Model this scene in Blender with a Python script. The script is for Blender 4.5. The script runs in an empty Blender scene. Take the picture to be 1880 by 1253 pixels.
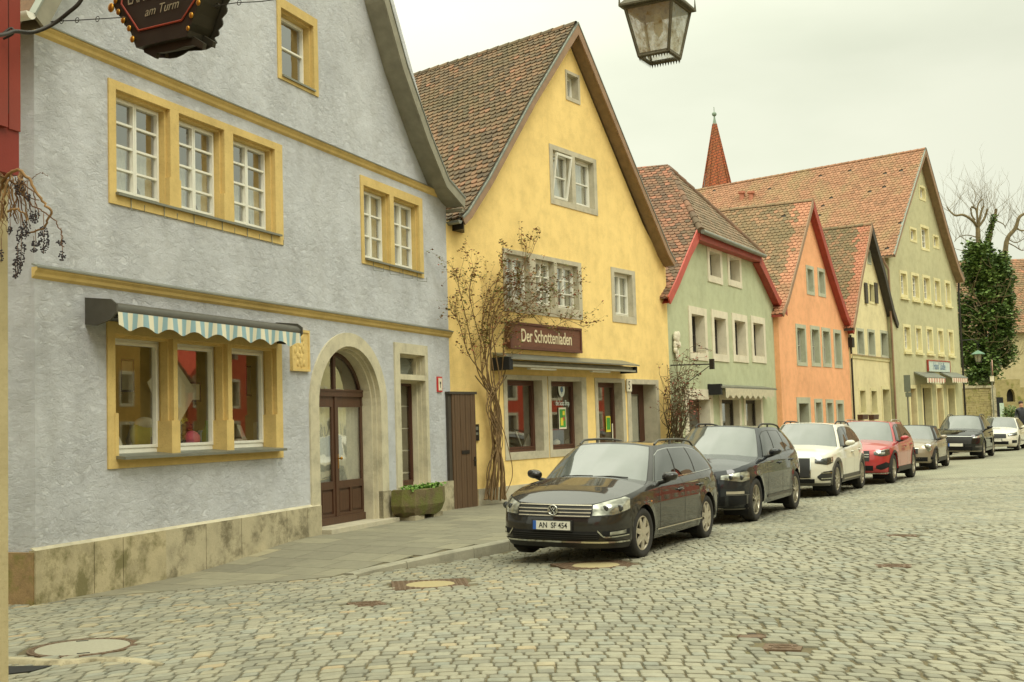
import bpy, bmesh, math, random
from mathutils import Vector, Matrix
from mathutils.geometry import tessellate_polygon
R = math.radians
random.seed(7)
rnd = random.random
def ru(a, b): return a + (b - a) * random.random()
scene = bpy.context.scene
COL = scene.collection
# ------------------------------------------------------------------ camera model
IW, IH, FPX = 1880.0, 1253.0, 2250.0
CAMZ, PITCH, ROLL = 1.73, R(3.95), 0.030
CAM = Vector((0, 0, CAMZ))
_f = Vector((0, math.cos(PITCH), math.sin(PITCH)))
_u0 = Vector((0, -math.sin(PITCH), math.cos(PITCH)))
_r0 = Vector((1, 0, 0))
CR = _r0 * math.cos(ROLL) - _u0 * math.sin(ROLL)
CU = _r0 * math.sin(ROLL) + _u0 * math.cos(ROLL)
def ray(px, py):
    return (_f + CR * ((px - IW / 2) / FPX) + CU * ((IH / 2 - py) / FPX))
def proj(p):
    d = Vector(p) - CAM
    z = d.dot(_f)
    return (IW / 2 + FPX * d.dot(CR) / z, IH / 2 - FPX * d.dot(CU) / z)
def at_y(px, py, Y):
    d = ray(px, py); return CAM + d * (Y / d.y)
# ------------------------------------------------------------------ street layout
WL = [(-10.5, -8.0), (1.71, 15.97), (4.16, 20.8), (7.10, 26.6), (9.75, 31.3), (13.05, 37.6), (17.55, 45.5), (22.1, 53.4), (40.0, 84.0)]
def s_of(x, y):
    """distance left (towards the kerb) of the line the street-side wheels stand on"""
    for (x0, y0), (x1, y1) in zip(WL, WL[1:]):
        if y <= y1 or (x1, y1) == WL[-1]:
            t = (y - y0) / (y1 - y0)
            lx = x0 + (x1 - x0) * t
            m = (x1 - x0) / (y1 - y0)
            return (lx - x) / math.sqrt(1 + m * m)
def wl_point(y, s=0.0):
    for (x0, y0), (x1, y1) in zip(WL, WL[1:]):
        if y <= y1 or (x1, y1) == WL[-1]:
            m = (x1 - x0) / (y1 - y0); lx = x0 + m * (y - y0)
            n = math.sqrt(1 + m * m)
            return (lx - s / n, y + s * m / n, m)
def sstep(a, b, t):
    t = min(1, max(0, (t - a) / (b - a))); return t * t * (3 - 2 * t)
def roadz(x, y):
    s = s_of(x, y)
    z = -0.025 * min(3.4, max(0.0, s + 1.2)) * sstep(9, 15.5, y)
    return z + 0.012 * math.sin(x * 0.9 + 0.4 * y) * sstep(7, 9, y) * (1 - sstep(12, 15, y))
KS = 2.62
def swz(x, y):
    s = s_of(x, y)
    t = y - .45 * s
    zk = -0.055 + 0.105 * sstep(12.6, 16.4, t)
    a = roadz(x, y) + 0.006
    return a + (max(zk + 0.018 * max(0, s - KS), a) - a) * sstep(13.2, 16.4, t)
def ks_(t): return KS + .55 * (1 - sstep(14.1, 16.5, t))
def ground(px, py, fn=roadz):
    z = 0.0; d = ray(px, py)
    for _ in range(12):
        p = CAM + d * ((z - CAM.z) / d.z); z = fn(p.x, p.y)
    return Vector((p.x, p.y, z))
# ------------------------------------------------------------------ materials
def srgb(r, g, b):
    def f(c):
        c /= 255.0
        return c / 12.92 if c <= 0.04045 else ((c + 0.055) / 1.055) ** 2.4
    return (f(r), f(g), f(b), 1)
class NT:
    def __init__(s, name):
        s.m = bpy.data.materials.new(name); s.m.use_nodes = True
        s.t = s.m.node_tree; s.b = s.t.nodes['Principled BSDF']; s.out = s.t.nodes['Material Output']
    def n(s, kind, **kw):
        nd = s.t.nodes.new(kind)
        for k, v in kw.items():
            if k.startswith('i_'):
                key = k[2:]; key = int(key) if key.isdigit() else key.replace('_', ' ')
                nd.inputs[key].default_value = v
            else: setattr(nd, k, v)
        return nd
    def l(s, a, ai, b, bi): s.t.links.new(a.outputs[ai], b.inputs[bi])
    def obj(s, scale=(1, 1, 1), rot=(0, 0, 0)):
        tc = s.n('ShaderNodeTexCoord'); mp = s.n('ShaderNodeMapping')
        mp.inputs['Scale'].default_value = scale; mp.inputs['Rotation'].default_value = rot
        s.l(tc, 'Object', mp, 'Vector'); return mp
    def noise(s, vec, scale, detail=4, rough=.55, dist=0.0):
        n = s.n('ShaderNodeTexNoise'); n.inputs['Scale'].default_value = scale
        n.inputs['Detail'].default_value = detail; n.inputs['Roughness'].default_value = rough
        n.inputs['Distortion'].default_value = dist
        s.l(vec, 0, n, 'Vector'); return n
    def ramp(s, src, out, stops):
        r = s.n('ShaderNodeValToRGB'); cr = r.color_ramp
        while len(cr.elements) > len(stops): cr.elements.remove(cr.elements[-1])
        while len(cr.elements) < len(stops): cr.elements.new(0.5)
        for e, (p, c) in zip(cr.elements, stops):
            e.position = p; e.color = c if len(c) == 4 else (*c, 1)
        s.l(src, out, r, 0); return r
    def mix(s, fac, a, b, blend='MIX', f=None):
        m = s.n('ShaderNodeMix'); m.data_type = 'RGBA'; m.blend_type = blend
        if fac is not None: s.t.links.new(fac, m.inputs[0])
        else: m.inputs[0].default_value = f
        for i, v in ((6, a), (7, b)):
            if hasattr(v, 'links'): s.t.links.new(v, m.inputs[i])
            else: m.inputs[i].default_value = v
        return m.outputs[2]
    def bump(s, h, strength, dist=0.01, prev=None):
        b = s.n('ShaderNodeBump'); b.inputs['Strength'].default_value = strength; b.inputs['Distance'].default_value = dist
        s.t.links.new(h, b.inputs['Height'])
        if prev: s.t.links.new(prev, b.inputs['Normal'])
        return b.outputs[0]
    def setc(s, v):
        if hasattr(v, 'links'): s.t.links.new(v, s.b.inputs['Base Color'])
        else: s.b.inputs['Base Color'].default_value = v
    def setn(s, v): s.t.links.new(v, s.b.inputs['Normal'])
    def set(s, **kw):
        for k, v in kw.items(): s.b.inputs[k.replace('_', ' ')].default_value = v
        return s
def mul(c, k): return (c[0] * k, c[1] * k, c[2] * k, 1)
MATS = {}
def simple(name, c, rough=.6, metal=0.0, var=.12, scale=8, bump=0.0, bscale=60, **kw):
    t = NT(name); v = t.obj()
    n = t.noise(v, scale, 5)
    r = t.ramp(n, 0, [(.3, mul(c, 1 - var)), (.7, mul(c, 1 + var))])
    t.setc(r.outputs[0]); t.set(Roughness=rough, Metallic=metal, **kw)
    if bump:
        n2 = t.noise(v, bscale, 4); t.setn(t.bump(n2.outputs[0], bump, .006))
    MATS[name] = t.m; return t.m
def plaster(name, c, kind='fine', dirt=.25, rough=.9):
    t = NT(name); v = t.obj()
    big = t.noise(v, .55, 6, .6); 
    col = t.ramp(big, 0, [(.3, mul(c, .88)), (.5, c), (.7, mul(c, 1.06))]).outputs[0]
    md_ = t.noise(v, 2.4, 7, .72); mdr = t.ramp(md_, 0, [(.36, (.80, .79, .76, 1)), (.55, (1, 1, 1, 1))]); col = t.mix(None, col, mdr.outputs[0], 'MULTIPLY', .65)
    sp = t.noise(v, 38 if kind != 'coarse' else 22, 3, .7)
    spr = t.ramp(sp, 0, [(.28, (.72, .70, .66, 1)), (.42, (1, 1, 1, 1))])
    col = t.mix(None, col, spr.outputs[0], 'MULTIPLY', dirt * 1.6)
    # vertical rain streaks
    vs = t.obj((3.2, 3.2, .22)); st = t.noise(vs, .7, 6, .65)
    sr = t.ramp(st, 0, [(.42, (.84, .83, .78, 1)), (.58, (1, 1, 1, 1))])
    col = t.mix(None, col, sr.outputs[0], 'MULTIPLY', dirt * .8)
    t.setc(col); t.set(Roughness=rough)
    if kind == 'coarse':
        a = t.noise(t.obj((1, 1, 1.7), (0, .5, 0)), 7.0, 7, .72, .6)
        ra = t.ramp(a, 0, [(.40, (0, 0, 0, 1)), (.5, (.55, .55, .55, 1)), (.53, (.35, .35, .35, 1)), (.66, (1, 1, 1, 1))])
        f = t.noise(v, 55, 4, .6); ar_ = t.noise(v, .8, 4, .6); arr = t.ramp(ar_, 0, [(.36, (.45, .45, .45, 1)), (.62, (1, 1, 1, 1))])
        hm_ = t.mix(None, ra.outputs[0], arr.outputs[0], 'MULTIPLY', 1.0)
        n1 = t.bump(hm_, 1.0, .016); n2 = t.bump(f.outputs[0], .5, .006, n1); t.setn(n2)
    else:
        f = t.noise(v, 34, 5, .65); g = t.noise(v, 5, 3, .5)
        n1 = t.bump(g.outputs[0], .25, .02); t.setn(t.bump(f.outputs[0], .75 if kind == 'fine' else .4, .012, n1))
    MATS[name] = t.m; return t.m
def stone(name, c, dark=.5, moss=0.0, scale=3.0, mc=(112, 112, 48), bd=.012):
    t = NT(name); v = t.obj()
    n = t.noise(v, scale, 8, .65)
    col = t.ramp(n, 0, [(.3, mul(c, .72)), (.5, c), (.72, mul(c, 1.16))]).outputs[0]
    pits = t.noise(v, 45, 3, .7)
    pr = t.ramp(pits, 0, [(.30, (.3, .28, .24, 1)), (.40, (1, 1, 1, 1))])
    st = t.noise(v, 1.7, 5, .7); sr = t.ramp(st, 0, [(.45, (0, 0, 0, 1)), (.6, (1, 1, 1, 1))])
    col = t.mix(sr.outputs[0], col, t.mix(None, col, pr.outputs[0], 'MULTIPLY', dark), 'MIX')
    if moss:
        m = t.noise(v, 2.3, 6, .7); mr = t.ramp(m, 0, [(.52 - moss * .2, (0, 0, 0, 1)), (.66 - moss * .2, (.85, .85, .85, 1))])
        col = t.mix(mr.outputs[0], col, srgb(*mc), 'MIX')
    t.setc(col); t.set(Roughness=.9)
    f = t.noise(v, 30, 6, .7); t.setn(t.bump(f.outputs[0], .6, bd))
    MATS[name] = t.m; return t.m
def tilemat(name, stops, moss=.3, mcol=srgb(92, 82, 58), patch=None, msc=.5):
    """roof tile: colour drawn per tile from the face attribute rnd, lichen over it"""
    t = NT(name); at = t.n('ShaderNodeAttribute'); at.attribute_name = 'rnd'
    r = t.ramp(at, 'Fac', stops); v = t.obj()
    n = t.noise(v, 14, 5, .7); nr = t.ramp(n, 0, [(.3, (.7, .68, .64, 1)), (.7, (1.15, 1.12, 1.08, 1))])
    col = t.mix(None, r.outputs[0], nr.outputs[0], 'MULTIPLY', .8)
    m = t.noise(v, msc, 7, .7); mr = t.ramp(m, 0, [(.60 - moss * .35, (0, 0, 0, 1)), (.72 - moss * .3, (.8, .8, .8, 1))])
    col = t.mix(mr.outputs[0], col, t.mix(None, col, mcol, 'MIX', .72), 'MIX')
    m2 = t.noise(v, 9, 6, .8); mr2 = t.ramp(m2, 0, [(.62, (0, 0, 0, 1)), (.7, (.7, .7, .7, 1))])
    col = t.mix(mr2.outputs[0], col, srgb(118, 112, 78), 'MIX')
    t.setc(col); t.set(Roughness=.85)
    t.setn(t.bump(n.outputs[0], .4, .01)); MATS[name] = t.m; return t.m
def glassmat(name, tint=(.75, .8, .76, 1), clear=.75, rough=.02, wavy=.0):
    t = NT(name); t.t.nodes.remove(t.b)
    tr = t.n('ShaderNodeBsdfTransparent'); tr.inputs[0].default_value = tint
    gl = t.n('ShaderNodeBsdfGlossy'); gl.inputs['Roughness'].default_value = rough
    lw_ = t.n('ShaderNodeLayerWeight'); lw_.inputs[0].default_value = .5; pw_ = t.n('ShaderNodeMath', operation='POWER'); pw_.inputs[1].default_value = 4.0; t.l(lw_, 1, pw_, 0)
    fr = t.n('ShaderNodeMath', operation='MULTIPLY_ADD'); t.l(pw_, 0, fr, 0); fr.inputs[1].default_value = .92; fr.inputs[2].default_value = .08
    if wavy:
        v = t.obj(); n = t.noise(v, 1.6, 2, .5); b = t.bump(n.outputs[0], wavy, .03)
        t.t.links.new(b, gl.inputs['Normal'])
    mx = t.n('ShaderNodeMixShader'); ad = t.n('ShaderNodeMath', operation='ADD'); ad.inputs[1].default_value = 1 - clear; ad.use_clamp = True
    t.l(fr, 0, ad, 0); t.l(ad, 0, mx, 0); t.l(tr, 0, mx, 1); t.l(gl, 0, mx, 2); t.l(mx, 0, t.out, 0)
    MATS[name] = t.m; return t.m
def paint(name, c, metal=.25, rough=.38, coat=1.0, flake=0.0, **kw):
    t = NT(name); v = t.obj(); n = t.noise(v, 2.2, 6, .7)
    dust = t.ramp(n, 0, [(.35, c), (.75, (c[0] * .9 + .007, c[1] * .9 + .006, c[2] * .9 + .005, 1))])
    t.setc(dust.outputs[0]); t.set(Metallic=metal, Roughness=rough, Coat_Weight=coat, Coat_Roughness=.035, **kw)
    MATS[name] = t.m; return t.m
# ------------------------------------------------------------------ mesh builder
class MB:
    def __init__(s, mat=None):
        s.v = []; s.f = []; s.mi = []; s.r = []; s.mats = []; s.cur = None; s.sm = []; s.smooth = False; s.rv = 0.5
        if mat: s.use(mat)
    def use(s, mat, smooth=None):
        if mat not in s.mats: s.mats.append(mat)
        s.cur = s.mats.index(mat)
        if smooth is not None: s.smooth = smooth
        return s
    def face(s, idx):
        s.f.append(idx); s.mi.append(s.cur); s.r.append(s.rv); s.sm.append(s.smooth)
    def poly(s, pts):
        b = len(s.v); s.v += [tuple(p) for p in pts]; s.face(tuple(range(b, b + len(pts)))); return s
    def box(s, x0, x1, y0, y1, z0, z1, M=None):
        b = len(s.v)
        ps = [(x0, y0, z0), (x1, y0, z0), (x1, y1, z0), (x0, y1, z0), (x0, y0, z1), (x1, y0, z1), (x1, y1, z1), (x0, y1, z1)]
        if M: ps = [tuple(M @ Vector(p)) for p in ps]
        s.v += ps
        for q in ((0, 3, 2, 1), (4, 5, 6, 7), (0, 1, 5, 4), (1, 2, 6, 5), (2, 3, 7, 6), (3, 0, 4, 7)): s.face(tuple(b + i for i in q))
        return s
    def prism(s, pts, d):
        """polygon extruded by vector d"""
        b = len(s.v); n = len(pts); d = Vector(d)
        s.v += [tuple(p) for p in pts] + [tuple(Vector(p) + d) for p in pts]
        s.face(tuple(range(b, b + n))); s.face(tuple(range(b + 2 * n - 1, b + n - 1, -1)))
        for i in range(n):
            j = (i + 1) % n; s.face((b + i, b + j, b + n + j, b + n + i))
        return s
    def grid(s, rows, close=False):
        """rows of equal length joined by quads"""
        b = len(s.v); n = len(rows[0])
        for r in rows: s.v += [tuple(p) for p in r]
        for i in range(len(rows) - 1):
            for j in range(n if close else n - 1):
                k = (j + 1) % n; s.face((b + i * n + j, b + i * n + k, b + (i + 1) * n + k, b + (i + 1) * n + j))
        return s
    def tube(s, pts, rad, n=6, cap=True):
        pts = [Vector(p) for p in pts]
        if not hasattr(rad, '__len__'): rad = [rad] * len(pts)
        rows = []; prev = None
        for i, p in enumerate(pts):
            d = (pts[min(i + 1, len(pts) - 1)] - pts[max(i - 1, 0)])
            if d.length < 1e-9: d = Vector((0, 0, 1))
            d.normalize()
            if prev is None:
                a = d.cross(Vector((0, 0, 1)) if abs(d.z) < .9 else Vector((1, 0, 0))).normalized()
            else:
                a = (prev - d * prev.dot(d)); a = a.normalized() if a.length > 1e-6 else d.orthogonal().normalized()
            prev = a; c = d.cross(a)
            rows.append([p + (a * math.cos(t) + c * math.sin(t)) * rad[i] for t in [2 * math.pi * k / n for k in range(n)]])
        sv = s.smooth; s.smooth = n > 4; s.grid(rows, True); s.smooth = sv
        if cap:
            b = len(s.v); s.v += [tuple(p) for p in rows[0]] + [tuple(p) for p in rows[-1]]
            s.face(tuple(range(b + n - 1, b - 1, -1))); s.face(tuple(range(b + n, b + 2 * n)))
        return s
    def lathe(s, prof, n=24, axis='z', c=(0, 0, 0), cap=False):
        rows = []
        for r, h in prof:
            row = []
            for k in range(n):
                t = 2 * math.pi * k / n; a, b_ = r * math.cos(t), r * math.sin(t)
                row.append({'z': (c[0] + a, c[1] + b_, c[2] + h), 'y': (c[0] + a, c[1] + h, c[2] + b_), 'x': (c[0] + h, c[1] + a, c[2] + b_)}[axis])
            rows.append(row)
        s.grid(rows, True)
        if cap:
            for row, rev in ((rows[0], True), (rows[-1], False)):
                b = len(s.v); s.v += row; q = tuple(range(b, b + n)); s.face(q[::-1] if rev else q)
        return s
    def ball(s, c, r, sc=(1, 1, 1), n=8, m=6):
        prof = [(max(1e-4, math.sin(math.pi * i / m)), -math.cos(math.pi * i / m)) for i in range(m + 1)]
        rows = [[(c[0] + r * sc[0] * q * math.cos(2 * math.pi * k / n), c[1] + r * sc[1] * q * math.sin(2 * math.pi * k / n), c[2] + r * sc[2] * h) for k in range(n)] for q, h in prof]
        sv = s.smooth; s.smooth = True; s.grid(rows, True); s.smooth = sv; return s
    def holed(s, outer, holes, y, flip=False):
        """front face in the x-z plane at depth y with holes"""
        loops = [[Vector((p[0], p[1], 0)) for p in outer]] + [[Vector((p[0], p[1], 0)) for p in h] for h in holes]
        tris = tessellate_polygon(loops); flat = [p for l in loops for p in l]
        b = len(s.v); s.v += [(p.x, y, p.y) for p in flat]
        for t in tris:
            a, bb, c = (flat[i] for i in t)
            cr = (bb - a).cross(c - a).z
            if abs(cr) < 1e-9: continue
            t = t if (cr > 0) else t[::-1]
            s.face(tuple(b + i for i in t))
        return s
    def reveal(s, loop, y0, y1):
        n = len(loop)
        for i in range(n):
            p, q = loop[i], loop[(i + 1) % n]
            s.poly([(p[0], y0, p[1]), (q[0], y0, q[1]), (q[0], y1, q[1]), (p[0], y1, p[1])])
        return s
    def build(s, name, parent=None, autosmooth=None):
        me = bpy.data.meshes.new(name)
        me.from_pydata([tuple(p) for p in s.v], [], s.f)
        for m in s.mats: me.materials.append(m)
        me.polygons.foreach_set('material_index', s.mi)
        me.polygons.foreach_set('use_smooth', s.sm)
        a = me.attributes.new('rnd', 'FLOAT', 'FACE'); a.data.foreach_set('value', s.r)
        me.update()
        o = bpy.data.objects.new(name, me); COL.objects.link(o)
        if parent is not None: o.parent = parent
        return o
def tag(o, label, cat, group=None):
    o['label'] = label; o['category'] = cat
    if group: o['group'] = group
    return o
def thing(name, loc, label, cat, rz=0.0, group=None):
    o = bpy.data.objects.new(name, None); COL.objects.link(o); o.empty_display_size = .2
    o.location = loc; o.rotation_euler = (0, 0, rz); return tag(o, label, cat, group)
def struct(o, kind='structure'): o['kind'] = kind; return o
def text(name, body, size, mat, parent, M, extrude=.002, sx=1.0, align='CENTER', bold=0.0):
    cu = bpy.data.curves.new(name, 'FONT'); cu.body = body; cu.size = size; cu.extrude = extrude; cu.offset = bold
    cu.align_x = align; cu.align_y = 'CENTER'; cu.materials.append(mat)
    o = bpy.data.objects.new(name, cu); COL.objects.link(o); o.parent = parent
    bpy.context.view_layer.update()
    me = bpy.data.meshes.new_from_object(o); me.name = name; bpy.data.objects.remove(o)
    o = bpy.data.objects.new(name, me); COL.objects.link(o); o.parent = parent
    o.matrix_local = M @ Matrix.Diagonal((sx, 1, 1, 1)); return o
def Mloc(x, y, z, rx=90, ry=0, rz=0):
    return Matrix.Translation((x, y, z)) @ Matrix.Rotation(R(rz), 4, 'Z') @ Matrix.Rotation(R(ry), 4, 'Y') @ Matrix.Rotation(R(rx), 4, 'X')
def rectp(u0, z0, u1, z1): return [(u0, z0), (u1, z0), (u1, z1), (u0, z1)]
def lut(tab, x):
    if x <= tab[0][0]: return tab[0][1]
    for (a, b), (c, d) in zip(tab, tab[1:]):
        if x <= c: return b + (d - b) * (x - a) / (c - a)
    return tab[-1][1]
def catmull(pts, n):
    """n samples per segment through pts (any dimension)"""
    P = [Vector(p) for p in pts]; out = []
    for i in range(len(P) - 1):
        p0 = P[i - 1] if i else P[0] * 2 - P[1]
        p1, p2 = P[i], P[i + 1]
        p3 = P[i + 2] if i + 2 < len(P) else P[-1] * 2 - P[-2]
        for k in range(n):
            t = k / n
            out.append(.5 * ((2 * p1) + (p2 - p0) * t + (2 * p0 - 5 * p1 + 4 * p2 - p3) * t * t + (3 * p1 - p0 - 3 * p2 + p3) * t ** 3))
    out.append(P[-1]); return out
# ------------------------------------------------------------------ palette
M_BLUE = plaster('stucco_lavender', srgb(204, 206, 209), 'coarse', .2)
M_YEL = plaster('stucco_yellow', srgb(246, 214, 138), 'fine', .22)
M_GREEN = plaster('stucco_green', srgb(186, 192, 156), 'fine', .2)
M_ORANGE = plaster('stucco_orange', srgb(240, 176, 128), 'fine', .15)
M_CREAM = plaster('stucco_cream', srgb(226, 214, 166), 'fine', .25)
M_KHAKI = plaster('stucco_khaki', srgb(190, 186, 146), 'fine', .2)
M_OCHRE = plaster('stone_painted_ochre', srgb(214, 186, 118), 'soft', .45)
M_TRIMY = stone('stone_trim_grey', srgb(186, 178, 154), .3)
M_TRIMW = plaster('trim_white', srgb(222, 214, 190), 'soft', .25)
M_TRIMG = plaster('trim_grey', srgb(182, 184, 160), 'soft', .3)
M_TRIMC = plaster('trim_cream', srgb(224, 214, 164), 'soft', .25)
M_SAND = stone('sandstone_pale', srgb(196, 188, 160), .6)
M_PLINTH = stone('plinth_stone', srgb(178, 168, 138), .95, .15, 4, (104, 96, 72))
M_PLINTHM = stone('plinth_stone_mossy', srgb(180, 168, 134), .95, .2, 3, (108, 102, 62))
M_RUBBLE = stone('rough_sandstone', srgb(148, 122, 84), .8, .15, 6)
M_MOSS = stone('mossy_stone', srgb(112, 98, 66), .9, .42, 5, (104, 108, 46), .05)
M_KERB = stone('kerb_granite', srgb(154, 150, 130), .7)
M_WHITE = simple('white_frame', srgb(228, 226, 212), .45, var=.04)
M_GREYF = simple('grey_frame', srgb(176, 176, 160), .5, var=.06)
M_ZINC = simple('zinc', srgb(132, 134, 122), .45, .5, .12, 3)
M_IRON = simple('dark_iron', srgb(52, 48, 42), .5, .6, .2, 20)
M_RUST = simple('rusty_iron', srgb(112, 92, 72), .75, .3, .3, 26, .6, 120)
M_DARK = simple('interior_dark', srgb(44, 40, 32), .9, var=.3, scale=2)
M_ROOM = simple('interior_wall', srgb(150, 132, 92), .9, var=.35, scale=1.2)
M_BLACK = simple('black_matt', srgb(24, 24, 22), .8, var=.2)
M_GREYBROWN = simple('verge_brown', srgb(146, 118, 92), .7, var=.14, scale=5, bump=.3)
M_SOFFIT = simple('soffit_brown', srgb(132, 110, 80), .8, var=.18, scale=6, bump=.3)
M_SOFFITG = simple('soffit_grey', srgb(140, 136, 118), .8, var=.15, scale=5, bump=.3)
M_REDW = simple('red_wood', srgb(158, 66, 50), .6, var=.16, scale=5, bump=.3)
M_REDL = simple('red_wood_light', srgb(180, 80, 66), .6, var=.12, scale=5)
M_BLACKW = simple('black_wood', srgb(64, 58, 48), .7, var=.2, scale=5)
M_CURT = simple('net_curtain', srgb(214, 214, 198), .9, var=.1, scale=30)
M_GLASS = glassmat('window_glass', (.95, .96, .94, 1), clear=.66, wavy=.12)
M_SHOPG = glassmat('shop_glass', (.94, .95, .92, 1), clear=.80)
M_GOLD = simple('gold_leaf', srgb(176, 128, 46), .32, .75, .15, 30)
M_DGLASS = simple('dark_pane', srgb(46, 46, 40), .06, 0, .2, 3, IOR=1.7)
M_PAPER = simple('paper', srgb(222, 214, 188), .8, var=.06)
def wood(name, c, sc=(14, 14, .9), rough=.6):
    t = NT(name); v = t.obj(sc); n = t.noise(v, 2.4, 7, .7, .6)
    t.setc(t.ramp(n, 0, [(.3, mul(c, .62)), (.52, c), (.75, mul(c, 1.3))]).outputs[0]); t.set(Roughness=rough)
    t.setn(t.bump(n.outputs[0], .35, .005)); MATS[name] = t.m; return t.m
M_DOOR = wood('door_wood', srgb(80, 54, 38), rough=.42)
M_GATE = wood('gate_wood', srgb(92, 70, 48))
M_DFRAME = wood('dark_frame_wood', srgb(82, 50, 34), rough=.45)
# ------------------------------------------------------------------ sky and light
w = bpy.data.worlds.new('World'); scene.world = w; w.use_nodes = True
nt = w.node_tree; bg = nt.nodes['Background']
sky = nt.nodes.new('ShaderNodeTexSky'); sky.sky_type = 'NISHITA'; sky.sun_disc = False
SUN_EL, SUN_ROT = R(52), R(150)
sky.sun_elevation = SUN_EL; sky.sun_rotation = SUN_ROT; sky.air_density = 1.6; sky.dust_density = 4
tc = nt.nodes.new('ShaderNodeTexCoord'); sx = nt.nodes.new('ShaderNodeSeparateXYZ')
nt.links.new(tc.outputs['Generated'], sx.inputs[0])
mp = nt.nodes.new('ShaderNodeMapping'); mp.inputs['Scale'].default_value = (1, 1, 2.6); nt.links.new(tc.outputs['Generated'], mp.inputs[0])
cl = nt.nodes.new('ShaderNodeTexNoise'); cl.inputs['Scale'].default_value = 1.8; cl.inputs['Detail'].default_value = 6; cl.inputs['Roughness'].default_value = .5
nt.links.new(mp.outputs[0], cl.inputs['Vector'])
cr = nt.nodes.new('ShaderNodeValToRGB'); cr.color_ramp.elements[0].position = .36; cr.color_ramp.elements[1].position = .62
cr.color_ramp.elements[0].color = (.77, .81, .63, 1); cr.color_ramp.elements[1].color = (.97, .99, .80, 1)
nt.links.new(cl.outputs[0], cr.inputs[0])
# the cloud deck brightens towards the zenith and, in view, towards the left
zr = nt.nodes.new('ShaderNodeMapRange'); zr.inputs['From Min'].default_value = .28; zr.inputs['From Max'].default_value = .9
zr.inputs['To Min'].default_value = 1.0; zr.inputs['To Max'].default_value = 2.9; nt.links.new(sx.outputs['Z'], zr.inputs['Value'])
xr = nt.nodes.new('ShaderNodeMapRange'); xr.inputs['From Min'].default_value = -.25; xr.inputs['From Max'].default_value = .42
xr.inputs['To Min'].default_value = 1.12; xr.inputs['To Max'].default_value = .80; nt.links.new(sx.outputs['X'], xr.inputs['Value'])
mm = nt.nodes.new('ShaderNodeMath'); mm.operation = 'MULTIPLY'; nt.links.new(zr.outputs[0], mm.inputs[0]); nt.links.new(xr.outputs[0], mm.inputs[1])
vm = nt.nodes.new('ShaderNodeVectorMath'); vm.operation = 'SCALE'; nt.links.new(cr.outputs[0], vm.inputs[0]); nt.links.new(mm.outputs[0], vm.inputs['Scale'])
vs = nt.nodes.new('ShaderNodeVectorMath'); vs.operation = 'SCALE'; nt.links.new(sky.outputs[0], vs.inputs[0]); vs.inputs['Scale'].default_value = .05
mxw = nt.nodes.new('ShaderNodeMix'); mxw.data_type = 'RGBA'; mxw.inputs[0].default_value = .93
nt.links.new(vs.outputs[0], mxw.inputs[6]); nt.links.new(vm.outputs[0], mxw.inputs[7])
nt.links.new(mxw.outputs[2], bg.inputs['Color']); bg.inputs['Strength'].default_value = 1.0
sl = bpy.data.lights.new('sun', 'SUN'); sl.energy = 1.2; sl.angle = R(24); sl.color = (1.0, .96, .87)
so = bpy.data.objects.new('sun', sl); COL.objects.link(so)
_sd = Vector((math.sin(SUN_ROT) * math.cos(SUN_EL), math.cos(SUN_ROT) * math.cos(SUN_EL), math.sin(SUN_EL)))
so.rotation_euler = _sd.to_track_quat('Z', 'Y').to_euler()
scene.view_settings.view_transform = 'Standard'; scene.view_settings.look = 'None'
scene.view_settings.exposure = 0.2; scene.view_settings.gamma = 1.0; scene.view_settings.use_curve_mapping = False
cam = bpy.data.cameras.new('camera'); co = bpy.data.objects.new('camera', cam); COL.objects.link(co)
cam.sensor_width = 36; cam.lens = FPX / IW * 36; cam.clip_end = 2000; cam.clip_start = .1
co.matrix_world = Matrix((( CR.x, CU.x, -_f.x, 0), (CR.y, CU.y, -_f.y, 0), (CR.z, CU.z, -_f.z, CAMZ), (0, 0, 0, 1)))
scene.camera = co
# ------------------------------------------------------------------ ground
t = NT('road_soil'); v = t.obj(); n = t.noise(v, 5, 8, .7)
t.setc(t.ramp(n, 0, [(.35, srgb(84, 76, 52)), (.5, srgb(104, 94, 68)), (.7, srgb(98, 94, 60))]).outputs[0]); t.set(Roughness=.95); M_SOIL = t.m
t = NT('cobble_stone'); v = t.obj(); at = t.n('ShaderNodeAttribute'); at.attribute_name = 'rnd'
r = t.ramp(at, 'Fac', [(0, srgb(130, 129, 116)), (.3, srgb(147, 144, 127)), (.6, srgb(156, 152, 134)), (.84, srgb(141, 143, 132)), (.95, srgb(167, 159, 134)), (1, srgb(170, 152, 122))])
n = t.noise(v, 9, 7, .72); nr = t.ramp(n, 0, [(.3, (.74, .73, .70, 1)), (.7, (1.12, 1.12, 1.08, 1))])
c_ = t.mix(None, r.outputs[0], nr.outputs[0], 'MULTIPLY', .8)
n2 = t.noise(v, .35, 4, .6); nr2 = t.ramp(n2, 0, [(.35, (.84, .84, .80, 1)), (.65, (1.08, 1.07, 1.04, 1))])
c_ = t.mix(None, c_, nr2.outputs[0], 'MULTIPLY', 1.0)
n3 = t.noise(v, 60, 3, .7); t.setc(c_); t.set(Roughness=.78)
t.setn(t.bump(n3.outputs[0], .35, .004, t.bump(n.outputs[0], .5, .02))); M_COB = t.m
t = NT('cobble_far'); v = t.obj((1, 1, 1), (0, 0, R(28))); br = t.n('ShaderNodeTexBrick')
br.inputs['Color1'].default_value = srgb(152, 150, 132); br.inputs['Color2'].default_value = srgb(140, 140, 124); br.inputs['Mortar'].default_value = srgb(112, 106, 74)
br.inputs['Scale'].default_value = 1.0; br.inputs['Mortar Size'].default_value = .012; br.inputs['Brick Width'].default_value = .2; br.inputs['Row Height'].default_value = .18
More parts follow.
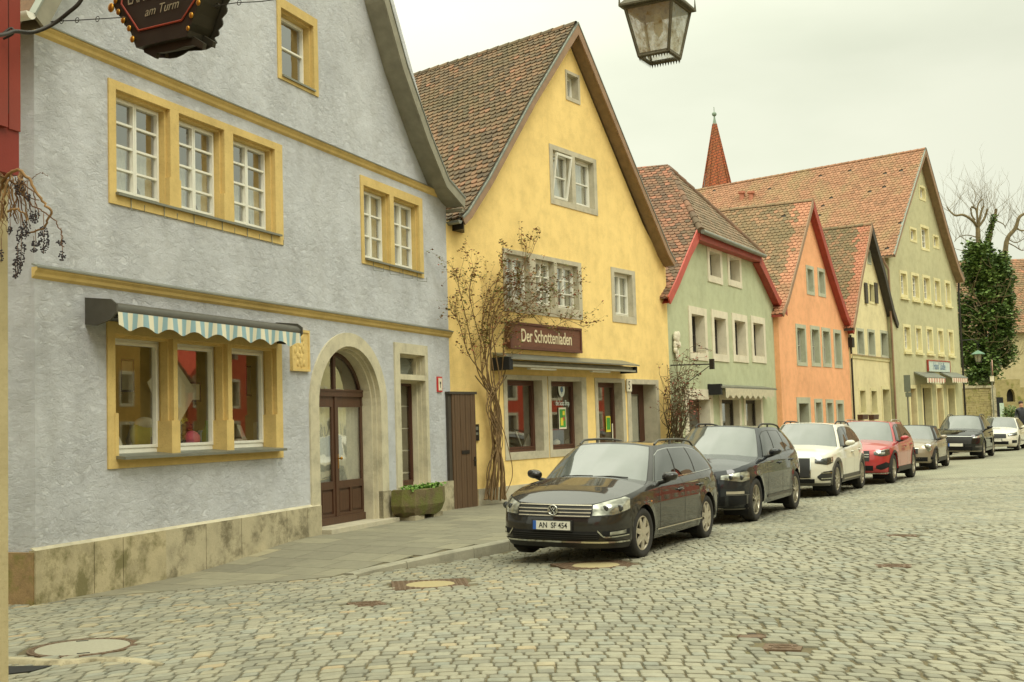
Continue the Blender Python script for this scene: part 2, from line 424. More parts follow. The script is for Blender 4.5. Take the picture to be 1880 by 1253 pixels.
t.l(v, 0, br, 'Vector'); n = t.noise(v, .5, 5, .6); nr = t.ramp(n, 0, [(.3, (.85, .85, .82, 1)), (.7, (1.08, 1.08, 1.05, 1))])
t.setc(t.mix(None, br.outputs[0], nr.outputs[0], 'MULTIPLY', 1.0)); t.set(Roughness=.8); M_COBFAR = t.m
t = NT('pavement_slab'); v = t.obj(); at = t.n('ShaderNodeAttribute'); at.attribute_name = 'rnd'
r = t.ramp(at, 'Fac', [(0, srgb(126, 122, 104)), (.5, srgb(136, 132, 112)), (.85, srgb(146, 141, 118)), (.93, srgb(160, 152, 124)), (1, srgb(166, 157, 128))])
n = t.noise(v, 6, 8, .75); nr = t.ramp(n, 0, [(.3, (.8, .8, .78, 1)), (.7, (1.1, 1.1, 1.08, 1))])
t.setc(t.mix(None, r.outputs[0], nr.outputs[0], 'MULTIPLY', .9)); t.set(Roughness=.85); t.setn(t.bump(n.outputs[0], .3, .006)); M_SLAB = t.m

# open country far around, one sheet to the horizon
mb = MB(M_SOIL); mb.poly([(-900, -700, -.16), (900, -700, -.16), (900, 900, -.16), (-900, 900, -.16)]); struct(mb.build('ground'))
# road base under the setts (soil in the joints)
def sheet(name, mat, xs, ys, fn, dz, keep=lambda x, y: True):
    mb = MB(mat); idx = {}
    for j, y in enumerate(ys):
        for i, x in enumerate(xs):
            idx[i, j] = len(mb.v); mb.v.append((x, y, fn(x, y) + dz))
    for j in range(len(ys) - 1):
        for i in range(len(xs) - 1):
            if keep((xs[i] + xs[i + 1]) / 2, (ys[j] + ys[j + 1]) / 2):
                mb.face((idx[i, j], idx[i + 1, j], idx[i + 1, j + 1], idx[i, j + 1]))
    mb.smooth = True; mb.sm = [True] * len(mb.f); return struct(mb.build(name))
xs = [-14 + .6 * i for i in range(110)]
sheet('road_bed', M_SOIL, xs, [-12 + .7 * i for i in range(66)], roadz, -.017)
sheet('road_far', M_COBFAR, xs, [32.6 + .7 * i for i in range(120)], roadz, -.002)
def is_pave(x, y):
    """inside the slab pavement (behind the kerb, or the feathered edge left of it)"""
    s = s_of(x, y)
    t = y - .45 * s
    if t < 14.1:
        # edge runs diagonally from the blue house corner to the start of the kerb
        return y > 15.55 + .518 * (x + 2.05) and s > 3.0
    return s > ks_(t) + .14
HOLES = []      # (x, y, r, kind) covers let into the setts
def in_cover(x, y):
    for cx, cy, r, k, a in HOLES:
        dx, dy = x - cx, y - cy
        if k == 'round':
            if dx * dx + dy * dy < (r + .03) ** 2: return True
        else:
            c, s = math.cos(a), math.sin(a); lx, ly = dx * c + dy * s, -dx * s + dy * c
            if abs(lx) < r[0] + .03 and abs(ly) < r[1] + .03: return True
    return False
def cover(name, px, py, r, kind, label, mats, rot=0.0, rings=True):
    g = ground(px, py); HOLES.append((g.x, g.y, r, kind, rot))
    o = thing(name, (g.x, g.y, roadz(g.x, g.y)), label, 'manhole cover' if 'manhole' in name else 'valve cover', rot)
    if kind == 'round':
        mb = MB(mats[0]); mb.smooth = False
        mb.lathe([(r * .87, -.02), (r * .87, -.004), (r, -.004), (r * 1.0, -.03)], 40)
        for k in range(40):
            a = 2 * math.pi * k / 40; mb.box(-.008, .008, r * .9, r * .96, -.005, -.001, Matrix.Rotation(a, 4, 'Z'))
        mb.build('rim', o)
        mb = MB(mats[1]); mb.lathe([(0.001, -.004), (r * .5, -.004), (r * .86, -.006), (r * .86, -.03)], 40)
        mb.use(M_BLACK); mb.box(-.05, .05, r * .7, r * .7 + .025, -.01, -.002); mb.box(-.05, .05, -r * .7 - .025, -r * .7, -.01, -.002)
        mb.build('lid', o)
    else:
        a, b = r; mb = MB(mats[0])
        mb.holed(rectp(-a, -b, a, b), [[(.72 * min(a, b) * math.cos(t), .72 * min(a, b) * math.sin(t)) for t in [2 * math.pi * k / 32 for k in range(32)]]], 0)
        mb.v = [(x, z, -.003) for x, y, z in mb.v]
        for i in range(int(2 * a / .06)):
            for j in range(int(2 * b / .06)):
                x, y = -a + .05 + i * .06, -b + .05 + j * .06
                if math.hypot(x, y) > .76 * min(a, b) and abs(x) < a - .02 and abs(y) < b - .02: mb.box(x - .017, x + .017, y - .017, y + .017, -.004, .002)
        for q_ in ((-a, a, -b - .004, -b), (-a, a, b, b + .004), (-a - .004, -a, -b, b), (a, a + .004, -b, b)): mb.box(*q_, -.04, -.002)
        mb.build('frame', o)
        q = .72 * min(a, b); mb = MB(mats[1]); mb.lathe([(.001, -.001), (q * .97, -.002), (q, -.01)], 32)
        if rings:
            mb.use(mats[0])
            for k in (.35, .55, .75): mb.lathe([(q * k, -.002), (q * k, .002), (q * (k + .07), .002), (q * (k + .07), -.002)], 28)
        mb.build('lid', o)
    return o
M_CONC = simple('concrete_lid', srgb(156, 152, 132), .85, var=.08, scale=30, bump=.4, bscale=90)
M_CONCY = simple('concrete_lid_ochre', srgb(164, 150, 110), .85, var=.08, scale=30)
cover('manhole_cover', 152, 1187, .44, 'round', 'round pale concrete manhole cover with cast iron ring in front of the blue house', (M_RUST, M_CONC), .35)
cover('manhole_cover', 790, 1072, (.44, .40), 'rect', 'square studded iron manhole frame with round ochre lid near the start of the kerb', (M_RUST, M_CONCY), .12, False)
cover('manhole_cover', 1094, 1037, (.46, .42), 'rect', 'square studded iron manhole frame with round ochre lid in front of the black estate car', (M_RUST, M_CONCY), .3, False)
cover('valve_cover', 673, 1108, (.17, .17), 'rect', 'small rusty square valve cover left of the square manhole', (M_RUST, M_RUST), .35)
cover('valve_cover', 1381, 1167, .12, 'round', 'small round iron valve cover in the foreground setts', (M_RUST, M_RUST))
cover('valve_cover', 1437, 1187, (.14, .12), 'rect', 'small oblong iron valve cover beside the round one in the foreground', (M_RUST, M_RUST), -.3)
cover('valve_cover', 1655, 983, (.2, .14), 'rect', 'small flat valve cover farthest up the open road', (M_RUST, M_RUST), -.3)
cover('valve_cover', 1640, 1038, (.2, .15), 'rect', 'small dark valve cover in the middle of the open road', (M_RUST, M_RUST), -.3)
# setts laid in gently swinging courses
def course(u, v):
    w_ = u - .5 * (v - 10)
    k = .75 * sstep(0, 1, 1 - max(0, (v - 20)) / 30)
    w_ = u - .5 * 3
    return (u, v - k * 2.7 * math.log(math.cosh((w_ + 1.4) / 2.7)) + .03 * math.sin(u * 1.3 + v * .5) + .07 * math.sin(v * .33 + u * .21))
mb = MB(M_COB); PW, PH = .152, .138
v_ = 5.0
nst = 0
while v_ < 56:
    far = v_ > 27
    ph = PH * ru(.94, 1.06) if not far else PH
    u_ = -9 + ru(0, .2)
    while u_ < 26:
        pw = PW * ru(.78, 1.22)
        uc, vc = u_ + pw / 2, v_ + ph / 2
        x, y = course(uc, vc); u0 = u_; u_ += pw
        if y < 5.4 or y > 33 or x > .47 * y + .6 or x < -.46 * y - .5: continue
        if (is_pave(x, y) and (y - .45 * s_of(x, y) > 14.1 or is_pave(x + .35, y - .35))) or in_cover(x, y) or (s_of(x, y) > ks_(y - .45 * s_of(x, y)) - .09 and y - .45 * s_of(x, y) > 14.1): continue
        if y < 14 and s_of(x, y) > 5.6 + .2 * (y - 13) and y > 13.2: continue
        g = .0052 if not far else .0055
        if rnd() < .45 and x > 1.2 + .25 * (y - 8): u0 += ru(.008, .034)       # wider joints on the right
        jit = lambda: ru(-.0045, .0045)
        z = ru(-.003, .003); tx, ty = ru(-.014, .014), ru(-.012, .012); mb.rv = min(1, max(0, rnd() ** 1.1 * (1.0 if x < 0.5 else .9)))
        def P(a, b, dz):
            X, Y = course(a, b); return (X, Y, roadz(X, Y) + dz + tx * (a - uc) + ty * (b - vc))
        a0, a1, b0, b1 = u0 + g + jit(), u_ - g + jit(), v_ + g * .8 + jit(), v_ + ph - g * .8 + jit()
        b = len(mb.v)
        if y < 19:
            c = .014; o_ = [(a0 + c, b0), (a1 - c, b0), (a1, b0 + c), (a1, b1 - c), (a1 - c, b1), (a0 + c, b1), (a0, b1 - c), (a0, b0 + c)]
            ins = .016; mx, my = (a0 + a1) / 2, (b0 + b1) / 2
            i_ = [(p + (mx - p) * .24, q + (my - q) * .24) for p, q in o_]
            m_ = [(p + (mx - p) * .06, q + (my - q) * .06) for p, q in o_]
            mb.v += [P(p, q, -.024) for p, q in o_] + [P(p, q, z - .0022) for p, q in m_] + [P(p, q, z + .0008) for p, q in i_]
            for k in range(8):
                j = (k + 1) % 8; mb.smooth = False; mb.face((b + k, b + j, b + 8 + j, b + 8 + k)); mb.smooth = True; mb.face((b + 8 + k, b + 8 + j, b + 16 + j, b + 16 + k))
            mb.face(tuple(range(b + 16, b + 24)))
        else:
            o_ = [(a0, b0), (a1, b0), (a1, b1), (a0, b1)]; mx, my = (a0 + a1) / 2, (b0 + b1) / 2
            i_ = [(p + (mx - p) * .2, q + (my - q) * .2) for p, q in o_]
            mb.v += [P(p, q, -.024) for p, q in o_] + [P(p, q, z) for p, q in i_]
            mb.smooth = True
            for k in range(4):
                j = (k + 1) % 4; mb.face((b + k, b + j, b + 4 + j, b + 4 + k))
            mb.face((b + 4, b + 5, b + 6, b + 7))
        nst += 1
    v_ += ph
struct(mb.build('road'))
# pavement: mortar bed, slabs, kerb
def pave_keep(x, y): return is_pave(x, y) and s_of(x, y) < 9
sheet('pavement_bed', M_SOIL, [-9 + .25 * i for i in range(190)], [13.5 + .25 * i for i in range(300)], lambda x, y: swz(x, y), -.012, lambda x, y: is_pave(x, y) and is_pave(x, y - .2) and is_pave(x + .2, y) and s_of(x, y) < 9)
mb = MB(M_SLAB); mb.smooth = False
y_ = 9.9; row = 0
while y_ < 66:
    lw = .5; s_ = ks_(y_) + .16; row += 1; s_ -= (row % 2) * .25
    while s_ < 8.2:
        sw = .62
        cx, cy, m = wl_point(y_ + .2, s_ + sw / 2)
        if (is_pave(cx, cy) or is_pave(cx - .3, cy + .3)) and s_ + .3 < 8.2 and s_ > ks_(y_) - .25:
            g = .005; q = []
            mb.rv = rnd() * .8 if rnd() > .018 else ru(.9, 1)
            for ds, dy in ((g, g), (sw - g, g), (sw - g, lw - g), (g, lw - g)):
                X, Y, _ = wl_point(y_ + dy - .0, max(s_ + ds, ks_(y_) + .17)); q.append((X, Y, swz(X, Y)))
            if y_ < 14.4:
                cl_ = lambda p: p[1] - 15.55 - .518 * (p[0] + 2.05); q2 = []
                for k in range(4):
                    a_, b_ = q[k], q[(k + 1) % 4]; da, db = cl_(a_), cl_(b_)
                    if da >= 0: q2.append(a_)
                    if (da < 0) != (db < 0): tt = da / (da - db); q2.append(tuple(a_[i] + (b_[i] - a_[i]) * tt for i in range(3)))
                q = q2
            nq = len(q)
            if nq >= 3:
                b = len(mb.v); mb.v += q + [(p[0], p[1], p[2] - .03) for p in q]
                mb.face(tuple(range(b + nq - 1, b - 1, -1)))
                for k in range(nq): mb.face((b + k, b + (k + 1) % nq, b + nq + (k + 1) % nq, b + nq + k))
        s_ += sw
    y_ += lw
struct(mb.build('pavement'))
kb = thing('kerb', (0, 0, 0), 'pale granite kerb stones edging the pavement beside the parked cars', 'kerb')
y_ = 14.1; k = 0
while y_ < 64:
    mb = MB(M_KERB); L_ = ru(.85, 1.1) if y_ < 30 else 3.0; rows = []
    for i in range(5):
        yy = y_ + .006 + (L_ - .012) * i / 4; row = []
        def kp(s, zz):
            X, Y, _ = wl_point(yy, s); return (X, Y, zz)
        bend = ks_(yy) - KS
        X, Y, _ = wl_point(yy, KS + .1 + bend); zt = swz(X, Y) + .004
        rows.append([kp(KS + bend - .01, -.2), kp(KS + bend, zt - .018), kp(KS + bend + .018, zt), kp(KS + .15 + bend, zt), kp(KS + .155 + bend, -.2)])
    mb.smooth = False; mb.grid(rows); 
    for rw, f in ((rows[0], 1), (rows[-1], -1)): mb.poly(rw[::f])
    mb.build('kerb_stone', kb); y_ += L_; k += 1
class House:
    def __init__(s, name, P0, P1, label, cat='house'):
        s.P0 = Vector((P0[0], P0[1], 0)); d = Vector((P1[0] - P0[0], P1[1] - P0[1], 0)); s.L = d.length; s.d = d / s.L
        s.inw = Vector((-s.d.y, s.d.x, 0))
        s.e = thing(name, s.P0, label, cat, math.atan2(s.d.y, s.d.x))
        s.B = Vector((0, 1, 0))
    def loc(s, p):          # world -> local
        q = Vector(p) - s.P0; return Vector((q.dot(s.d), q.dot(s.inw), q.z))
    def uv(s, px, py, off=0.0):
        r = ray(px, py); o = CAM - s.P0; n = s.inw
        t = (-off - o.dot(n)) / r.dot(n); q = s.loc(CAM + r * t); return (q.x, q.z)
    def world(s, u, y, z): return s.P0 + s.d * u + s.inw * y + Vector((0, 0, z))
    def rect(s, x0, y0, x1, y1, off=0.0):
        a, b = s.uv(x0, y0, off), s.uv(x1, y1, off); return (a[0], b[1], b[0], a[1])
    def back_dir(s, px, py, u, z):
        """local direction the ridge runs in, from its front end (u, 0, z) through a pixel further back"""
        r = ray(px, py); p = s.loc(CAM + r * ((z - CAM.z) / r.z)); v = p - Vector((u, 0, z)); v.z = 0
        return v / v.y

def trim(H, outer, holes, depth, mat, proud=.02, name='window_surround', rmat=None):
    mb = MB(mat); mb.holed(outer, holes, -proud); mb.reveal(outer, -proud, .01)
    if rmat: mb.use(rmat)
    for h in holes: mb.reveal(h, -proud, depth)
    return mb.build(name, H.e)

def window(H, r, depth, mat, cols=2, rows=3, bar=.028, fr=.055, pane=None, leaf=True, curtain=None, room=.55, name='window', sill=None, back=None, reveal_proud=.02):
    u0, z0, u1, z1 = r; y = depth
    mb = MB(mat); f = fr
    def bx(a, b, c, d, y0=y - .03, y1=y + .03): mb.box(a, b, y0, y1, c, d)
    bx(u0, u0 + f, z0, z1); bx(u1 - f, u1, z0, z1); bx(u0 + f, u1 - f, z1 - f, z1); bx(u0 + f, u1 - f, z0, z0 + f)
    iu0, iu1, iz0, iz1 = u0 + f, u1 - f, z0 + f, z1 - f
    n = 2 if (leaf and cols >= 2) else 1
    lw = (iu1 - iu0) / n; e = f * .62
    for k in range(n):
        a, b = iu0 + k * lw, iu0 + (k + 1) * lw
        bx(a + .003, a + e, iz0, iz1, y - .044, y + .02); bx(b - e, b - .003, iz0, iz1, y - .044, y + .02)
        bx(a + e, b - e, iz1 - e, iz1 - .003, y - .042, y + .02); bx(a + e, b - e, iz0 + .003, iz0 + e, y - .042, y + .02)
        cc = max(1, cols // n)
        for c in range(1, cc):
            x = a + (b - a) * c / cc; bx(x - bar / 2, x + bar / 2, iz0 + e, iz1 - e, y - .032, y + .01)
        for q in range(1, rows):
            z = iz0 + (iz1 - iz0) * q / rows; bx(a + e, b - e, z - bar / 2, z + bar / 2, y - .034, y + .012)
    wdw = mb.build(name, H.e)
    p = MB(pane or M_GLASS); p.poly([(iu0, y + .003, iz0), (iu1, y + .003, iz0), (iu1, y + .003, iz1), (iu0, y + .003, iz1)]); p.build('pane', wdw)
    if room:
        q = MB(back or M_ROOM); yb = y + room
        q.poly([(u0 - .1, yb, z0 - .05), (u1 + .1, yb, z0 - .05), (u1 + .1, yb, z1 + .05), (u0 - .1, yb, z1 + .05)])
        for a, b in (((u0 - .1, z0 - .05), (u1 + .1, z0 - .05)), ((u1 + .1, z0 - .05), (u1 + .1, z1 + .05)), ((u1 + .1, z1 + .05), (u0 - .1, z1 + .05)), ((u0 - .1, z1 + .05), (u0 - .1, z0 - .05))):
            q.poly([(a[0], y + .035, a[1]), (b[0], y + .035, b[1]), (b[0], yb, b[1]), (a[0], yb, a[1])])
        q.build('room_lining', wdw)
    if curtain:
        q = MB(M_CURT); zt = z0 + (z1 - z0) * curtain; q.smooth = True
        for k in range(n):
            a, b = iu0 + k * lw + e * .8, iu0 + (k + 1) * lw - e * .8; N = 28; rws = []
            for i in range(4):
                rw = []
                for j in range(N + 1):
                    t = j / N; x = a + (b - a) * t; w_ = .012 * math.sin(t * 34 + k) + .006 * math.sin(t * 71)
                    zb = iz0 + e + .14 * (z1 - z0) * max(0, math.sin(t * math.pi * 2.0)) ** 1.0 if curtain < .9 else iz0
                    zt2 = zt + .03 * abs(math.sin(t * math.pi * 4))
                    z = zb + (zt2 - zb) * i / 3; rw.append((x, y + .06 + w_, z))
                rws.append(rw)
            q.grid(rws)
        q.build('curtain', wdw)
    return wdw

def walls(H, outline, holes, mat, side_depth=8.0, B=None, zb=-.2, sidemat=None, chamfer=0.0):
    """gable facade with holes plus its side and back walls; outline counter-clockwise in (u, z)"""
    B = B or H.B
    mb = MB(mat); mb.holed(outline, holes, 0.0)
    if sidemat: mb.use(sidemat)
    n = len(outline); D = B * side_depth
    for i in range(n):
        p, q = outline[i], outline[(i + 1) % n]
        mb.poly([(p[0], 0, p[1]), (q[0], 0, q[1]), (q[0] + D.x, D.y, q[1]), (p[0] + D.x, D.y, p[1])])
    mb.poly([(p[0] + D.x, D.y, p[1]) for p in outline])
    return mb.build('wall', H.e)

def tiles_on(mb, prof, y0, y1, B, tw=.18, ex=.16, rv=None, skip=0.0, lift=.035, x_of=None, clip=None, jitter=1.0, cuty=None):
    """courses of beaver-tail tiles. prof: eave -> ridge polyline [(u, z)], laid along B from depth y0 to y1"""
    seg = []; Ls = 0
    for a, b in zip(prof, prof[1:]):
        l = math.hypot(b[0] - a[0], b[1] - a[1]); seg.append((Ls, l, a, b)); Ls += l
    def at(t):
        t = max(-.05, min(Ls - 1e-6, t))
        for s0, l, a, b in seg:
            if t <= s0 + l or (s0, l, a, b) == seg[-1]:
                k = (t - s0) / l; return (a[0] + (b[0] - a[0]) * k, a[1] + (b[1] - a[1]) * k, (b[0] - a[0]) / l, (b[1] - a[1]) / l)
    n = int(Ls / ex); bl = B.length; sgn = 1 if prof[-1][0] > prof[0][0] else -1
    for i in range(n + 1):
        t0 = i * ex
        off = (i % 2) * .5 * tw
        y = y0 + off - tw * .5
        while y < y1:
            ya, yb = max(y0, y + .004), min(y1, y + tw - .004); y += tw
            if yb - ya < .03: continue
            if cuty and not cuty(t0 / Ls, ya): continue
            if skip and rnd() < skip: continue
            j = ru(-.012, .012) * jitter; dz = ru(0, .010) * jitter; ty = ru(-.006, .006) * jitter
            mb.rv = rnd() if rv is None else rv(t0 / Ls, (ya - y0) / (y1 - y0))
            tb = t0 + j; tu = min(t0 + ex * 1.5, Ls)
            if tu - tb < ex * .35: continue
            def pt(t, yy, h):
                u, z, du, dz_ = at(t); nx, nz = -dz_ * sgn, du * sgn
                return (u + nx * h + B.x * yy, yy * 1.0, z + nz * h + ty * (yy - ya) / tw)
            w = yb - ya; arc = [(0.0, .42), (.12, .17), (.30, .03), (.5, 0.0), (.70, .03), (.88, .17), (1.0, .42)]
            top = [pt(tu, ya, .004), pt(tu, yb, .004)]
            bot = [pt(tb + ex * q * .95, ya + w * p, lift + dz) for p, q in arc]
            low = [pt(tb + ex * q * .95, ya + w * p, lift + dz - .028) for p, q in arc]
            b = len(mb.v); mb.v += top + bot + low
            mb.smooth = False; mb.face((b, *[b + 2 + k for k in range(7)], b + 1))
            for k in range(6): mb.face((b + 2 + k, b + 9 + k, b + 10 + k, b + 3 + k))

def roof(H, left, right, yf, depth, B, mat, smat, tw=.18, ex=.16, rv=None, lift=.035, thick=.09, both=False, skip=0, ridge=True, name='roof'):
    """left/right: eave -> ridge profiles (u, z). overhangs the facade to yf (<0)"""
    mb = MB(smat); rd = Vector((B.x, 1, 0))
    def P(p, y, h=0): return (p[0] + B.x * y, y, p[1] - h)
    for prof in (left, right):
        for a, b in zip(prof, prof[1:]):
            mb.use(M_BLACKW if prof is left else mat); mb.rv = .3; mb.poly([P(a, yf), P(b, yf), P(b, depth), P(a, depth)]); mb.use(smat)
            mb.poly([P(a, yf, thick), P(b, yf, thick), P(b, depth, thick), P(a, depth, thick)])
        a = prof[0]; mb.poly([P(a, yf), P(a, depth), P(a, depth, thick), P(a, yf, thick)])
    mb.use(mat); tiles_on(mb, left, yf, depth, rd, tw, ex, rv, skip, lift)
    if both: tiles_on(mb, right, yf, depth, rd, tw, ex, rv, skip, lift)
    o = mb.build(name, H.e)
    if ridge:
        rm = MB(mat); top = left[-1]; y = yf; 
        while y < depth:
            rm.rv = rnd() * .8; L_ = .36; rr = .10
            rows = []
            for yy, k in ((y - .02, 1.12), (y + L_, .95)):
                rows.append([(top[0] + B.x * yy + rr * k * math.cos(a), yy, top[1] - .035 + rr * k * math.sin(a) + ru(-.004, .004)) for a in [math.pi * q / 6 for q in range(7)]])
            rm.smooth = True; rm.grid(rows); y += L_
        rm.build('ridge_tiles', H.e)
    return o

def barge(H, prof, yf, mat, w=.2, th=.035, drop=.02, name='barge_board', side=1, soffit=None, flash=None, wall_y=0.0):
    """verge board hung along a roof profile at the facade side, with the boarded soffit behind it"""
    mb = MB(mat); n = len(prof)
    def nrm(i):
        a, b = prof[max(0, i - 1)], prof[min(n - 1, i + 1)]; l = math.hypot(b[0] - a[0], b[1] - a[1])
        dx, dz = (b[0] - a[0]) / l, (b[1] - a[1]) / l; sg = 1 if prof[-1][0] > prof[0][0] else -1
        return (-dz * sg, dx * sg)
    up = []; lo = []
    for i, p in enumerate(prof):
        nx, nz = nrm(i)
        up.append((p[0] + nx * drop, p[1] + nz * drop)); lo.append((p[0] - nx * (w - drop), p[1] - nz * (w - drop)))
    if abs(prof[-1][0] - prof[0][0]) > .1:     # meet on the ridge line
        up[-1] = (prof[-1][0], prof[-1][1] + drop * 1.5); lo[-1] = (prof[-1][0], prof[-1][1] - w * 1.45)
    for ya, yb in ((yf - th, yf), ):
        mb.grid([[(u, ya, z) for u, z in up], [(u, ya, z) for u, z in lo]])
        mb.grid([[(u, ya, z) for u, z in lo], [(u, yb, z) for u, z in lo]])
        mb.grid([[(u, yb, z) for u, z in lo], [(u, yb, z) for u, z in up]])
        mb.grid([[(u, yb, z) for u, z in up], [(u, ya, z) for u, z in up]])
        for k in (0, -1): mb.poly([(up[k][0], ya, up[k][1]), (lo[k][0], ya, lo[k][1]), (lo[k][0], yb, lo[k][1]), (up[k][0], yb, up[k][1])])
    if soffit:
        mb.use(soffit); mb.grid([[(u + (v[0] - u) * .12, yf + .002, z + (v[1] - z) * .12) for (u, z), v in zip(lo, up)], [(u + (v[0] - u) * .12, wall_y - .004, z + (v[1] - z) * .12) for (u, z), v in zip(lo, up)]])
    if flash:
        mb.use(flash); mb.grid([[(u, yf - th - .012, z + .012) for u, z in up], [(u, yf - th - .012, z - .035) for u, z in up]])
        mb.grid([[(u, yf - th - .012, z + .012) for u, z in up], [(u, yf + .05, z + .012) for u, z in up]])
    return mb.build(name, H.e)

# ================================================================== blue house
HB = House('gabled_house', (-5.31, 13.6), (-1.27, 24.6), 'large lavender grey rough stucco gable house with ochre stone window frames at left')
S = HB.uv
uL, uR = 0.0, S(832, 887)[0]
zs1 = S(100, 497)[1]; zs2 = S(400, 184)[1]       # tops of the two string courses
ze = S(818, 352)[1]
apx = uR / 2; rise = 8.6
lprof = [(-.42, ze - .18), (-.05, ze + .42), (.5, ze + 1.45), (1.3, ze + 2.75), (apx, ze + rise)]
vp = [HB.uv(x, y, .38) for x, y in ((853, 366), (822, 330), (790, 250), (745, 120), (712, 0))]
rprof = [(p[0], p[1]) for p in vp]; rprof[0] = (rprof[0][0] + .0, rprof[0][1])
rprof = rprof + [(apx, ze + rise)]
M_SHOPR = simple('shop_interior', srgb(212, 192, 122), .9, var=.3, scale=1.5)
M_SHOPB = glassmat('shop_glass_clear', (.95, .96, .93, 1), clear=.92)
# upper triple window
o1 = HB.rect(197, 143, 519, 442); o1 = (o1[0], S(197, 372)[1], o1[2], o1[3])
zt, zb_ = S(211, 164)[1], S(211, 353)[1]
def us(*xs, y): return [S(x, y)[0] for x in xs]
a = us(211, y=250) + us(311, 327, y=300) + us(411, 427, y=340) + us(504, y=360)
up3 = [(a[0], zb_, a[1], zt), (a[2], zb_, a[3], zt), (a[4], zb_, a[5], zt)]
o2 = HB.rect(660, 321, 775, 500); o2 = (o2[0], S(665, 484)[1], S(775.5, 440)[0], S(660, 321)[1])
zt2, zb2 = S(666, 340)[1], S(671.7, 474.5)[1]; a = us(667, 714.8, 722, 768, y=410)
up2 = [(a[0], zb2, a[1], zt2), (a[2], zb2, a[3], zt2)]
o3 = (S(508, 60)[0], S(509.5, 143)[1], S(582, 100)[0], S(510, -6)[1])
at1 = (S(514.5, 60)[0], S(514, 135)[1], S(574.5, 100)[0], S(514.5, 14)[1])
o4 = (S(196, 760)[0], S(196, 862)[1], S(517.5, 760)[0], S(200, 590)[1])
zt4, zb4 = S(210, 613)[1], S(211, 838)[1]; a = us(210, 317, 324.6, 417, 424.5, 507, y=740)
sh3 = [(a[0], zb4, a[1], zt4), (a[2], zb4, a[3], zt4), (a[4], zb4, a[5], zt4)]
# arched doorway
au0, au1 = S(568, 800)[0], S(710, 800)[0]; iu0, iu1 = S(584, 800)[0], S(698, 800)[0]
zsp = S(700, 745)[1]; gz = -.15
def arch(u0, u1, zs, zb, rise_=None, n=22):
    c, r_ = (u0 + u1) / 2, (u1 - u0) / 2; rz = rise_ or r_
    return [(u0, zb), (u1, zb)] + [(c + r_ * math.cos(math.pi * k / n), zs + rz * math.sin(math.pi * k / n)) for k in range(n + 1)]
ztop_o = S(642, 612)[1] - zsp; ztop_i = S(636, 636)[1] - zsp
dz0 = S(640, 958)[1]
arch_o = arch(au0, au1, zsp, gz, ztop_o); arch_i = arch(iu0, iu1, zsp, gz, ztop_i)
# tall narrow window
o5 = (S(725, 760)[0], gz, S(785.5, 760)[0], S(725, 629)[1])
nw_hi = (S(732, 670)[0], S(732, 687)[1], S(778, 670)[0], S(732, 649)[1]); nw_lo = (nw_hi[0], S(735, 899)[1], nw_hi[2], S(732, 697)[1])
outline = [(uL, gz), (uR, gz), (uR, ze)] + [(apx, ze + rise - .1)] + [(uL, ze)]
# the wall follows the flared verge on the left
cut = [rectp(o1[0] + .02, o1[1] + .02, o1[2] - .02, o1[3] - .02), rectp(o2[0] + .02, o2[1] + .02, o2[2] - .02, o2[3] - .02), rectp(o3[0] + .02, o3[1] + .02, o3[2] - .02, o3[3] - .02),
       rectp(o4[0] + .02, o4[1] + .02, o4[2] - .02, o4[3] - .02)]
def inset(loop, d):
    c = Vector((sum(p[0] for p in loop) / len(loop), sum(p[1] for p in loop) / len(loop))); return [(p[0] + (c.x - p[0]) * d, p[1] + (c.y - p[1]) * d) for p in loop]
gzz = -.14
ai = [(p[0], p[1] if p[1] > gz + .01 else gzz) for p in inset(arch_o, .02)]
cut += [ai, rectp(o5[0] + .02, gzz, o5[2] - .02, o5[3] - .02)]
walls(HB, outline, cut, M_BLUE, 9.5)
trim(HB, rectp(*o1), [rectp(*r) for r in up3], .22, M_OCHRE)
trim(HB, rectp(*o2), [rectp(*r) for r in up2], .22, M_OCHRE)
trim(HB, rectp(*o3), [rectp(*at1)], .24, M_OCHRE)
trim(HB, rectp(*o4), [rectp(*r) for r in sh3], .30, M_OCHRE)
for r in up3: window(HB, r, .17, M_WHITE, 2, 4, curtain=.5)
for r in up2: window(HB, r, .17, M_WHITE, 2, 3, curtain=.96)
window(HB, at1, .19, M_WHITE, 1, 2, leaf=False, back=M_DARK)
for r in sh3:
    window(HB, (r[0] - .02, r[1] + .02, r[2] + .02, r[3]), .24, M_WHITE, 1, 1, fr=.065, pane=M_SHOPB, leaf=False, room=None)
def shop_room(H, ua, ub, z0, z1, y0, y1, mat):
    mb = MB(mat); mb.poly([(ua, y1, z0), (ub, y1, z0), (ub, y1, z1), (ua, y1, z1)])
    for p, q in (((ua, z0), (ub, z0)), ((ub, z0), (ub, z1)), ((ub, z1), (ua, z1)), ((ua, z1), (ua, z0))): mb.poly([(p[0], y0, p[1]), (q[0], y0, q[1]), (q[0], y1, q[1]), (p[0], y1, p[1])])
    return mb.build('shop_interior', H.e)
shop_room(HB, sh3[0][0] - .3, sh3[2][2] + 1.2, sh3[0][1] - .06, sh3[0][3] + .1, .305, 2.2, M_SHOPR)
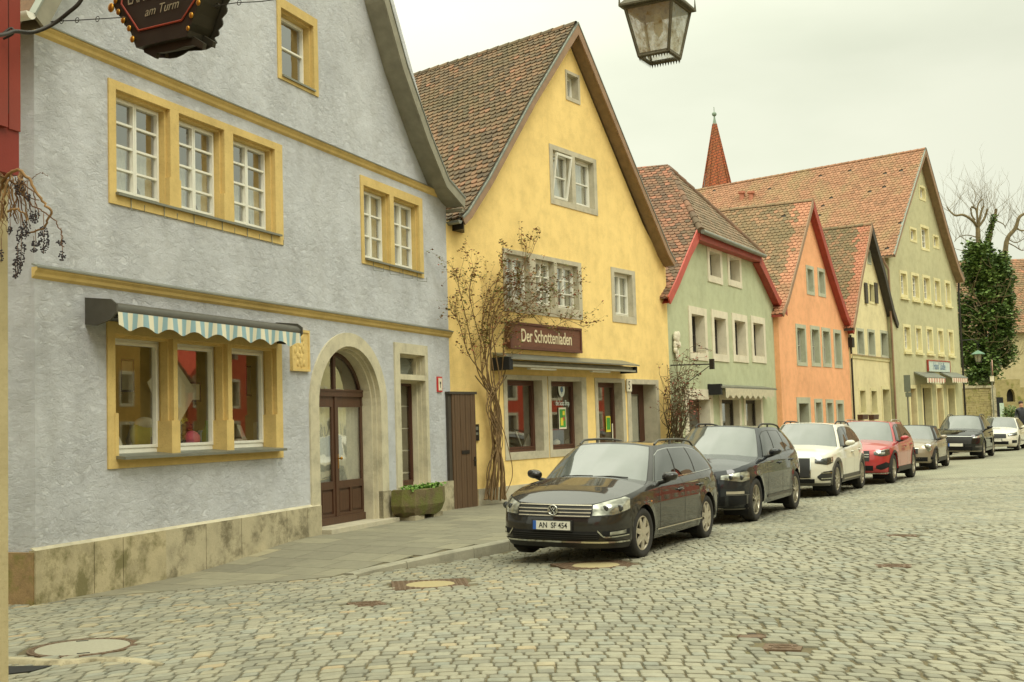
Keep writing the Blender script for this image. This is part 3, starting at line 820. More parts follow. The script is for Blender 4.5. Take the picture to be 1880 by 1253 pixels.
# mouldings of the mullions: fluted step round each opening, blocks at the foot of the shop mullions
for rs, d in ((up3, .05), (up2, .05), ([at1], .05), (sh3, .06)):
    for u0, z0, u1, z1 in rs:
        mb = MB(M_OCHRE)
        mb.box(u0, u0 + .03, .04, .16, z0, z1); mb.box(u1 - .035, u1, .05, .16, z0, z1); mb.box(u0 + .03, u1 - .035, .05, .16, z1 - .035, z1); mb.build('moulding', HB.e)
for u in (sh3[0][2], sh3[1][2]):
    mb = MB(M_OCHRE); mb.box(u - .055, u + .085 + (sh3[1][0] - sh3[0][2]) - .05, -.026, .22, zb4, zb4 + (S(318, 776)[1] - S(318, 836)[1])); mb.build('mullion_foot', HB.e)
mb = MB(M_OCHRE); mb.box(sh3[0][0] - .02, sh3[0][0] + .05, -.024, .2, zb4, zb4 + .52); mb.build('mullion_foot', HB.e); mb = MB(M_OCHRE); mb.box(sh3[2][2] - .05, sh3[2][2] + .02, -.024, .2, zb4, zb4 + .5); mb.build('mullion_foot', HB.e)
for u in (up3[0][2], up3[1][2]): mb = MB(M_OCHRE); mb.box(u - .03, u + .0 + (up3[1][0] - up3[0][2]) + .03, -.024, .2, zb_, zb_ + .38); mb.build('mullion_foot', HB.e)
def sill(H, u0, u1, z, out=.1, back=.2, mat=M_ZINC, th=.03, name='sill'):
    mb = MB(mat); mb.prism([(u0, -out, z - .03), (u0, back, z + .01), (u0, back, z - .03), (u0, -out, z - .03 - th)], (u1 - u0, 0, 0)); return mb.build(name, H.e)
sill(HB, up3[0][0] - .02, up3[2][2] + .1, zb_ + .02, .07); sill(HB, up2[0][0], up2[1][2] + .05, zb2 + .02, .07)
sill(HB, at1[0], at1[2], at1[1] + .02, .05); sill(HB, sh3[0][0] - .0, sh3[2][2] + .03, zb4 + .02, .16, .26, th=.035)
# window box hooks
def hook(u, z):
    mb = MB(M_ZINC); mb.tube([(u, -.03, z), (u, -.035, z - .17), (u + .01, -.22, z - .20), (u + .01, -.225, z - .12)], .006, 5); mb.build('flower_box_hook', HB.e)
for x, y in ((237, 365), (298, 388), (353, 402), (405, 415), (451, 427), (496, 440)):
    u, z = S(x, y); hook(u, zb_ - .02)
for x in (683, 713, 737, 763): hook(S(x, 490)[0], zb2 - .02)
# string courses
def string(H, z, u0, u1, mat=M_OCHRE, h=.125, out=.08, cap=M_ZINC, capd=.045, name='string_course'):
    mb = MB(mat); mb.prism([(u0, -.0, z - h), (u0, -out * .45, z - h + .03), (u0, -out * .6, z - .06), (u0, -out, z - .03), (u0, -out, z), (u0, 0, z + .0)], (u1 - u0, 0, 0))
    if cap:
        mb.use(cap); mb.prism([(u0, -out - .015, z - .012), (u0, -out - .015, z + .006), (u0, 0.0, z + capd), (u0, 0.0, z + capd - .02)], (u1 - u0, 0, 0))
    return mb.build(name, H.e)
string(HB, zs1, uL - .05, uR + .02); string(HB, S(400, 184)[1], uL - .05, uR + .02)
# roof, verge, gutter end
M_TB = tilemat('tiles_dark', [(0, srgb(96, 74, 56)), (.5, srgb(122, 92, 66)), (1, srgb(150, 100, 70))], .35)
mb = MB(M_TB)
for prof in (lprof, rprof):
    for a, b in zip(prof, prof[1:]):
        mb.poly([(a[0], -.36, a[1]), (b[0], -.36, b[1]), (b[0], 9.6, b[1]), (a[0], 9.6, a[1])])
mb.build('roof', HB.e)
barge(HB, rprof, -.36, M_SOFFITG, .22, .04, .03, soffit=M_SOFFITG, flash=M_ZINC)
barge(HB, lprof, -.36, M_SOFFITG, .22, .04, .03, soffit=M_SOFFITG, flash=M_ZINC)
g = MB(M_WHITE); gz0 = lprof[0]
g.smooth = True
for (gu, gzz_) in ((lprof[0][0] - .07, lprof[0][1] + .02),):
    g.grid([[(gu + .075 * math.cos(t), y, gzz_ + .075 * math.sin(t)) for t in [math.pi + math.pi * k / 10 for k in range(11)]] for y in (-.40, 9.5)])
    g.smooth = False; g.poly([(gu + .075 * math.cos(t), -.40, gzz_ + .075 * math.sin(t)) for t in [math.pi + math.pi * k / 10 for k in range(11)]])
g.build('gutter', HB.e)
mb = MB(M_SOFFITG); e_ = rprof[0]; mb.box(uR - .02, e_[0] - .02, -.36, 9, e_[1] - .26, e_[1] - .2); mb.build('eaves_soffit', HB.e)
# plinths
zp0, zp1 = S(62, 1011, .06)[1], S(590, 927, .06)[1]; pu1 = S(590, 940, .06)[0]
uu = 0.0
joints = [0, S(165, 1000)[0], S(218, 1000)[0], S(297, 1000)[0], S(371, 960)[0], S(436, 960)[0], S(480, 960)[0], S(520, 950)[0], S(558, 950)[0], pu1]
for i, (a, b) in enumerate(zip(joints, joints[1:])):
    za, zb2_ = zp0 + (zp1 - zp0) * a / pu1, zp0 + (zp1 - zp0) * b / pu1
    mb = MB(M_PLINTHM if i < 3 else M_PLINTH); mb.prism([(a + .004 - (.06 if i == 0 else 0), -.06 - .004 * (i % 3), gz), (b - .004, -.06 - .004 * (i % 3), gz), (b - .004, -.06 - .004 * (i % 3), zb2_ - .01), (a + .004 - (.06 if i == 0 else 0), -.06 - .004 * (i % 3), za - .01)], (0, .1, 0))
    mb.build('plinth_stone', HB.e)
mb = MB(M_SAND); mb.prism([(-.06, -.05, zp0 - .012), (pu1, -.05, zp1 - .012), (pu1, .0, zp1 + .02), (-.06, .0, zp0 + .02)], (0, .03, 0)); mb.build('plinth_cap', HB.e)
mb = MB(M_RUBBLE); mb.box(-.07, -.01, -.03, 9, gz, zp0 - .03); mb.build('side_plinth', HB.e)
zq = S(680, 905)[1]
pr0, pr1 = S(673, 930, .08)[0], S(735, 930, .08)[0]
mb = MB(M_PLINTH); mb.prism([(iu1 + .0, -.035, gz), (au1 + .06, -.035, gz), (au1 + .06, -.035, zq), (iu1 + .0, -.035, zq)], (0, .3, 0)); mb.build('plinth_stone', HB.e)
mb = MB(M_PLINTH); mb.box(au1 + .065, o5[0] - .0, -.1, .02, gz, S(735, 905)[1]); mb.build('plinth_stone', HB.e)
mb = MB(M_PLINTH); mb.box(o5[0] + .005, uR + .03, -.1, .02, gz, S(800, 889)[1] + .03); mb.build('plinth_stone', HB.e)
# arch surround, door
fr = trim(HB, arch_o, [arch_i], .30, M_SAND, .03, 'door_surround')
mb = MB(M_SAND)
n = len(arch_i)
for d, y0_, y1_ in ((.045, .05, .30), (.085, .12, .30)):
    c = ((iu0 + iu1) / 2, zsp); inner = []
    for p in arch_i:
        k = 1 - d / (iu1 - iu0) * 2
        inner.append((c[0] + (p[0] - c[0]) * k, (c[1] + (p[1] - c[1]) * k) if p[1] > zsp else p[1]))
    lo = arch_i[1:]; li = inner[1:]
    mb.grid([[(p[0], y0_, p[1]) for p in lo + [arch_i[0]]], [(p[0], y0_, p[1]) for p in li + [inner[0]]]])
    mb.grid([[(p[0], y0_, p[1]) for p in li + [inner[0]]], [(p[0], y1_, p[1]) for p in li + [inner[0]]]])
mb.build('arch_moulding', HB.e)
DY = .30
def S2(x, y, d=DY): return HB.uv(x, y, -d)
du0, du1 = iu0 + .08, S2(669, 850)[0]; zt_ = S2(640, 727)[1]; zbt = S2(640, 958)[1]
dtop = arch(du0, du1, zsp, zt_, ztop_i * (du1 - du0) / (iu1 - iu0))
dm = (du0 + du1) / 2
door = MB(M_DOOR); f = .075
zg0, zg1 = S2(650, 880)[1], S2(650, 748)[1]
for a, b in ((du0, dm - .004), (dm + .004, du1)):
    hp = rectp(a + .11, zg0, b - .11, zg1); l1 = rectp(a + .1, zbt + .17, (a + b) / 2 - .03, zg0 - .13); l2 = rectp((a + b) / 2 + .03, zbt + .17, b - .1, zg0 - .13)
    door.holed(rectp(a, zbt, b, zt_), [hp, l1, l2], DY)
    for h in (hp, l1, l2): door.reveal(h, DY, DY + .03)
    for h in (l1, l2): door.poly([(p[0], DY + .028, p[1]) for p in h]); q = inset(h, .18); door.prism([(p[0], DY + .012, p[1]) for p in q], (0, .016, 0))
door.box(dm - .035, dm + .035, DY - .02, DY, zbt, zt_); door.box(du0, du1, DY - .035, DY + .04, zt_ - .02, zt_ + .07); door.box(du0, du1, DY - .05, DY, zt_ + .07, zt_ + .1)
door.box(du0, du1, DY - .03, DY, zbt, zbt + .12)
# fanlight bars following the arch
oo = dtop; n_ = len(oo); cc = ((du0 + du1) / 2, zsp)
inner = [(cc[0] + (p[0] - cc[0]) * .9, cc[1] + (p[1] - cc[1]) * .9) for p in oo[2:]]
door.grid([[(p[0], DY - .01, p[1]) for p in oo[2:]], [(p[0], DY - .01, p[1]) for p in inner]])
door.grid([[(p[0], DY - .01, p[1]) for p in inner], [(p[0], DY + .03, p[1]) for p in inner]])
door.box(dm - .045, dm + .03, DY - .012, DY + .03, zt_ + .1, zsp + (ztop_i) * .86)
door.box(du0, du0 + .04, DY - .01, DY + .03, zt_ + .1, zsp); door.box(du1 - .04, du1, DY - .01, DY + .03, zt_ + .1, zsp)
dob = door.build('door', HB.e)
gl = MB(M_GLASS)
for a, b in ((du0, dm), (dm, du1)): gl.poly([(a + .1, DY + .02, zg0), (b - .1, DY + .02, zg0), (b - .1, DY + .02, zg1), (a + .1, DY + .02, zg1)])
gl.poly([(p[0], DY + .02, p[1]) for p in oo]); gl.build('pane', dob)
cu = MB(M_CURT); cu.smooth = True
for a, b in ((du0 + .03, dm - .02), (dm + .02, du1 - .03)):
    cu.grid([[(a + (b - a) * k / 40, DY + .1 + .02 * math.sin(k * 1.1), z) for k in range(41)] for z in (zg0 - .05, zg1 + .05)])
cu.build('curtain', dob)
q = MB(M_ROOM); q.box(du0 - .2, du1 + .2, DY + .5, DY + .52, zbt, zsp + 1.2); q.build('room_lining', dob)
hd = MB(M_GOLD); zc = S2(623, 845)[1]; hd.box(dm + .055, dm + .085, DY - .012, DY, zc - .14, zc + .1); hd.tube([(dm + .07, DY - .01, zc + .03), (dm + .07, DY - .06, zc + .03)], .01, 8); hd.ball((dm + .07, DY - .07, zc + .03), .027); hd.build('handle', dob)
mb = MB(M_TRIMY); mb.box(iu0 - .02, iu1 + .25, -.22, DY + .05, gz, zbt - .004); mb.build('doorstep', HB.e)
# tall narrow window
trim(HB, rectp(*o5), [rectp(*nw_hi), rectp(*nw_lo)], .34, M_SAND, .03, 'window_surround')
for r in (nw_hi, nw_lo):
    mb = MB(M_SAND)
    for k, yy in ((.035, .06), (.07, .13)): mb.box(r[2] - k, r[2], yy, .3, r[1], r[3]); mb.box(r[0], r[0] + k * .6, yy, .3, r[1], r[3]); mb.box(r[0], r[2], yy + .003, .3, r[3] - k * .7, r[3])
    mb.build('moulding', HB.e)
window(HB, (nw_lo[0], nw_lo[1] + .03, nw_lo[2], nw_lo[3]), .28, M_DFRAME, 1, 1, fr=.06, leaf=False, pane=M_SHOPG, room=.5)
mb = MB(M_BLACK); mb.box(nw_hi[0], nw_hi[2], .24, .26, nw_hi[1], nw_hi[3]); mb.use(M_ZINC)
for k in range(-6, 14):
    for sg in (1, -1):
        a0 = nw_hi[0] + k * .055; w_ = nw_hi[3] - nw_hi[1]
        p, q_ = (a0, nw_hi[1]), (a0 + w_, nw_hi[3])
        if sg < 0: p, q_ = (a0, nw_hi[3]), (a0 + w_, nw_hi[1])
        lo_, hi_ = nw_hi[0], nw_hi[2]
        if q_[0] < lo_ or p[0] > hi_: continue
        t0, t1 = max(0, (lo_ - p[0]) / w_), min(1, (hi_ - p[0]) / w_)
        if t1 - t0 < .05: continue
        pa = (p[0] + w_ * t0, .20, p[1] + (q_[1] - p[1]) * t0); pb = (p[0] + w_ * t1, .20, p[1] + (q_[1] - p[1]) * t1); mb.tube([pa, pb], .010, 4, False)
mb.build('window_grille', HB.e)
mb = MB(M_PAPER)
for k in range(4):
    z = nw_lo[1] + .25 + k * .42; mb.use(M_TRIMW); mb.box(nw_lo[0], nw_lo[2], .34, .6, z, z + .02)
    for j in range(4): mb.use([M_PAPER, M_SAND, M_TRIMW][j % 3]); mb.lathe([(.001, 0), (.05, .0), (.06, .07), (.04, .13), (.001, .13)], 10, c=(nw_lo[0] + .1 + j * .14, .42, z + .02))
mb.build('shelf_display', HB.e)
# relief plaque
pr = HB.rect(531, 604, 565, 682); pr = (pr[0], S(531, 681)[1], pr[2], S(531, 604)[1] + .0)
mb = MB(M_OCHRE); mb.box(pr[0], pr[2], -.035, 0, pr[1], pr[3])
for q_ in ((pr[0], pr[0] + .04, pr[1], pr[3]), (pr[2] - .04, pr[2], pr[1], pr[3]), (pr[0] + .04, pr[2] - .04, pr[1], pr[1] + .04), (pr[0] + .04, pr[2] - .04, pr[3] - .04, pr[3])): mb.box(q_[0], q_[1], -.05, -.034, q_[2], q_[3])
for k in range(34):
    u, z = ru(pr[0] + .08, pr[2] - .08), ru(pr[1] + .09, pr[3] - .09); mb.ball((u, -.034, z), ru(.015, .04), (1, .4, 1.6))
mb.build('relief_plaque', HB.e)
# awning over the shop window
aw = thing('awning', HB.world(sh3[0][0], -.1, zt4 + .2), 'rolled grey awning with blue and cream striped scalloped valance', 'awning', HB.e.rotation_euler.z)
AO = .42
a0, a1 = HB.uv(213, 570, AO)[0], HB.uv(551, 600, AO)[0]; az = HB.uv(213, 571, AO)[1]; vz = HB.uv(216, 604, AO)[1]
bx = Vector((sh3[0][0], -.1, zt4 + .2))
def L_(p): return (p[0] - bx.x, p[1] - bx.y, p[2] - bx.z)
mb = MB(M_ZINC); M_CAS = simple('awning_case', srgb(84, 82, 72), .5, .2, .1)
mb = MB(M_CAS); mb.smooth = True
sec = [(-AO + .0, az - .01), (-AO - .015, az + .05), (-AO + .05, az + .10), (-.1, az + .15), (0, az + .16)]
mb.grid([[L_((u, y, z)) for y, z in sec] for u in (a0, a1)])
mb.smooth = False
mb.use(M_BLACK); mb.grid([[L_((u, y, z)) for y, z in ((-AO, az - .01), (-AO + .06, az - .06), (-.05, az - .03), (0, az))] for u in (a0, a1)])
for u, e_ in ((a0, -.03), (a1, .03)):
    mb.use(M_CAS); mb.prism([L_((u, y, z)) for y, z in [(-AO - .03, az - .02), (-AO - .03, az + .08), (-AO + .05, az + .14), (0, az + .18), (0, az - .14), (-.16, az - .16), (-AO + .06, az - .1)]], (e_, 0, 0))
mb.build('awning_case', aw)
t = NT('valance_stripes'); vv = t.obj(); sp = t.n('ShaderNodeSeparateXYZ'); t.l(vv, 0, sp, 0)
m1 = t.n('ShaderNodeMath', operation='MULTIPLY'); m1.inputs[1].default_value = 1 / .195; t.l(sp, 0, m1, 0)
m2 = t.n('ShaderNodeMath', operation='FRACT'); t.l(m1, 0, m2, 0)
r_ = t.ramp(m2, 0, [(0, srgb(140, 170, 176)), (.5, srgb(216, 210, 184))]); r_.color_ramp.interpolation = 'CONSTANT'; t.setc(r_.outputs[0]); t.set(Roughness=.85); M_STR = t.m
mb = MB(M_STR); mb.smooth = True; N = 180; rows = []
for i in range(5):
    row = []
    for k in range(N + 1):
        q = k / N; u = a0 + .02 + (a1 - a0 - .04) * q; drop = (az - vz) * (.86 - .16 * math.cos(q * math.pi * 2 * 8.0 + .6))
        row.append(L_((u, -AO - .012 - .02 * math.sin(q * 50.3 + .6) * i / 4, az - .01 - drop * i / 4)))
    rows.append(row)
mb.grid(rows); mb.build('valance', aw)
# window display behind the shop glass
def item(name, label, cat, u, y, z, H=None):
    H = H or HB; return thing(name, H.world(u, y, z), label, cat, H.e.rotation_euler.z)
zf = zb4 + .05
mb = MB(M_TRIMW); mb.box(sh3[0][0] - .25, sh3[2][2] + 1.1, .31, 1.3, zf - .06, zf - .02); mb.build('display_shelf', HB.e)
M_PINK = simple('pink', srgb(206, 96, 120), .6); M_LIME = simple('lime', srgb(120, 170, 40), .5); M_CUSH = simple('cushion', srgb(176, 168, 70), .8)
c_ = HB.uv(322, 720, -.55)
o = item('paper_kite', 'large cream paper kite hanging behind the shop window mullion', 'kite', c_[0], .55, c_[1])
mb = MB(M_PAPER); mb.prism([(-.62, 0, .12), (-.1, 0, -.62), (.5, 0, .0), (-.05, 0, .48)], (0, .008, 0)); mb.use(M_LIME); mb.ball((-.1, -.004, -.05), .05, (1, .1, 1)); mb.ball((-.02, -.004, -.22), .045, (1, .1, 1)); mb.use(M_PINK); mb.ball((-.12, -.004, -.3), .04, (1, .1, 1)); mb.build('sail', o)
def disp(px, py, d=.5): c = HB.uv(px, py, -d); return c[0], d, c[1]
u, y, z = disp(263, 808, .6); o = item('cushion', 'round olive yellow cushion standing in the left shop window', 'cushion', u, y, zf); mb = MB(M_CUSH); mb.ball((0, 0, .2), .24, (1, .5, .9), 16, 10); mb.use(M_TRIMW); mb.ball((0, -.02, .34), .2, (.9, .5, .5), 14, 8); mb.build('cushion_body', o)
u, y, z = disp(352, 800, .5); o = item('plush_ball', 'pink ball lying in the middle shop window', 'ball', u, y, zf); mb = MB(M_PINK); mb.ball((0, 0, .12), .12, (1, 1, 1), 14, 8); mb.build('ball_body', o)
u, y, z = disp(338, 790, .6); o = item('flower_bunch', 'dark bunch of dried flowers in the middle shop window', 'flowers', u, y, zf); mb = MB(simple('dried_flowers', srgb(70, 56, 40), .9))
for k in range(30): mb.ball((ru(-.14, .14), ru(-.08, .08), ru(.08, .34)), ru(.03, .06), (1, 1, 1), 6, 4)
mb.use(M_CUSH)
for k in range(10): mb.ball((ru(-.1, .1), ru(-.08, .08), ru(.3, .4)), ru(.02, .04), (1, 1, 1), 6, 4)
mb.build('flower_heads', o)
u, y, z = disp(380, 800, .5); o = item('glass_bottle', 'bright green bottle in the middle shop window', 'bottle', u, y, zf); mb = MB(M_LIME); mb.lathe([(.001, 0), (.07, 0), (.075, .2), (.03, .3), (.025, .38), (.001, .38)], 16); mb.smooth = True; mb.build('bottle_body', o)
u, y, z = disp(228, 812, .45); o = item('greeting_card', 'white folded cards lying at the left of the shop window', 'card', u, y, zf); mb = MB(M_PAPER); mb.prism([(-.14, 0, 0), (.1, .06, 0), (.02, .14, .28), (-.2, .1, .26)], (0, .01, 0)); mb.prism([(.0, -.05, 0), (.2, -.05, 0), (.2, .1, .05), (.0, .1, .05)], (0, 0, .01)); mb.build('card_sheet', o)
u, y, z = disp(452, 795, .5); o = item('picture_card', 'pale card propped in the right shop window', 'card', u, y, zf); mb = MB(M_PAPER); mb.prism([(-.05, 0, 0), (.1, .02, 0), (.02, .1, .3), (-.12, .08, .32)], (0, .01, 0)); mb.build('card_sheet', o)
mb = MB(simple('shelf_wood', srgb(150, 108, 60), .6))
for u in (sh3[0][0] + .42, ): mb.box(u, u + .04, .9, .95, zf, zf + 1.6); mb.box(sh3[0][0] - .1, u, .7, .95, zf + .55, zf + .58); mb.box(sh3[0][0] - .1, u, .7, .95, zf + 1.25, zf + 1.28)
mb.use(M_PAPER)
for k in range(6): mb.ball((sh3[0][0] + .05 + .1 * (k % 3), .8, zf + (.66 if k < 3 else 1.36)), .045, (1, 1, 1.3), 8, 6)
mb.box(sh3[0][0] + .02, sh3[0][0] + .3, .85, .87, zf + .8, zf + 1.15)
mb.build('display_rack', HB.e)
M_VASE = simple('glazed_pottery', srgb(188, 176, 148), .3); M_BLUEP = simple('blue_pottery', srgb(96, 128, 150), .3); M_BASK = simple('wicker', srgb(140, 104, 60), .8, bump=.4)
for nm, lab, cat, px, dd_, mt, pf in (('vase', 'pale pottery vase beside the yellow cushion in the left shop window', 'vase', 244, .75, M_VASE, [(.001, 0), (.06, 0), (.1, .12), (.05, .26), (.035, .34), (.05, .38)]),
    ('wicker_basket', 'brown wicker basket at the right of the left shop window', 'basket', 288, .5, M_BASK, [(.001, 0), (.11, 0), (.15, .16), (.14, .17), (.1, .02)]),
    ('pottery_jug', 'small blue pottery jug at the right of the middle shop window', 'jug', 366, .75, M_BLUEP, [(.001, 0), (.06, 0), (.08, .1), (.04, .2), (.05, .24)]),
    ('pottery_bowl', 'wide cream pottery bowl at the left of the right shop window', 'bowl', 436, .6, M_VASE, [(.001, 0), (.06, 0), (.15, .1), (.14, .1), (.05, .02)]),
    ('candle', 'tall pale candle at the right of the right shop window', 'candle', 470, .6, M_PAPER, [(.001, 0), (.04, 0), (.04, .34), (.001, .35)])):
    u, y, z = disp(px, 800, dd_); o = item(nm, lab, cat, u, y, zf); mb = MB(mt); mb.smooth = True; mb.lathe(pf, 16); mb.build('vessel' if nm != 'candle' else 'wax', o)
for i, (px, py, w_, h_) in enumerate(((232, 690, .12, .2), (352, 720, .18, .12), (460, 700, .14, .22))):
    c = HB.uv(px, py, -1.2); o = thing('framed_print', HB.world(c[0], 1.2, c[1]), ('upright pale print deep inside the left shop window', 'wide pale print deep inside the middle shop window', 'tall pale print deep inside the right shop window')[i], 'picture', HB.e.rotation_euler.z)
    mb = MB(M_PAPER); mb.box(-w_, w_, -.01, 0, -h_, h_); mb.build('print', o); mb = MB(M_DFRAME); mb.holed(rectp(-w_ - .03, -h_ - .03, w_ + .03, h_ + .03), [rectp(-w_, -h_, w_, h_)], -.02); mb.build('frame', o)
# notice plate
s_ = HB.rect(798, 696, 813, 716); o = item('notice_plate', 'small red framed white notice plate on the lavender wall beside the narrow window', 'sign', (s_[0] + s_[2]) / 2, 0, (s_[1] + s_[3]) / 2)
mb = MB(simple('notice_red', srgb(190, 50, 44), .5)); w_, h_ = .11, .15; mb.box(-w_, w_, -.03, 0, -h_, h_); mb.use(M_PAPER); mb.box(-w_ + .03, w_ - .03, -.036, -.03, -h_ + .03, h_ - .03); mb.use(M_IRON); mb.box(-.03, .03, -.038, -.036, -.0, .05); mb.box(-.012, .012, -.038, -.036, -.07, .0); mb.build('plate', o)

# ================================================================== yellow house
HY = House('gabled_house', (-1.27, 24.6), (4.14, 33.2), 'bright yellow gable house with brown tiled roof and the Scottish shop on its ground floor')
S = HY.uv; uL, uR = -.05, S(1226, 600)[0]
av = HY.uv(1062, 45, .34); zA = av[1]; apx = av[0]
Lp = [HY.uv(x, y, .34) for x, y in ((851, 402), (862, 391), (900, 330), (980, 182))]; Rp = [HY.uv(x, y, .34) for x, y in ((1241, 482), (1230, 462), (1205, 400), (1177, 332))]
Lp = Lp + [(apx, zA)]; Rp = Rp + [(apx, zA)]
By = HY.back_dir(768, 137, apx, zA)
zeL, zeR = Lp[0][1], Rp[0][1]
wl = [(uL, gz), (uR, gz), (uR, zeR - .12), (Rp[2][0] - .12, Rp[2][1] - .16), (apx, zA - .25), (Lp[2][0] + .12, Lp[2][1] - .16), (uL, zeL - .12)]
y1 = (S(923, 500)[0], S(930, 572)[1], S(1067, 520)[0], S(923, 455.5)[1]); zt, zb_ = S(929, 465)[1], S(929, 553)[1]
a = us = [S(x, 520)[0] for x in (929, 972, 983, 1017, 1022, 1061)]
yw1 = [(a[0], zb_, a[1], zt), (a[2], zb_, a[3], zt), (a[4], zb_, a[5], zt)]
y2 = (S(1122.5, 540)[0], S(1128, 590)[1] - .02, S(1166, 540)[0], S(1122.5, 490.5)[1]); yw2 = (S(1127.8, 540)[0], S(1131, 579)[1], S(1160.5, 540)[0], S(1127.6, 499.5)[1])
y3 = (S(1009, 320)[0], S(1012, 374)[1], S(1095, 340)[0], S(1008, 264)[1]); zt, zb_ = S(1014.3, 275)[1], S(1015.4, 364)[1]; a = [S(x, 320)[0] for x in (1014.8, 1048.5, 1055, 1089)]
yw3 = [(a[0], zb_, a[1], zt), (a[2], zb_, a[3], zt)]
y4 = (S(1038, 160)[0], S(1039.5, 183)[1], S(1063.5, 160)[0], S(1037.5, 128)[1]); yw4 = (S(1040.6, 160)[0], S(1041, 177)[1], S(1060.4, 160)[0], S(1040.4, 134.6)[1])
zts, zbs = S(931, 697)[1], S(933.6, 832)[1]; zo, zob = S(925, 688)[1], S(928.5, 846)[1]
a = [S(x, 760)[0] for x in (925, 1005, 1007, 1077, 1093, 1148, 1152, 1210)]
ys1 = (a[0], zob, a[1], zo); ys2 = (a[2], zob, a[3], zo); ys3 = (a[4], zob, a[5], zo); yd = (a[6], gz, a[7], zo)
b = [S(x, 760)[0] for x in (931.5, 996, 1012, 1068, 1098.3, 1142.7, 1158.7, 1205)]
sw1, sw2, sw3 = (b[0], zbs, b[1], zts), (b[2], zbs, b[3], zts), (b[4], zbs, b[5], zts); ydi = (b[6], gz, b[7], zts - .02)
def shr(r, d=.02): return rectp(r[0] + d, max(r[1] + d, gz + .01), r[2] - d, r[3] - d)
walls(HY, wl, [shr(r) for r in (y1, y2, y3, y4, ys1, ys2, ys3, yd)], M_YEL, 13, By)
trim(HY, rectp(*y1), [rectp(*r) for r in yw1], .2, M_TRIMY); trim(HY, rectp(*y2), [rectp(*yw2)], .2, M_TRIMY)
trim(HY, rectp(*y3), [rectp(*r) for r in yw3], .2, M_TRIMY); trim(HY, rectp(*y4), [rectp(*yw4)], .25, M_TRIMY)
for o_, i_ in ((ys1, sw1), (ys2, sw2), (ys3, sw3)): trim(HY, rectp(*o_), [rectp(*i_)], .3, M_TRIMY)
trim(HY, rectp(*yd), [rectp(*ydi)], .4, M_TRIMY, name='door_surround')
for r in yw1: window(HY, r, .16, M_WHITE, 2, 3, curtain=.97)
window(HY, yw2, .16, M_WHITE, 2, 2, curtain=.97)
window(HY, yw3[0], .16, M_WHITE, 1, 2, leaf=False, curtain=.97); window(HY, yw3[1], .16, M_WHITE, 1, 2, leaf=False, curtain=.97)
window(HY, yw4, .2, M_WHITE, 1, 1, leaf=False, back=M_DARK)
for r in (sw1, sw2, sw3): window(HY, r, .24, M_DFRAME, 1, 1, fr=.07, leaf=False, pane=M_SHOPG, room=None)
shop_room(HY, sw1[0] - .3, sw3[2] + .02, sw1[1] - .06, sw1[3] + .1, .31, 1.9, M_ROOM)
# tilted open casement in the attic window
mb = MB(M_WHITE); r = yw3[0]; T = Matrix.Translation((0, .1, r[1])) @ Matrix.Rotation(R(9), 4, 'X'); hh = r[3] - r[1]
for q in ((r[0] + .07, r[0] + .12, .05, hh - .05), (r[2] - .12, r[2] - .07, .05, hh - .05), (r[0] + .12, r[2] - .12, .05, .1), (r[0] + .12, r[2] - .12, hh - .1, hh - .05)): mb.box(q[0], q[1], -.02, .02, q[2], q[3], T)
mb.build('tilted_casement', HY.e)
# shop door
dr = MB(M_DFRAME); u0, z0, u1, z1 = ydi; z0 = .06; u1d = HY.uv(1190, 750, -.36)[0] if True else u1
dr.holed(rectp(u0, z0, u1, z1), [rectp(u0 + .22, z0 + 1.0, u1 - .3, z1 - .25)], .36); dr.box(u0, u1, .33, .36, z0 + .85, z0 + .95); dr.box(u0 + .2, u1 - .3, .345, .36, z0 + .2, z0 + .75)
dd = dr.build('door', HY.e); p = MB(M_GLASS); p.poly([(u0 + .22, .37, z0 + 1.0), (u1 - .3, .37, z0 + 1.0), (u1 - .3, .37, z1 - .25), (u0 + .22, .37, z1 - .25)]); p.build('pane', dd)
p = MB(M_CURT); p.box(u0 + .24, u1 - .32, .39, .4, z0 + 1.02, z1 - .3); p.build('door_curtain', dd)
rvY = lambda a, b: rnd()
M_TY = tilemat('tiles_yellow_house', [(0, srgb(86, 72, 54)), (.35, srgb(108, 90, 66)), (.72, srgb(126, 100, 72)), (.95, srgb(134, 102, 74)), (1, srgb(152, 106, 78))], .36, srgb(96, 86, 56), msc=.6)
Lr = [(Lp[0][0] - .12, Lp[0][1] + .0)] + Lp[1:]
roof(HY, Lp, Rp, -.30, 12.5, By, M_TY, M_SOFFIT, .172, .165, None, .04)
barge(HY, Lp, -.30, M_GREYBROWN, .17, .035, .035, soffit=M_SOFFIT, flash=M_ZINC); barge(HY, Rp, -.30, M_GREYBROWN, .17, .035, .035, soffit=M_SOFFIT, flash=M_ZINC)
mb = MB(M_IRON); e_ = Lp[0]; mb.prism([(e_[0] + .02, -.32, e_[1] - .05), (e_[0] + .02, -.32, e_[1] - .2), (e_[0] + .45, -.05, e_[1] - .2), (e_[0] + .45, -.05, e_[1] - .05)], (By.x * 3, 3, 0)); mb.build('eaves_soffit', HY.e)
mb = MB(M_ZINC); gu, gz_ = Lp[0][0] - .04, Lp[0][1] - .04; mb.smooth = True
mb.grid([[(gu + By.x * y + .07 * math.cos(t), y, gz_ + .07 * math.sin(t)) for t in [math.pi + math.pi * k / 8 for k in range(9)]] for y in (-.33, 5)]); mb.smooth = False
mb.poly([(gu + .07 * math.cos(t) - By.x * .33, -.33, gz_ + .07 * math.sin(t)) for t in [math.pi + math.pi * k / 8 for k in range(9)]]); mb.build('gutter', HY.e)
mb = MB(M_TRIMY); mb.box(S(876, 900)[0], b[6] - .1, -.04, .02, gz, S(890, 897)[1]); mb.build('plinth', HY.e)
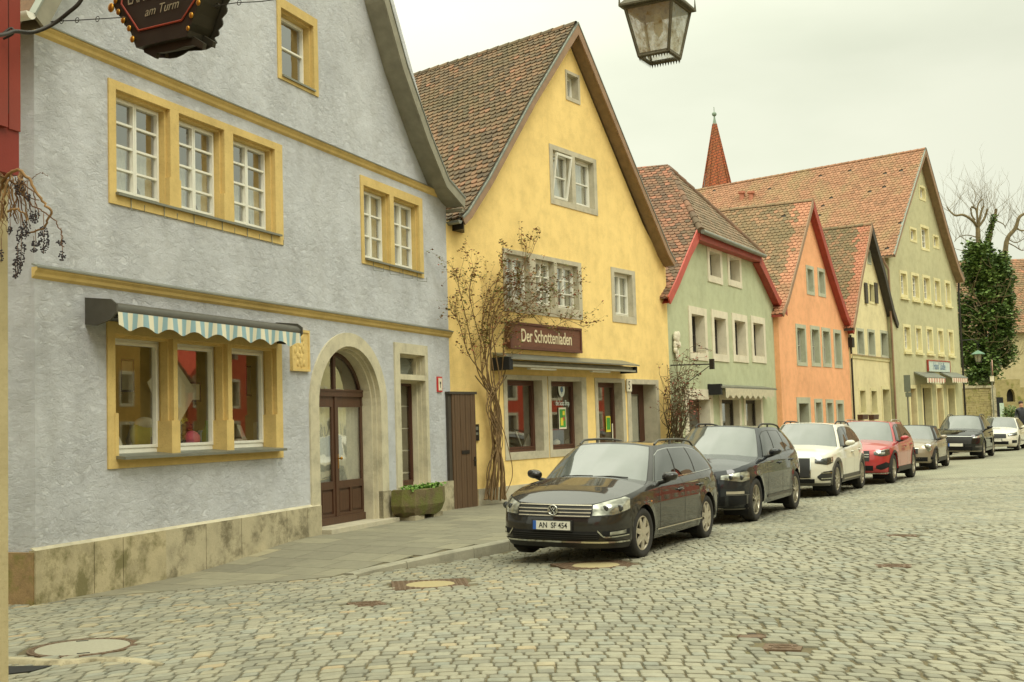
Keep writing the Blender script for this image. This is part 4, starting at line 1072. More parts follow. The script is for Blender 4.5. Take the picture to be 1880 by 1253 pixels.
# sign board
sg = HY.rect(936, 593, 1067, 648, .12); c = ((sg[0] + sg[2]) / 2, (HY.uv(936, 593, .12)[1] + HY.uv(936, 637, .12)[1]) / 2); sw_, sh_ = sg[2] - sg[0], HY.uv(936, 593, .12)[1] - HY.uv(936, 637.5, .12)[1]
o = thing('shop_sign', HY.world(c[0], -.02, c[1]), 'brown wooden shop sign reading Der Schottenladen in cream letters', 'sign', HY.e.rotation_euler.z)
M_SIGNB = wood('sign_brown', srgb(112, 70, 50), (.9, 14, 14)); M_CREAMP = simple('cream_lettering', srgb(226, 212, 176), .6, var=.05)
M_SIGNE = simple('sign_edge', srgb(98, 60, 44), .6)
mb = MB(M_SIGNB); mb.box(-sw_ / 2, sw_ / 2, -.1, 0, -sh_ / 2, sh_ / 2); mb.build('board', o)
mb = MB(M_SIGNE)
for q in ((-sw_ / 2 - .03, sw_ / 2 + .03, sh_ / 2 - .02, sh_ / 2 + .03), (-sw_ / 2 - .03, sw_ / 2 + .03, -sh_ / 2 - .03, -sh_ / 2 + .03)): mb.box(q[0], q[1], -.125, .01, q[2], q[3])
for q in ((-sw_ / 2 - .03, -sw_ / 2 + .03), (sw_ / 2 - .03, sw_ / 2 + .03)): mb.box(q[0], q[1], -.122, .008, -sh_ / 2 + .03, sh_ / 2 - .02)
mb.build('frame', o)
tx = text('lettering', 'Der Schottenladen', .40, M_CREAMP, o, Mloc(.0, -.105, -.0), .003, .74, bold=.004); 
# flat awning box over the shop windows
a0, a1 = HY.uv(930, 668, .35)[0], HY.uv(1166, 677, .35)[0]; az = HY.uv(930, 668, .35)[1]
o = thing('awning', HY.world(a0, -.1, az), 'long retracted dark awning with mossy cover board over the yellow shop windows', 'awning', HY.e.rotation_euler.z)
mb = MB(M_GREYBROWN); W_ = a1 - a0
mb.use(M_ZINC).prism([(0, .12, .24), (0, .10, .26), (0, -.38, .12), (0, -.38, .09), (0, .1, .21)], (W_, 0, 0)); mb.build('cover_board', o)
mb = MB(M_SOFFITG); mb.tube([(.05, -.2, .03), (W_ - .1, -.2, .03)], .055, 10); mb.box(.02, W_ - .15, -.34, -.28, -.06, -.015); mb.use(M_WHITE); mb.box(.9, 2.0, -.30, -.2, -.10, -.065); mb.box(W_ * .62, W_ * .62 + .9, -.28, -.2, -.10, -.065); mb.build('awning_roll', o)
mb = MB(M_BLACK); mb.box(-.06, .08, -.36, .1, -.13, .14); mb.build('end_bracket', o); mb = MB(M_BLACK); mb.box(W_ - .14, W_ - .06, -.34, .1, -.08, .08); mb.build('end_bracket', o)
# house number
s_ = HY.rect(1147.5, 699, 1157.5, 718); o = thing('house_number', HY.world((s_[0] + s_[2]) / 2, -.025, (s_[1] + s_[3]) / 2), 'pale plate with the number 5 beside the yellow shop door', 'sign', HY.e.rotation_euler.z)
mb = MB(M_TRIMW); mb.box(-.14, .14, -.02, 0, -.15, .15); mb.build('plate', o); text('numeral', '5', .3, M_IRON, o, Mloc(0, -.022, 0), .002, .8)
# posters and display
o = thing('window_poster', HY.world(*(lambda c: (c[0], .22, c[1]))(HY.uv(1033, 769, -.22))), 'green and yellow poster in the middle shop window of the yellow house', 'poster', HY.e.rotation_euler.z)
mb = MB(M_PAPER); mb.box(-.17, .17, 0, .004, -.24, .26); mb.use(simple('poster_green', srgb(70, 150, 60), .6)); mb.box(-.14, .14, -.003, 0, -.2, .22); mb.use(simple('poster_yellow', srgb(220, 200, 60), .6)); mb.box(-.1, .02, -.005, -.003, -.16, .02); mb.box(.0, .1, -.005, -.003, .08, .18); mb.use(M_REDL); mb.ball((.05, -.004, .0), .05, (1, .05, 1)); mb.build('sheet', o)
o = thing('window_poster', HY.world(*(lambda c: (c[0], .22, c[1]))(HY.uv(1117, 779, -.22))), 'small green leaflet in the right shop window of the yellow house', 'poster', HY.e.rotation_euler.z)
mb = MB(MATS['poster_yellow']); mb.box(-.12, .12, 0, .004, -.2, .2); mb.use(MATS['poster_green']); mb.box(-.09, .09, -.003, 0, -.14, .16); mb.build('sheet', o)
o = thing('window_poster', HY.world(*(lambda c: (c[0], .22, c[1]))(HY.uv(1128, 794, -.22))), 'white leaflet below the green one in the right shop window', 'poster', HY.e.rotation_euler.z)
mb = MB(M_PAPER); mb.box(-.12, .12, 0, .004, -.22, .22); mb.build('sheet', o)
c = HY.uv(1031, 714, -.215); mb = MB(simple('emblem_white', srgb(216, 224, 214), .5, var=.03)); T = Matrix.Identity(4)
o = thing('window_lettering', HY.world(c[0], .215, c[1]), 'white oval thistle emblem and shop lettering on the middle window', 'lettering', HY.e.rotation_euler.z)
mb.prism([(.15 * math.cos(t), 0, .2 * math.sin(t)) for t in [2 * math.pi * k / 28 for k in range(28)]], (0, .004, 0)); mb.use(simple('emblem_blue', srgb(90, 120, 150), .6)); mb.ball((0, -.002, -.02), .07, (1, .04, 1)); mb.box(-.01, .01, -.004, -.001, -.12, .0); mb.ball((.04, -.002, .07), .03, (1, .04, 1)); mb.build('emblem', o)
text('window_letters', 'the Scots Shop', .17, MATS['emblem_white'], o, Mloc(.02, -.003, -.34), .001, .62, bold=.002)
c = HY.uv(962, 812, -.5); o = thing('open_book', HY.world(c[0], .5, c[1] - .25), 'pale open picture book propped in the left shop window of the yellow house', 'book', HY.e.rotation_euler.z)
mb = MB(M_PAPER); mb.prism([(-.28, 0, .42), (.02, .0, 0), (.06, .05, .06), (-.2, .06, .5)], (0, .02, 0)); mb.prism([(.0, 0, 0), (.4, -.02, .14), (.32, .06, .42), (.04, .05, .12)], (0, .02, 0)); mb.build('pages', o)
for k, (px, py) in enumerate(((1022, 815), (1044, 815))):
    c = HY.uv(px, py, -.5); o = thing('toy_sheep', HY.world(c[0], .5, zbs + .04), 'small white toy sheep standing at the ' + ('left' if k == 0 else 'right') + ' of the middle shop window', 'toy', HY.e.rotation_euler.z); mb = MB(M_PAPER); mb.ball((0, 0, .11), .09, (1.3, .9, .9), 10, 7); mb.use(M_BLACK); mb.ball((.12, 0, .15), .04)
    for q in (-.06, .06): mb.box(q - .012, q + .012, -.03, .03, 0, .06)
    mb.build('toy_body', o)
mb = MB(M_TRIMW)
for r in (sw1, sw2, sw3): mb.box(r[0] - .05, r[2] + .05, .3, 1.1, r[1] - .02, r[1] + .03)
mb.build('display_shelf', HY.e)
# brown board gate at the joint
g0 = HY.uv(833, 928, .10); g1 = HY.uv(872, 924, .10); gt = HY.uv(826, 724, .10)
gu0, gu1 = HY.uv(829, 830, .1)[0], HY.uv(872, 830, .1)[0]
o = thing('board_gate', HY.world(gu0, -.1, .04), 'tall narrow brown board gate with letter slot between the lavender and yellow houses', 'gate', HY.e.rotation_euler.z)
gw, gh = gu1 - gu0, gt[1] - .04; mb = MB(M_GATE); nb = 9
for k in range(nb): mb.box(gw * k / nb + .004, gw * (k + 1) / nb - .004, -.04 - .004 * (k % 2), 0, .02, gh)
mb.build('boards', o)
mb = MB(M_BLACKW); mb.box(-.1, -.005, -.02, .3, 0, gh + .02); mb.box(-.12, gw + .04, -.06, .3, gh, gh + .05); mb.build('gate_frame', o)
mb = MB(M_IRON); mb.box(gw * .35, gw * .68, -.056, -.04, gh * .49, gh * .52); mb.box(gw * .88, gw * .95, -.056, -.04, gh * .38, gh * .46); mb.tube([(gw * .9, -.05, gh * .43), (gw * .9, -.09, gh * .43), (gw * .78, -.09, gh * .43)], .01, 6); mb.build('gate_fittings', o)
s_ = HY.rect(868, 782, 877, 807); o = thing('intercom', HY.world((s_[0] + s_[2]) / 2, 0, (s_[1] + s_[3]) / 2), 'small black door intercom on the yellow wall right of the gate', 'intercom', HY.e.rotation_euler.z)
mb = MB(M_IRON); mb.box(-.09, .09, -.04, 0, -.17, .17); mb.use(M_ZINC); mb.box(-.05, .05, -.045, -.04, -.05, .0); mb.box(-.05, .05, -.045, -.04, .05, .12); mb.build('case', o)

# ================================================================== small houses farther up
def smallwin(H, outer, inner, tm, fm, depth=.2, cols=2, rows=2, pane=None, proud=.02):
    trim(H, rectp(*outer), [rectp(*inner)], depth, tm, proud)
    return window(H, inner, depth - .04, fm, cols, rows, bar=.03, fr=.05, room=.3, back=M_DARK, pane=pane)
def grp(H, boxes, t_, tm, fm, **kw):
    """window boxes given by pixel corners (left, top) (right, bottom) on the facade; t_ is the frame width"""
    out = []
    zt = None
    for (x0, y0, x1, y1) in boxes:
        a = H.uv(x0, y0); u1 = H.uv(x1, y1)[0]; ym = (y0 + y1) / 2; u0 = H.uv(x0 + (y1 - y0) * .02, ym)[0]; u1 = H.uv(x1 - (y1 - y0) * .02, ym)[0]
        z1 = a[1]; z0 = H.uv(x1, y1)[1]; outer = (u0, z0, u1, z1); inner = (u0 + t_, z0 + t_, u1 - t_, z1 - t_)
        out.append((outer, inner))
    zt = sum(o[0][3] for o in out) / len(out); zb = sum(o[0][1] for o in out) / len(out)
    res = []
    for o, i in out:
        outer = (o[0], zb, o[2], zt); inner = (i[0], zb + t_, i[2], zt - t_); smallwin(H, outer, inner, tm, fm, **kw); res.append(shr(outer))
    return res
def doorway(H, x0, x1, ytop, t_, tm, dmat, depth=.35, left_px=None):
    ym = ytop + 30; u0, u1 = H.uv(x0, ym)[0], H.uv(x1, ym)[0]; z1 = H.uv((x0 + x1) / 2, ytop)[1]
    outer = (u0 - t_, gz, u1 + t_, z1 + t_); inner = (u0, gz, u1, z1); trim(H, rectp(*outer), [rectp(*inner)], depth, tm, name='door_surround')
    mb = MB(dmat); mb.box(u0, u1, depth - .03, depth, 0, z1); mb.use(M_DGLASS); mb.box(u0 + .18, u1 - .18, depth - .034, depth - .03, 1.2, z1 - .3)
    d = mb.build('door', H.e); h = MB(M_ZINC); h.ball((u1 - .1, depth - .06, 1.05), .035); h.build('handle', d)
    return shr(outer)

# ---- green house with the half hip
HG = House('gabled_house', (4.14, 33.2), (9.2, 42.8), 'sage green half hipped house with red verge boards beside the yellow house')
S = HG.uv; uR = S(1430, 650)[0]
Lg = [HG.uv(x, y, .2) for x, y in ((1227, 548), (1240, 515), (1262, 462), (1279, 424))]
Rg = [HG.uv(x, y, .2) for x, y in ((1448, 577), (1428, 548), (1408, 505), (1391, 464))]
zh = (Lg[-1][1] + Rg[-1][1]) / 2; Lg[-1] = (Lg[-1][0], zh); Rg[-1] = (Rg[-1][0], zh); mid = (Lg[-1][0] + Rg[-1][0]) / 2
Lg[0] = (Lg[0][0] - .1, Lg[0][1])
# ridge front end: on the centre plane through pixel (1226,308); ridge runs back through (1173,312)
slope = (zh - Lg[1][1]) / (Lg[-1][0] - Lg[1][0]); zr = zh + slope * (mid - Lg[-1][0])
d = ray(1226, 309); P = CAM + d * ((zr - CAM.z) / d.z); pl = HG.loc(P); hy = max(1.2, pl.y)
rdx = (pl.x - mid) / hy
Bg = HG.back_dir(1172, 314, 0, zr); q = HG.loc(CAM + ray(1172, 314) * ((zr - CAM.z) / ray(1172, 314).z)); Bg = (q - pl); Bg = Vector((Bg.x / Bg.y, 1, 0))
print('GREEN', mid, zh, zr, 'hip back', pl, 'B', Bg, 'L', HG.L)
g1 = [(1296.5, 447.5, 1326.3, 524), (1333.7, 459.5, 1361.5, 531)]
g2 = [(1262.5, 561, 1299.5, 663.6), (1304.5, 568, 1338, 665.7), (1342.5, 574.3, 1373.7, 667), (1377.3, 579.3, 1406.4, 668)]
holes = []
for bxs, tt in ((g1, .2), (g2, .22)):
    for b_ in bxs: holes += grp(HG, [b_], tt, M_TRIMW, M_BLACKW, depth=.34, cols=1, rows=2, proud=.03)
holes.append(doorway(HG, 1264, 1303, 734, .3, M_TRIMW, M_DFRAME))
zt = HG.uv(1322, 733.8)[1]
for x0, x1 in ((1325, 1357), (1369, 1397)):
    u0, u1 = HG.uv(x0, 760)[0], HG.uv(x1, 760)[0]; inner = (u0, .8, u1, zt); outer = (u0 - .2, .6, u1 + .22, zt + .28)
    trim(HG, rectp(*outer), [rectp(*inner)], .3, M_TRIMW); window(HG, inner, .22, M_BLACKW, 1, 1, fr=.07, leaf=False, pane=M_SHOPG, room=1.0); holes.append(shr(outer))
wl = [(.0, gz), (uR, gz), (uR, Rg[0][1] - .1), (Rg[1][0] - .1, Rg[1][1] - .12), (Rg[-1][0] - .06, zh - .12), (Lg[-1][0] + .06, zh - .12), (Lg[1][0] + .1, Lg[1][1] - .12), (.0, Lg[0][1] - .1)]
walls(HG, wl, holes, M_GREEN, 10, Bg)
M_TG = tilemat('tiles_green_house', [(0, srgb(100, 80, 64)), (.4, srgb(126, 96, 74)), (.8, srgb(150, 106, 82)), (1, srgb(166, 112, 88))], .42, srgb(98, 88, 66))
M_TGB = tilemat('tiles_grey_brown', [(0, srgb(118, 104, 84)), (.5, srgb(138, 120, 96)), (1, srgb(154, 128, 104))], .3, srgb(110, 104, 78))
def planar_roof(H, tris_, mat, tw, ex, name, ofs=.04, lift=.03):
    """tiles on an arbitrary planar polygon: (a, b) eave ends left->right, upper points polygon; eave direction a->b"""
    mb = MB(mat)
    for poly in tris_:
        a, b = Vector(poly[0]), Vector(poly[1]); e = (b - a).normalized(); n_ = (b - a).cross(Vector(poly[2]) - a).normalized()
        if n_.z < 0: n_ = -n_
        up = n_.cross(e);  up = up if up.z > 0 else -up
        P2 = [((Vector(p) - a).dot(e), (Vector(p) - a).dot(up)) for p in poly]
        def span(h):
            xs = []
            for i in range(len(P2)):
                (x0, h0), (x1, h1) = P2[i], P2[(i + 1) % len(P2)]
                if (h0 - h) * (h1 - h) < 0: xs.append(x0 + (x1 - x0) * (h - h0) / (h1 - h0))
            return (min(xs), max(xs)) if len(xs) >= 2 else None
        mb.rv = .5; mb.smooth = False; mb.poly([tuple(Vector(p)) for p in poly])
        hm = max(h for _, h in P2); i = 0
        while i * ex < hm - .05:
            h = i * ex + .01; sp_ = span(h + ex * .5); i += 1
            if not sp_: continue
            x = sp_[0] - (i % 2) * tw * .5
            while x < sp_[1]:
                xa, xb = max(sp_[0], x + .004), min(sp_[1], x + tw - .004); x += tw
                if xb - xa < .04: continue
                mb.rv = rnd(); dz = ru(0, .01); j = ru(-.012, .012)
                pt = lambda t, xx, hh: tuple(a + e * xx + up * t + n_ * hh)
                wdt = xb - xa; arc = [(0, .42), (.12, .17), (.30, .03), (.5, 0), (.70, .03), (.88, .17), (1, .42)]
                tp = [pt(min(h + ex * 1.45, hm), xa, .006), pt(min(h + ex * 1.45, hm), xb, .006)]
                bt = [pt(h + j + ex * q_ * .95, xa + wdt * p_, lift + dz) for p_, q_ in arc]; lw_ = [pt(h + j + ex * q_ * .95, xa + wdt * p_, lift + dz - .028) for p_, q_ in arc]
                b0 = len(mb.v); mb.v += tp + bt + lw_; mb.face((b0, *[b0 + 2 + k for k in range(7)], b0 + 1))
                for k in range(6): mb.face((b0 + 2 + k, b0 + 9 + k, b0 + 10 + k, b0 + 3 + k))
    return mb.build(name, H.e)
def p3(p, y, B): return (p[0] + B.x * y, y, p[1])
rfront = Vector((pl.x, hy, zr)); D_ = 11
rback = rfront + Vector((Bg.x, 1, 0)) * D_
yv = -.2
la = [p3(p, yv, Bg) for p in Lg]; lb = [p3(p, yv + D_ + hy, Bg) for p in Lg]
planar_roof(HG, [[lb[0], la[0], la[1], lb[1]], [lb[1], la[1], la[2], lb[2]], [lb[2], la[2], la[3], tuple(rfront), tuple(rback)]], M_TG, .17, .155, 'roof')
ra = [p3(p, yv, Bg) for p in Rg]; rb = [p3(p, yv + D_ + hy, Bg) for p in Rg]
planar_roof(HG, [[ra[0], rb[0], rb[1], ra[1]], [ra[1], rb[1], rb[2], ra[2]], [ra[2], rb[2], tuple(rback), tuple(rfront), ra[3]]], M_TG, .17, .155, 'roof')
hl = (la[3][0] - .08, -.34, zh - .05); hr = (ra[3][0] + .08, -.34, zh - .05)
planar_roof(HG, [[hl, hr, tuple(rfront)]], M_TGB, .17, .16, 'half_hip_roof')
for a_, b_ in ((hl, rfront), (hr, rfront), (rfront, rback)):
    a_, b_ = Vector(a_), Vector(b_); L2 = (b_ - a_).length; nn = max(2, int(L2 / .36)); mb = MB(M_TG)
    for k in range(nn): mb.rv = rnd() * .6; mb.tube([a_.lerp(b_, k / nn) + Vector((0, 0, .02)), a_.lerp(b_, (k + 1.05) / nn) + Vector((0, 0, .02))], [.11, .09], 8)
    mb.build('ridge_tiles', HG.e)
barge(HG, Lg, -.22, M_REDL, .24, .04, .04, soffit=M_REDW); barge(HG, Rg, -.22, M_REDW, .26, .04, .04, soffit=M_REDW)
mb = MB(M_REDW); mb.box(Lg[-1][0] - .02, Rg[-1][0] + .05, -.3, -.02, zh - .3, zh - .1); mb.build('fascia', HG.e); mb = MB(M_REDW); mb.box(Rg[0][0] - .25, Rg[0][0] + .05, -.26, .4, Rg[0][1] - .3, Rg[0][1] - .06); mb.build('fascia', HG.e)
mb = MB(M_ZINC); mb.smooth = True; mb.tube([(hl[0], hl[1] - .06, hl[2] - .02), (hr[0] + .05, hr[1] - .06, hr[2] - .06)], .07, 8); mb.build('gutter', HG.e)
o = thing('awning', HG.world(HG.uv(1318, 715, .3)[0], -.3, HG.uv(1330, 712, .3)[1]), 'cream scalloped awning with dark case over the windows of the green house', 'awning', HG.e.rotation_euler.z)
W_ = HG.uv(1420, 718, .3)[0] - HG.uv(1318, 715, .3)[0]; mb = MB(M_ZINC); mb.prism([(0, .3, .12), (0, -.12, .03), (0, -.12, -.02), (0, .3, .04)], (W_, 0, 0)); mb.use(M_BLACK); mb.box(-.05, .12, -.1, .3, -.22, .1); mb.build('awning_case', o)
mb = MB(simple('canvas_cream', srgb(192, 184, 156), .85)); rows = [[(.3 + (W_ - .7) * k / 90, -.14, -.02 - (.26 + .05 * math.sin(k / 90 * 2 * math.pi * 9)) * i / 2) for k in range(91)] for i in range(3)]; mb.grid(rows); mb.build('valance', o)
c = HG.uv(1232, 671, .02); c2 = HG.uv(1275, 671, .02)
o = thing('sign_bracket', HG.world(c[0], 0, c[1]), 'thin black iron wall bracket without a sign near the left edge of the green house', 'bracket', HG.e.rotation_euler.z)
q = HG.loc(at_y(1275, 671, HG.world(c[0], -.9, 0).y)); mb = MB(M_IRON); tip = Vector((.55, -1.0, .0)); mb.tube([(0, 0, 0), tip], .02, 6); mb.tube([(0, 0, -.8), tip], .012, 6); mb.box(tip.x - .05, tip.x + .05, tip.y - .06, tip.y + .06, -.14, .14); mb.build('arm', o)
c = HG.uv(1243, 632, .06); o = thing('wall_ornament', HG.world(c[0], -.02, c[1]), 'pale lumpy plaster ornament high on the left edge of the green wall', 'ornament', HG.e.rotation_euler.z)
mb = MB(M_TRIMW)
for k in range(16): mb.ball((ru(-.16, .16), -.05, ru(-.02, .3)), ru(.07, .13), (1, .5, 1), 10, 7)
for k in range(10): mb.ball((ru(-.2, -.02), -.05, ru(-.45, 0)), ru(.05, .1), (1, .5, 1), 10, 7)
mb.build('ornament_body', o)

def gable_house(name, P0, P1, label, wmat, Lpx, Rpx, apex, ridge_back, mat, bmat, smat, off, wins, depth, tw, ex, rv=None, bw=.2, flash=None, doors=(), lb=None, extra=None, skip=0.0):
    H = House(name, P0, P1, label); ax = H.uv(*apex, off); L_ = [H.uv(x, y, off) for x, y in Lpx] + [ax]; R_ = [H.uv(x, y, off) for x, y in Rpx] + [ax]
    B = H.back_dir(*ridge_back, ax[0], ax[1]); print(name, 'B', B, 'ridge z', ax[1], 'eaves', L_[0], R_[0], 'L', H.L)
    hs = []
    for tt, tm, fm, kw, boxes in wins:
        for b_ in boxes: hs += grp(H, [b_], tt, tm, fm, **kw)
    for d_ in doors: hs.append(doorway(H, *d_))
    uR = H.L; w = [(0, gz), (uR, gz), (uR, R_[0][1] - .05)] + [(p[0] - .1, p[1] - .14) for p in R_[1:-1]] + [(ax[0], ax[1] - .22)] + [(p[0] + .1, p[1] - .14) for p in L_[1:-1]][::-1] + [(0, L_[0][1] - .05)]
    walls(H, w, hs, wmat, depth, B)
    H.Lp, H.Rp, H.Bk, H.ax = L_, R_, B, ax
    roof(H, L_, R_, -off, depth, B, mat, smat, tw, ex, rv, skip=skip)
    barge(H, L_, -off, lb or bmat, bw * .6, .04, .04, soffit=smat, flash=flash); barge(H, R_, -off, bmat, bw, .04, .04, soffit=smat, flash=flash)
    return H
def edge_fresh(frac):
    """tiles by the verge are newer and redder"""
    return lambda t, y: (.82 + .18 * rnd()) if rnd() < 1.5 - y / (frac * (1.0 + .25 * math.sin(t * 9))) * 1.0 else rnd() * .8
M_TO = tilemat('tiles_orange_house', [(0, srgb(122, 106, 80)), (.4, srgb(142, 118, 88)), (.76, srgb(158, 124, 94)), (.82, srgb(182, 128, 100)), (1, srgb(194, 138, 108))], .42, srgb(108, 98, 68))
HO = gable_house('gabled_house', (9.3, 42.6), (13.55, 49.3), 'steep orange gable house with grey window frames and red verge boards', M_ORANGE,
    [(1436, 577), (1446, 550), (1465, 478)], [(1568, 606), (1556, 580), (1532, 506)], (1492, 368), (1308, 389), M_TO, M_REDW, M_REDW, .22,
    [(.13, M_TRIMG, M_GREYF, dict(depth=.22, cols=1, rows=1), [(1479, 486.4, 1495.3, 543.6), (1500.2, 491.3, 1515.7, 547)]),
     (.14, M_TRIMG, M_GREYF, dict(depth=.24, cols=2, rows=2), [(1460, 594.4, 1481.8, 673), (1487, 597.5, 1507, 674), (1507.8, 601, 1526.5, 675), (1529.3, 604.7, 1546.4, 677)]),
     (.14, M_TRIMG, M_GREYF, dict(depth=.22, cols=1, rows=1), [(1494.5, 732.5, 1512, 800), (1515.5, 733.5, 1532, 800), (1534.5, 735, 1551, 800)])],
    14, .175, .155, edge_fresh(.028), .26, None, [(1467.5, 1485, 741, .22, M_TRIMG, M_DFRAME)], M_GREYBROWN, skip=.006)
M_TC = tilemat('tiles_cream_house', [(0, srgb(112, 98, 72)), (.5, srgb(128, 106, 78)), (.78, srgb(148, 112, 84)), (.82, srgb(172, 112, 86)), (1, srgb(182, 122, 96))], .36, srgb(104, 98, 62))
HC = gable_house('gabled_house', (13.62, 49.3), (16.72, 54.4), 'narrow cream gable house with black verge boards and dark shutters', M_CREAM,
    [(1566, 603), (1571, 575), (1581, 510)], [(1649, 596), (1641, 570), (1624, 500)], (1600, 412), (1512, 422), M_TC, M_BLACKW, M_BLACKW, .3,
    [(.07, M_TRIMG, M_BLACKW, dict(depth=.2, cols=1, rows=1), [(1591, 458, 1599.4, 487)]), (.1, M_TRIMC, M_BLACKW, dict(depth=.2, cols=2, rows=2), [(1594, 517, 1606, 560)]),
     (.12, M_TRIMG, M_BLACKW, dict(depth=.3, cols=1, rows=1), [(1572, 602, 1587.5, 656), (1592, 604, 1607.5, 657.5), (1615.5, 606, 1631.5, 659)]),
     (.12, M_TRIMC, M_BLACKW, dict(depth=.3, cols=1, rows=1), [(1576.5, 712, 1591.5, 763), (1597.5, 713, 1612, 764)])],
    11, .175, .155, edge_fresh(.035), .3, None, [(1621, 1634, 715.5, .14, M_TRIMC, M_BLACKW)], M_GREYBROWN)
string(HC, HC.uv(1600, 656)[1] + .02, -.02, HC.L, M_TRIMC, .18, .08, M_GREYBROWN, .02)
mb = MB(M_BLACKW)
for x0, x1 in ((1587.5, 1594), (1605.5, 1612.5)): r = HC.rect(x0, 519, x1, 558, .05); mb.box(r[0], r[2], -.07, -.03, r[1], r[3]); mb.build('shutter', HC.e); mb = MB(M_BLACKW)
for i, x in enumerate((1584, 1604)):
    c = HC.uv(x, 766, .1); o = thing('flower_box', HC.world(c[0], -.1, c[1]), 'dark empty flower box under the ' + ('left' if i == 0 else 'right') + ' ground floor window of the cream house', 'flower box', HC.e.rotation_euler.z, 'flower boxes on the cream house')
    mb = MB(M_DFRAME); mb.prism([(-.42, -.12, .1), (-.38, -.1, -.1), (.38, -.1, -.1), (.42, -.12, .1)], (0, .22, 0)); mb.build('box', o)
M_TK = tilemat('tiles_khaki_house', [(0, srgb(142, 106, 80)), (.3, srgb(158, 116, 88)), (.8, srgb(168, 122, 93)), (1, srgb(176, 130, 101))], .34, srgb(148, 132, 92), msc=.35)
kw_ = dict(depth=.22, cols=2, rows=3)
HK = gable_house('gabled_house', (16.9, 54.3), (22.59, 61.8), 'tall pale khaki gable house with rows of white framed windows and long red roof', M_KHAKI,
    [(1641, 469), (1646, 452), (1662, 395)], [(1770, 514), (1762, 495), (1742, 430)], (1699, 274), (1282, 349), M_TK, M_GREYBROWN, M_SOFFIT, .35,
    [(.1, M_TRIMC, M_WHITE, dict(depth=.2, cols=1, rows=1), [(1686.6, 339, 1699.5, 371), (1669.6, 416, 1683.4, 447), (1712, 430, 1724, 458.5)]), (.12, M_TRIMC, M_WHITE, kw_, [(1689, 412, 1706.6, 463)]),
     (.13, M_TRIMC, M_WHITE, kw_, [(1651, 496, 1667, 548), (1672.3, 500, 1688.7, 553), (1693.3, 504.3, 1709.3, 556), (1713.7, 510, 1727.7, 560), (1733.6, 514.5, 1746.4, 563)]),
     (.13, M_TRIMC, M_WHITE, kw_, [(1657.5, 595, 1673.3, 647), (1679.2, 597.5, 1693.8, 648.5), (1699.6, 599.5, 1714.2, 650), (1720, 602.6, 1733.4, 652), (1739.2, 605, 1752, 654)])],
    34, .2, .18, None, .26, M_ZINC, [(1672, 1682.5, 713.7, .16, M_TRIMC, M_REDW), (1694.5, 1710, 712.5, .16, M_TRIMC, M_BLACKW), (1721, 1731, 713, .16, M_TRIMC, simple('orange_door', srgb(190, 110, 50), .5)), (1741, 1753, 713.5, .16, M_TRIMC, M_BLACKW)], skip=.012)
for bxs in ([(1651, 496, 1667, 548), (1672.3, 500, 1688.7, 553), (1693.3, 504.3, 1709.3, 556), (1713.7, 510, 1727.7, 560), (1733.6, 514.5, 1746.4, 563)], [(1657.5, 595, 1673.3, 647), (1679.2, 597.5, 1693.8, 648.5), (1699.6, 599.5, 1714.2, 650), (1720, 602.6, 1733.4, 652), (1739.2, 605, 1752, 654)]):
    for b_ in bxs: r = HK.rect(*b_); mb = MB(M_TRIMC); mb.box(r[0] - .05, r[2] + .05, -.09, 0, r[1] - .1, r[1] - .03); mb.build('sill', HK.e)
for i, (x0, x1) in enumerate(((1690, 1727), (1737, 1768))):
    a0, a1 = HK.uv(x0, 694, .3)[0], HK.uv(x1, 694, .3)[0]; z = HK.uv(x0, 693, .3)[1]
    o = thing('awning', HK.world(a0, -.05, z), 'small grey hood with pink striped valance on the khaki house, the ' + ('left' if i == 0 else 'right') + ' one of two', 'awning', HK.e.rotation_euler.z, 'small hoods on the khaki house')
    mb = MB(M_ZINC); W_ = a1 - a0; mb.prism([(0, .05, .28), (0, -.5, .0), (0, -.5, -.04), (0, .05, .2)], (W_, 0, 0)); mb.build('hood', o)
    M_PINKS = MATS.get('pink_stripe') or simple('pink_stripe', srgb(196, 142, 126), .8); mb = MB(M_PAPER); n = 14
    for k in range(n): mb.use(M_PINKS if k % 2 else M_TRIMW); mb.box(W_ * (.06 + .9 * k / n), W_ * (.06 + .9 * (k + 1) / n), -.5, -.49, -.27 + .05 * (k % 2), -.03)
    mb.build('valance', o)
r = HK.rect(1704, 662, 1744.5, 683, .08); o = thing('shop_sign', HK.world((r[0] + r[2]) / 2, -.02, (HK.uv(1704, 662, .08)[1] + HK.uv(1705, 682, .08)[1]) / 2), 'pale blue shop sign with red edge on the khaki house front', 'sign', HK.e.rotation_euler.z)
w_, h_ = (r[2] - r[0]) / 2, (HK.uv(1704, 662, .08)[1] - HK.uv(1705, 682, .08)[1]) / 2
mb = MB(simple('sign_pale_blue', srgb(188, 200, 190), .5)); mb.box(-w_, w_, -.06, 0, -h_, h_); mb.use(M_REDW); mb.box(-w_ - .04, -w_ + .02, -.08, 0, -h_, h_ + .03); mb.box(-w_ + .02, w_, -.08, 0, h_ - .02, h_ + .03); mb.box(w_, w_ + .04, -.08, 0, -h_, h_ + .03); mb.build('board', o)
text('lettering', "Hans' Lädle", .48, simple('sign_letter_blue', srgb(110, 130, 150), .6), o, Mloc(0, -.065, 0), .002, .78, bold=.008)
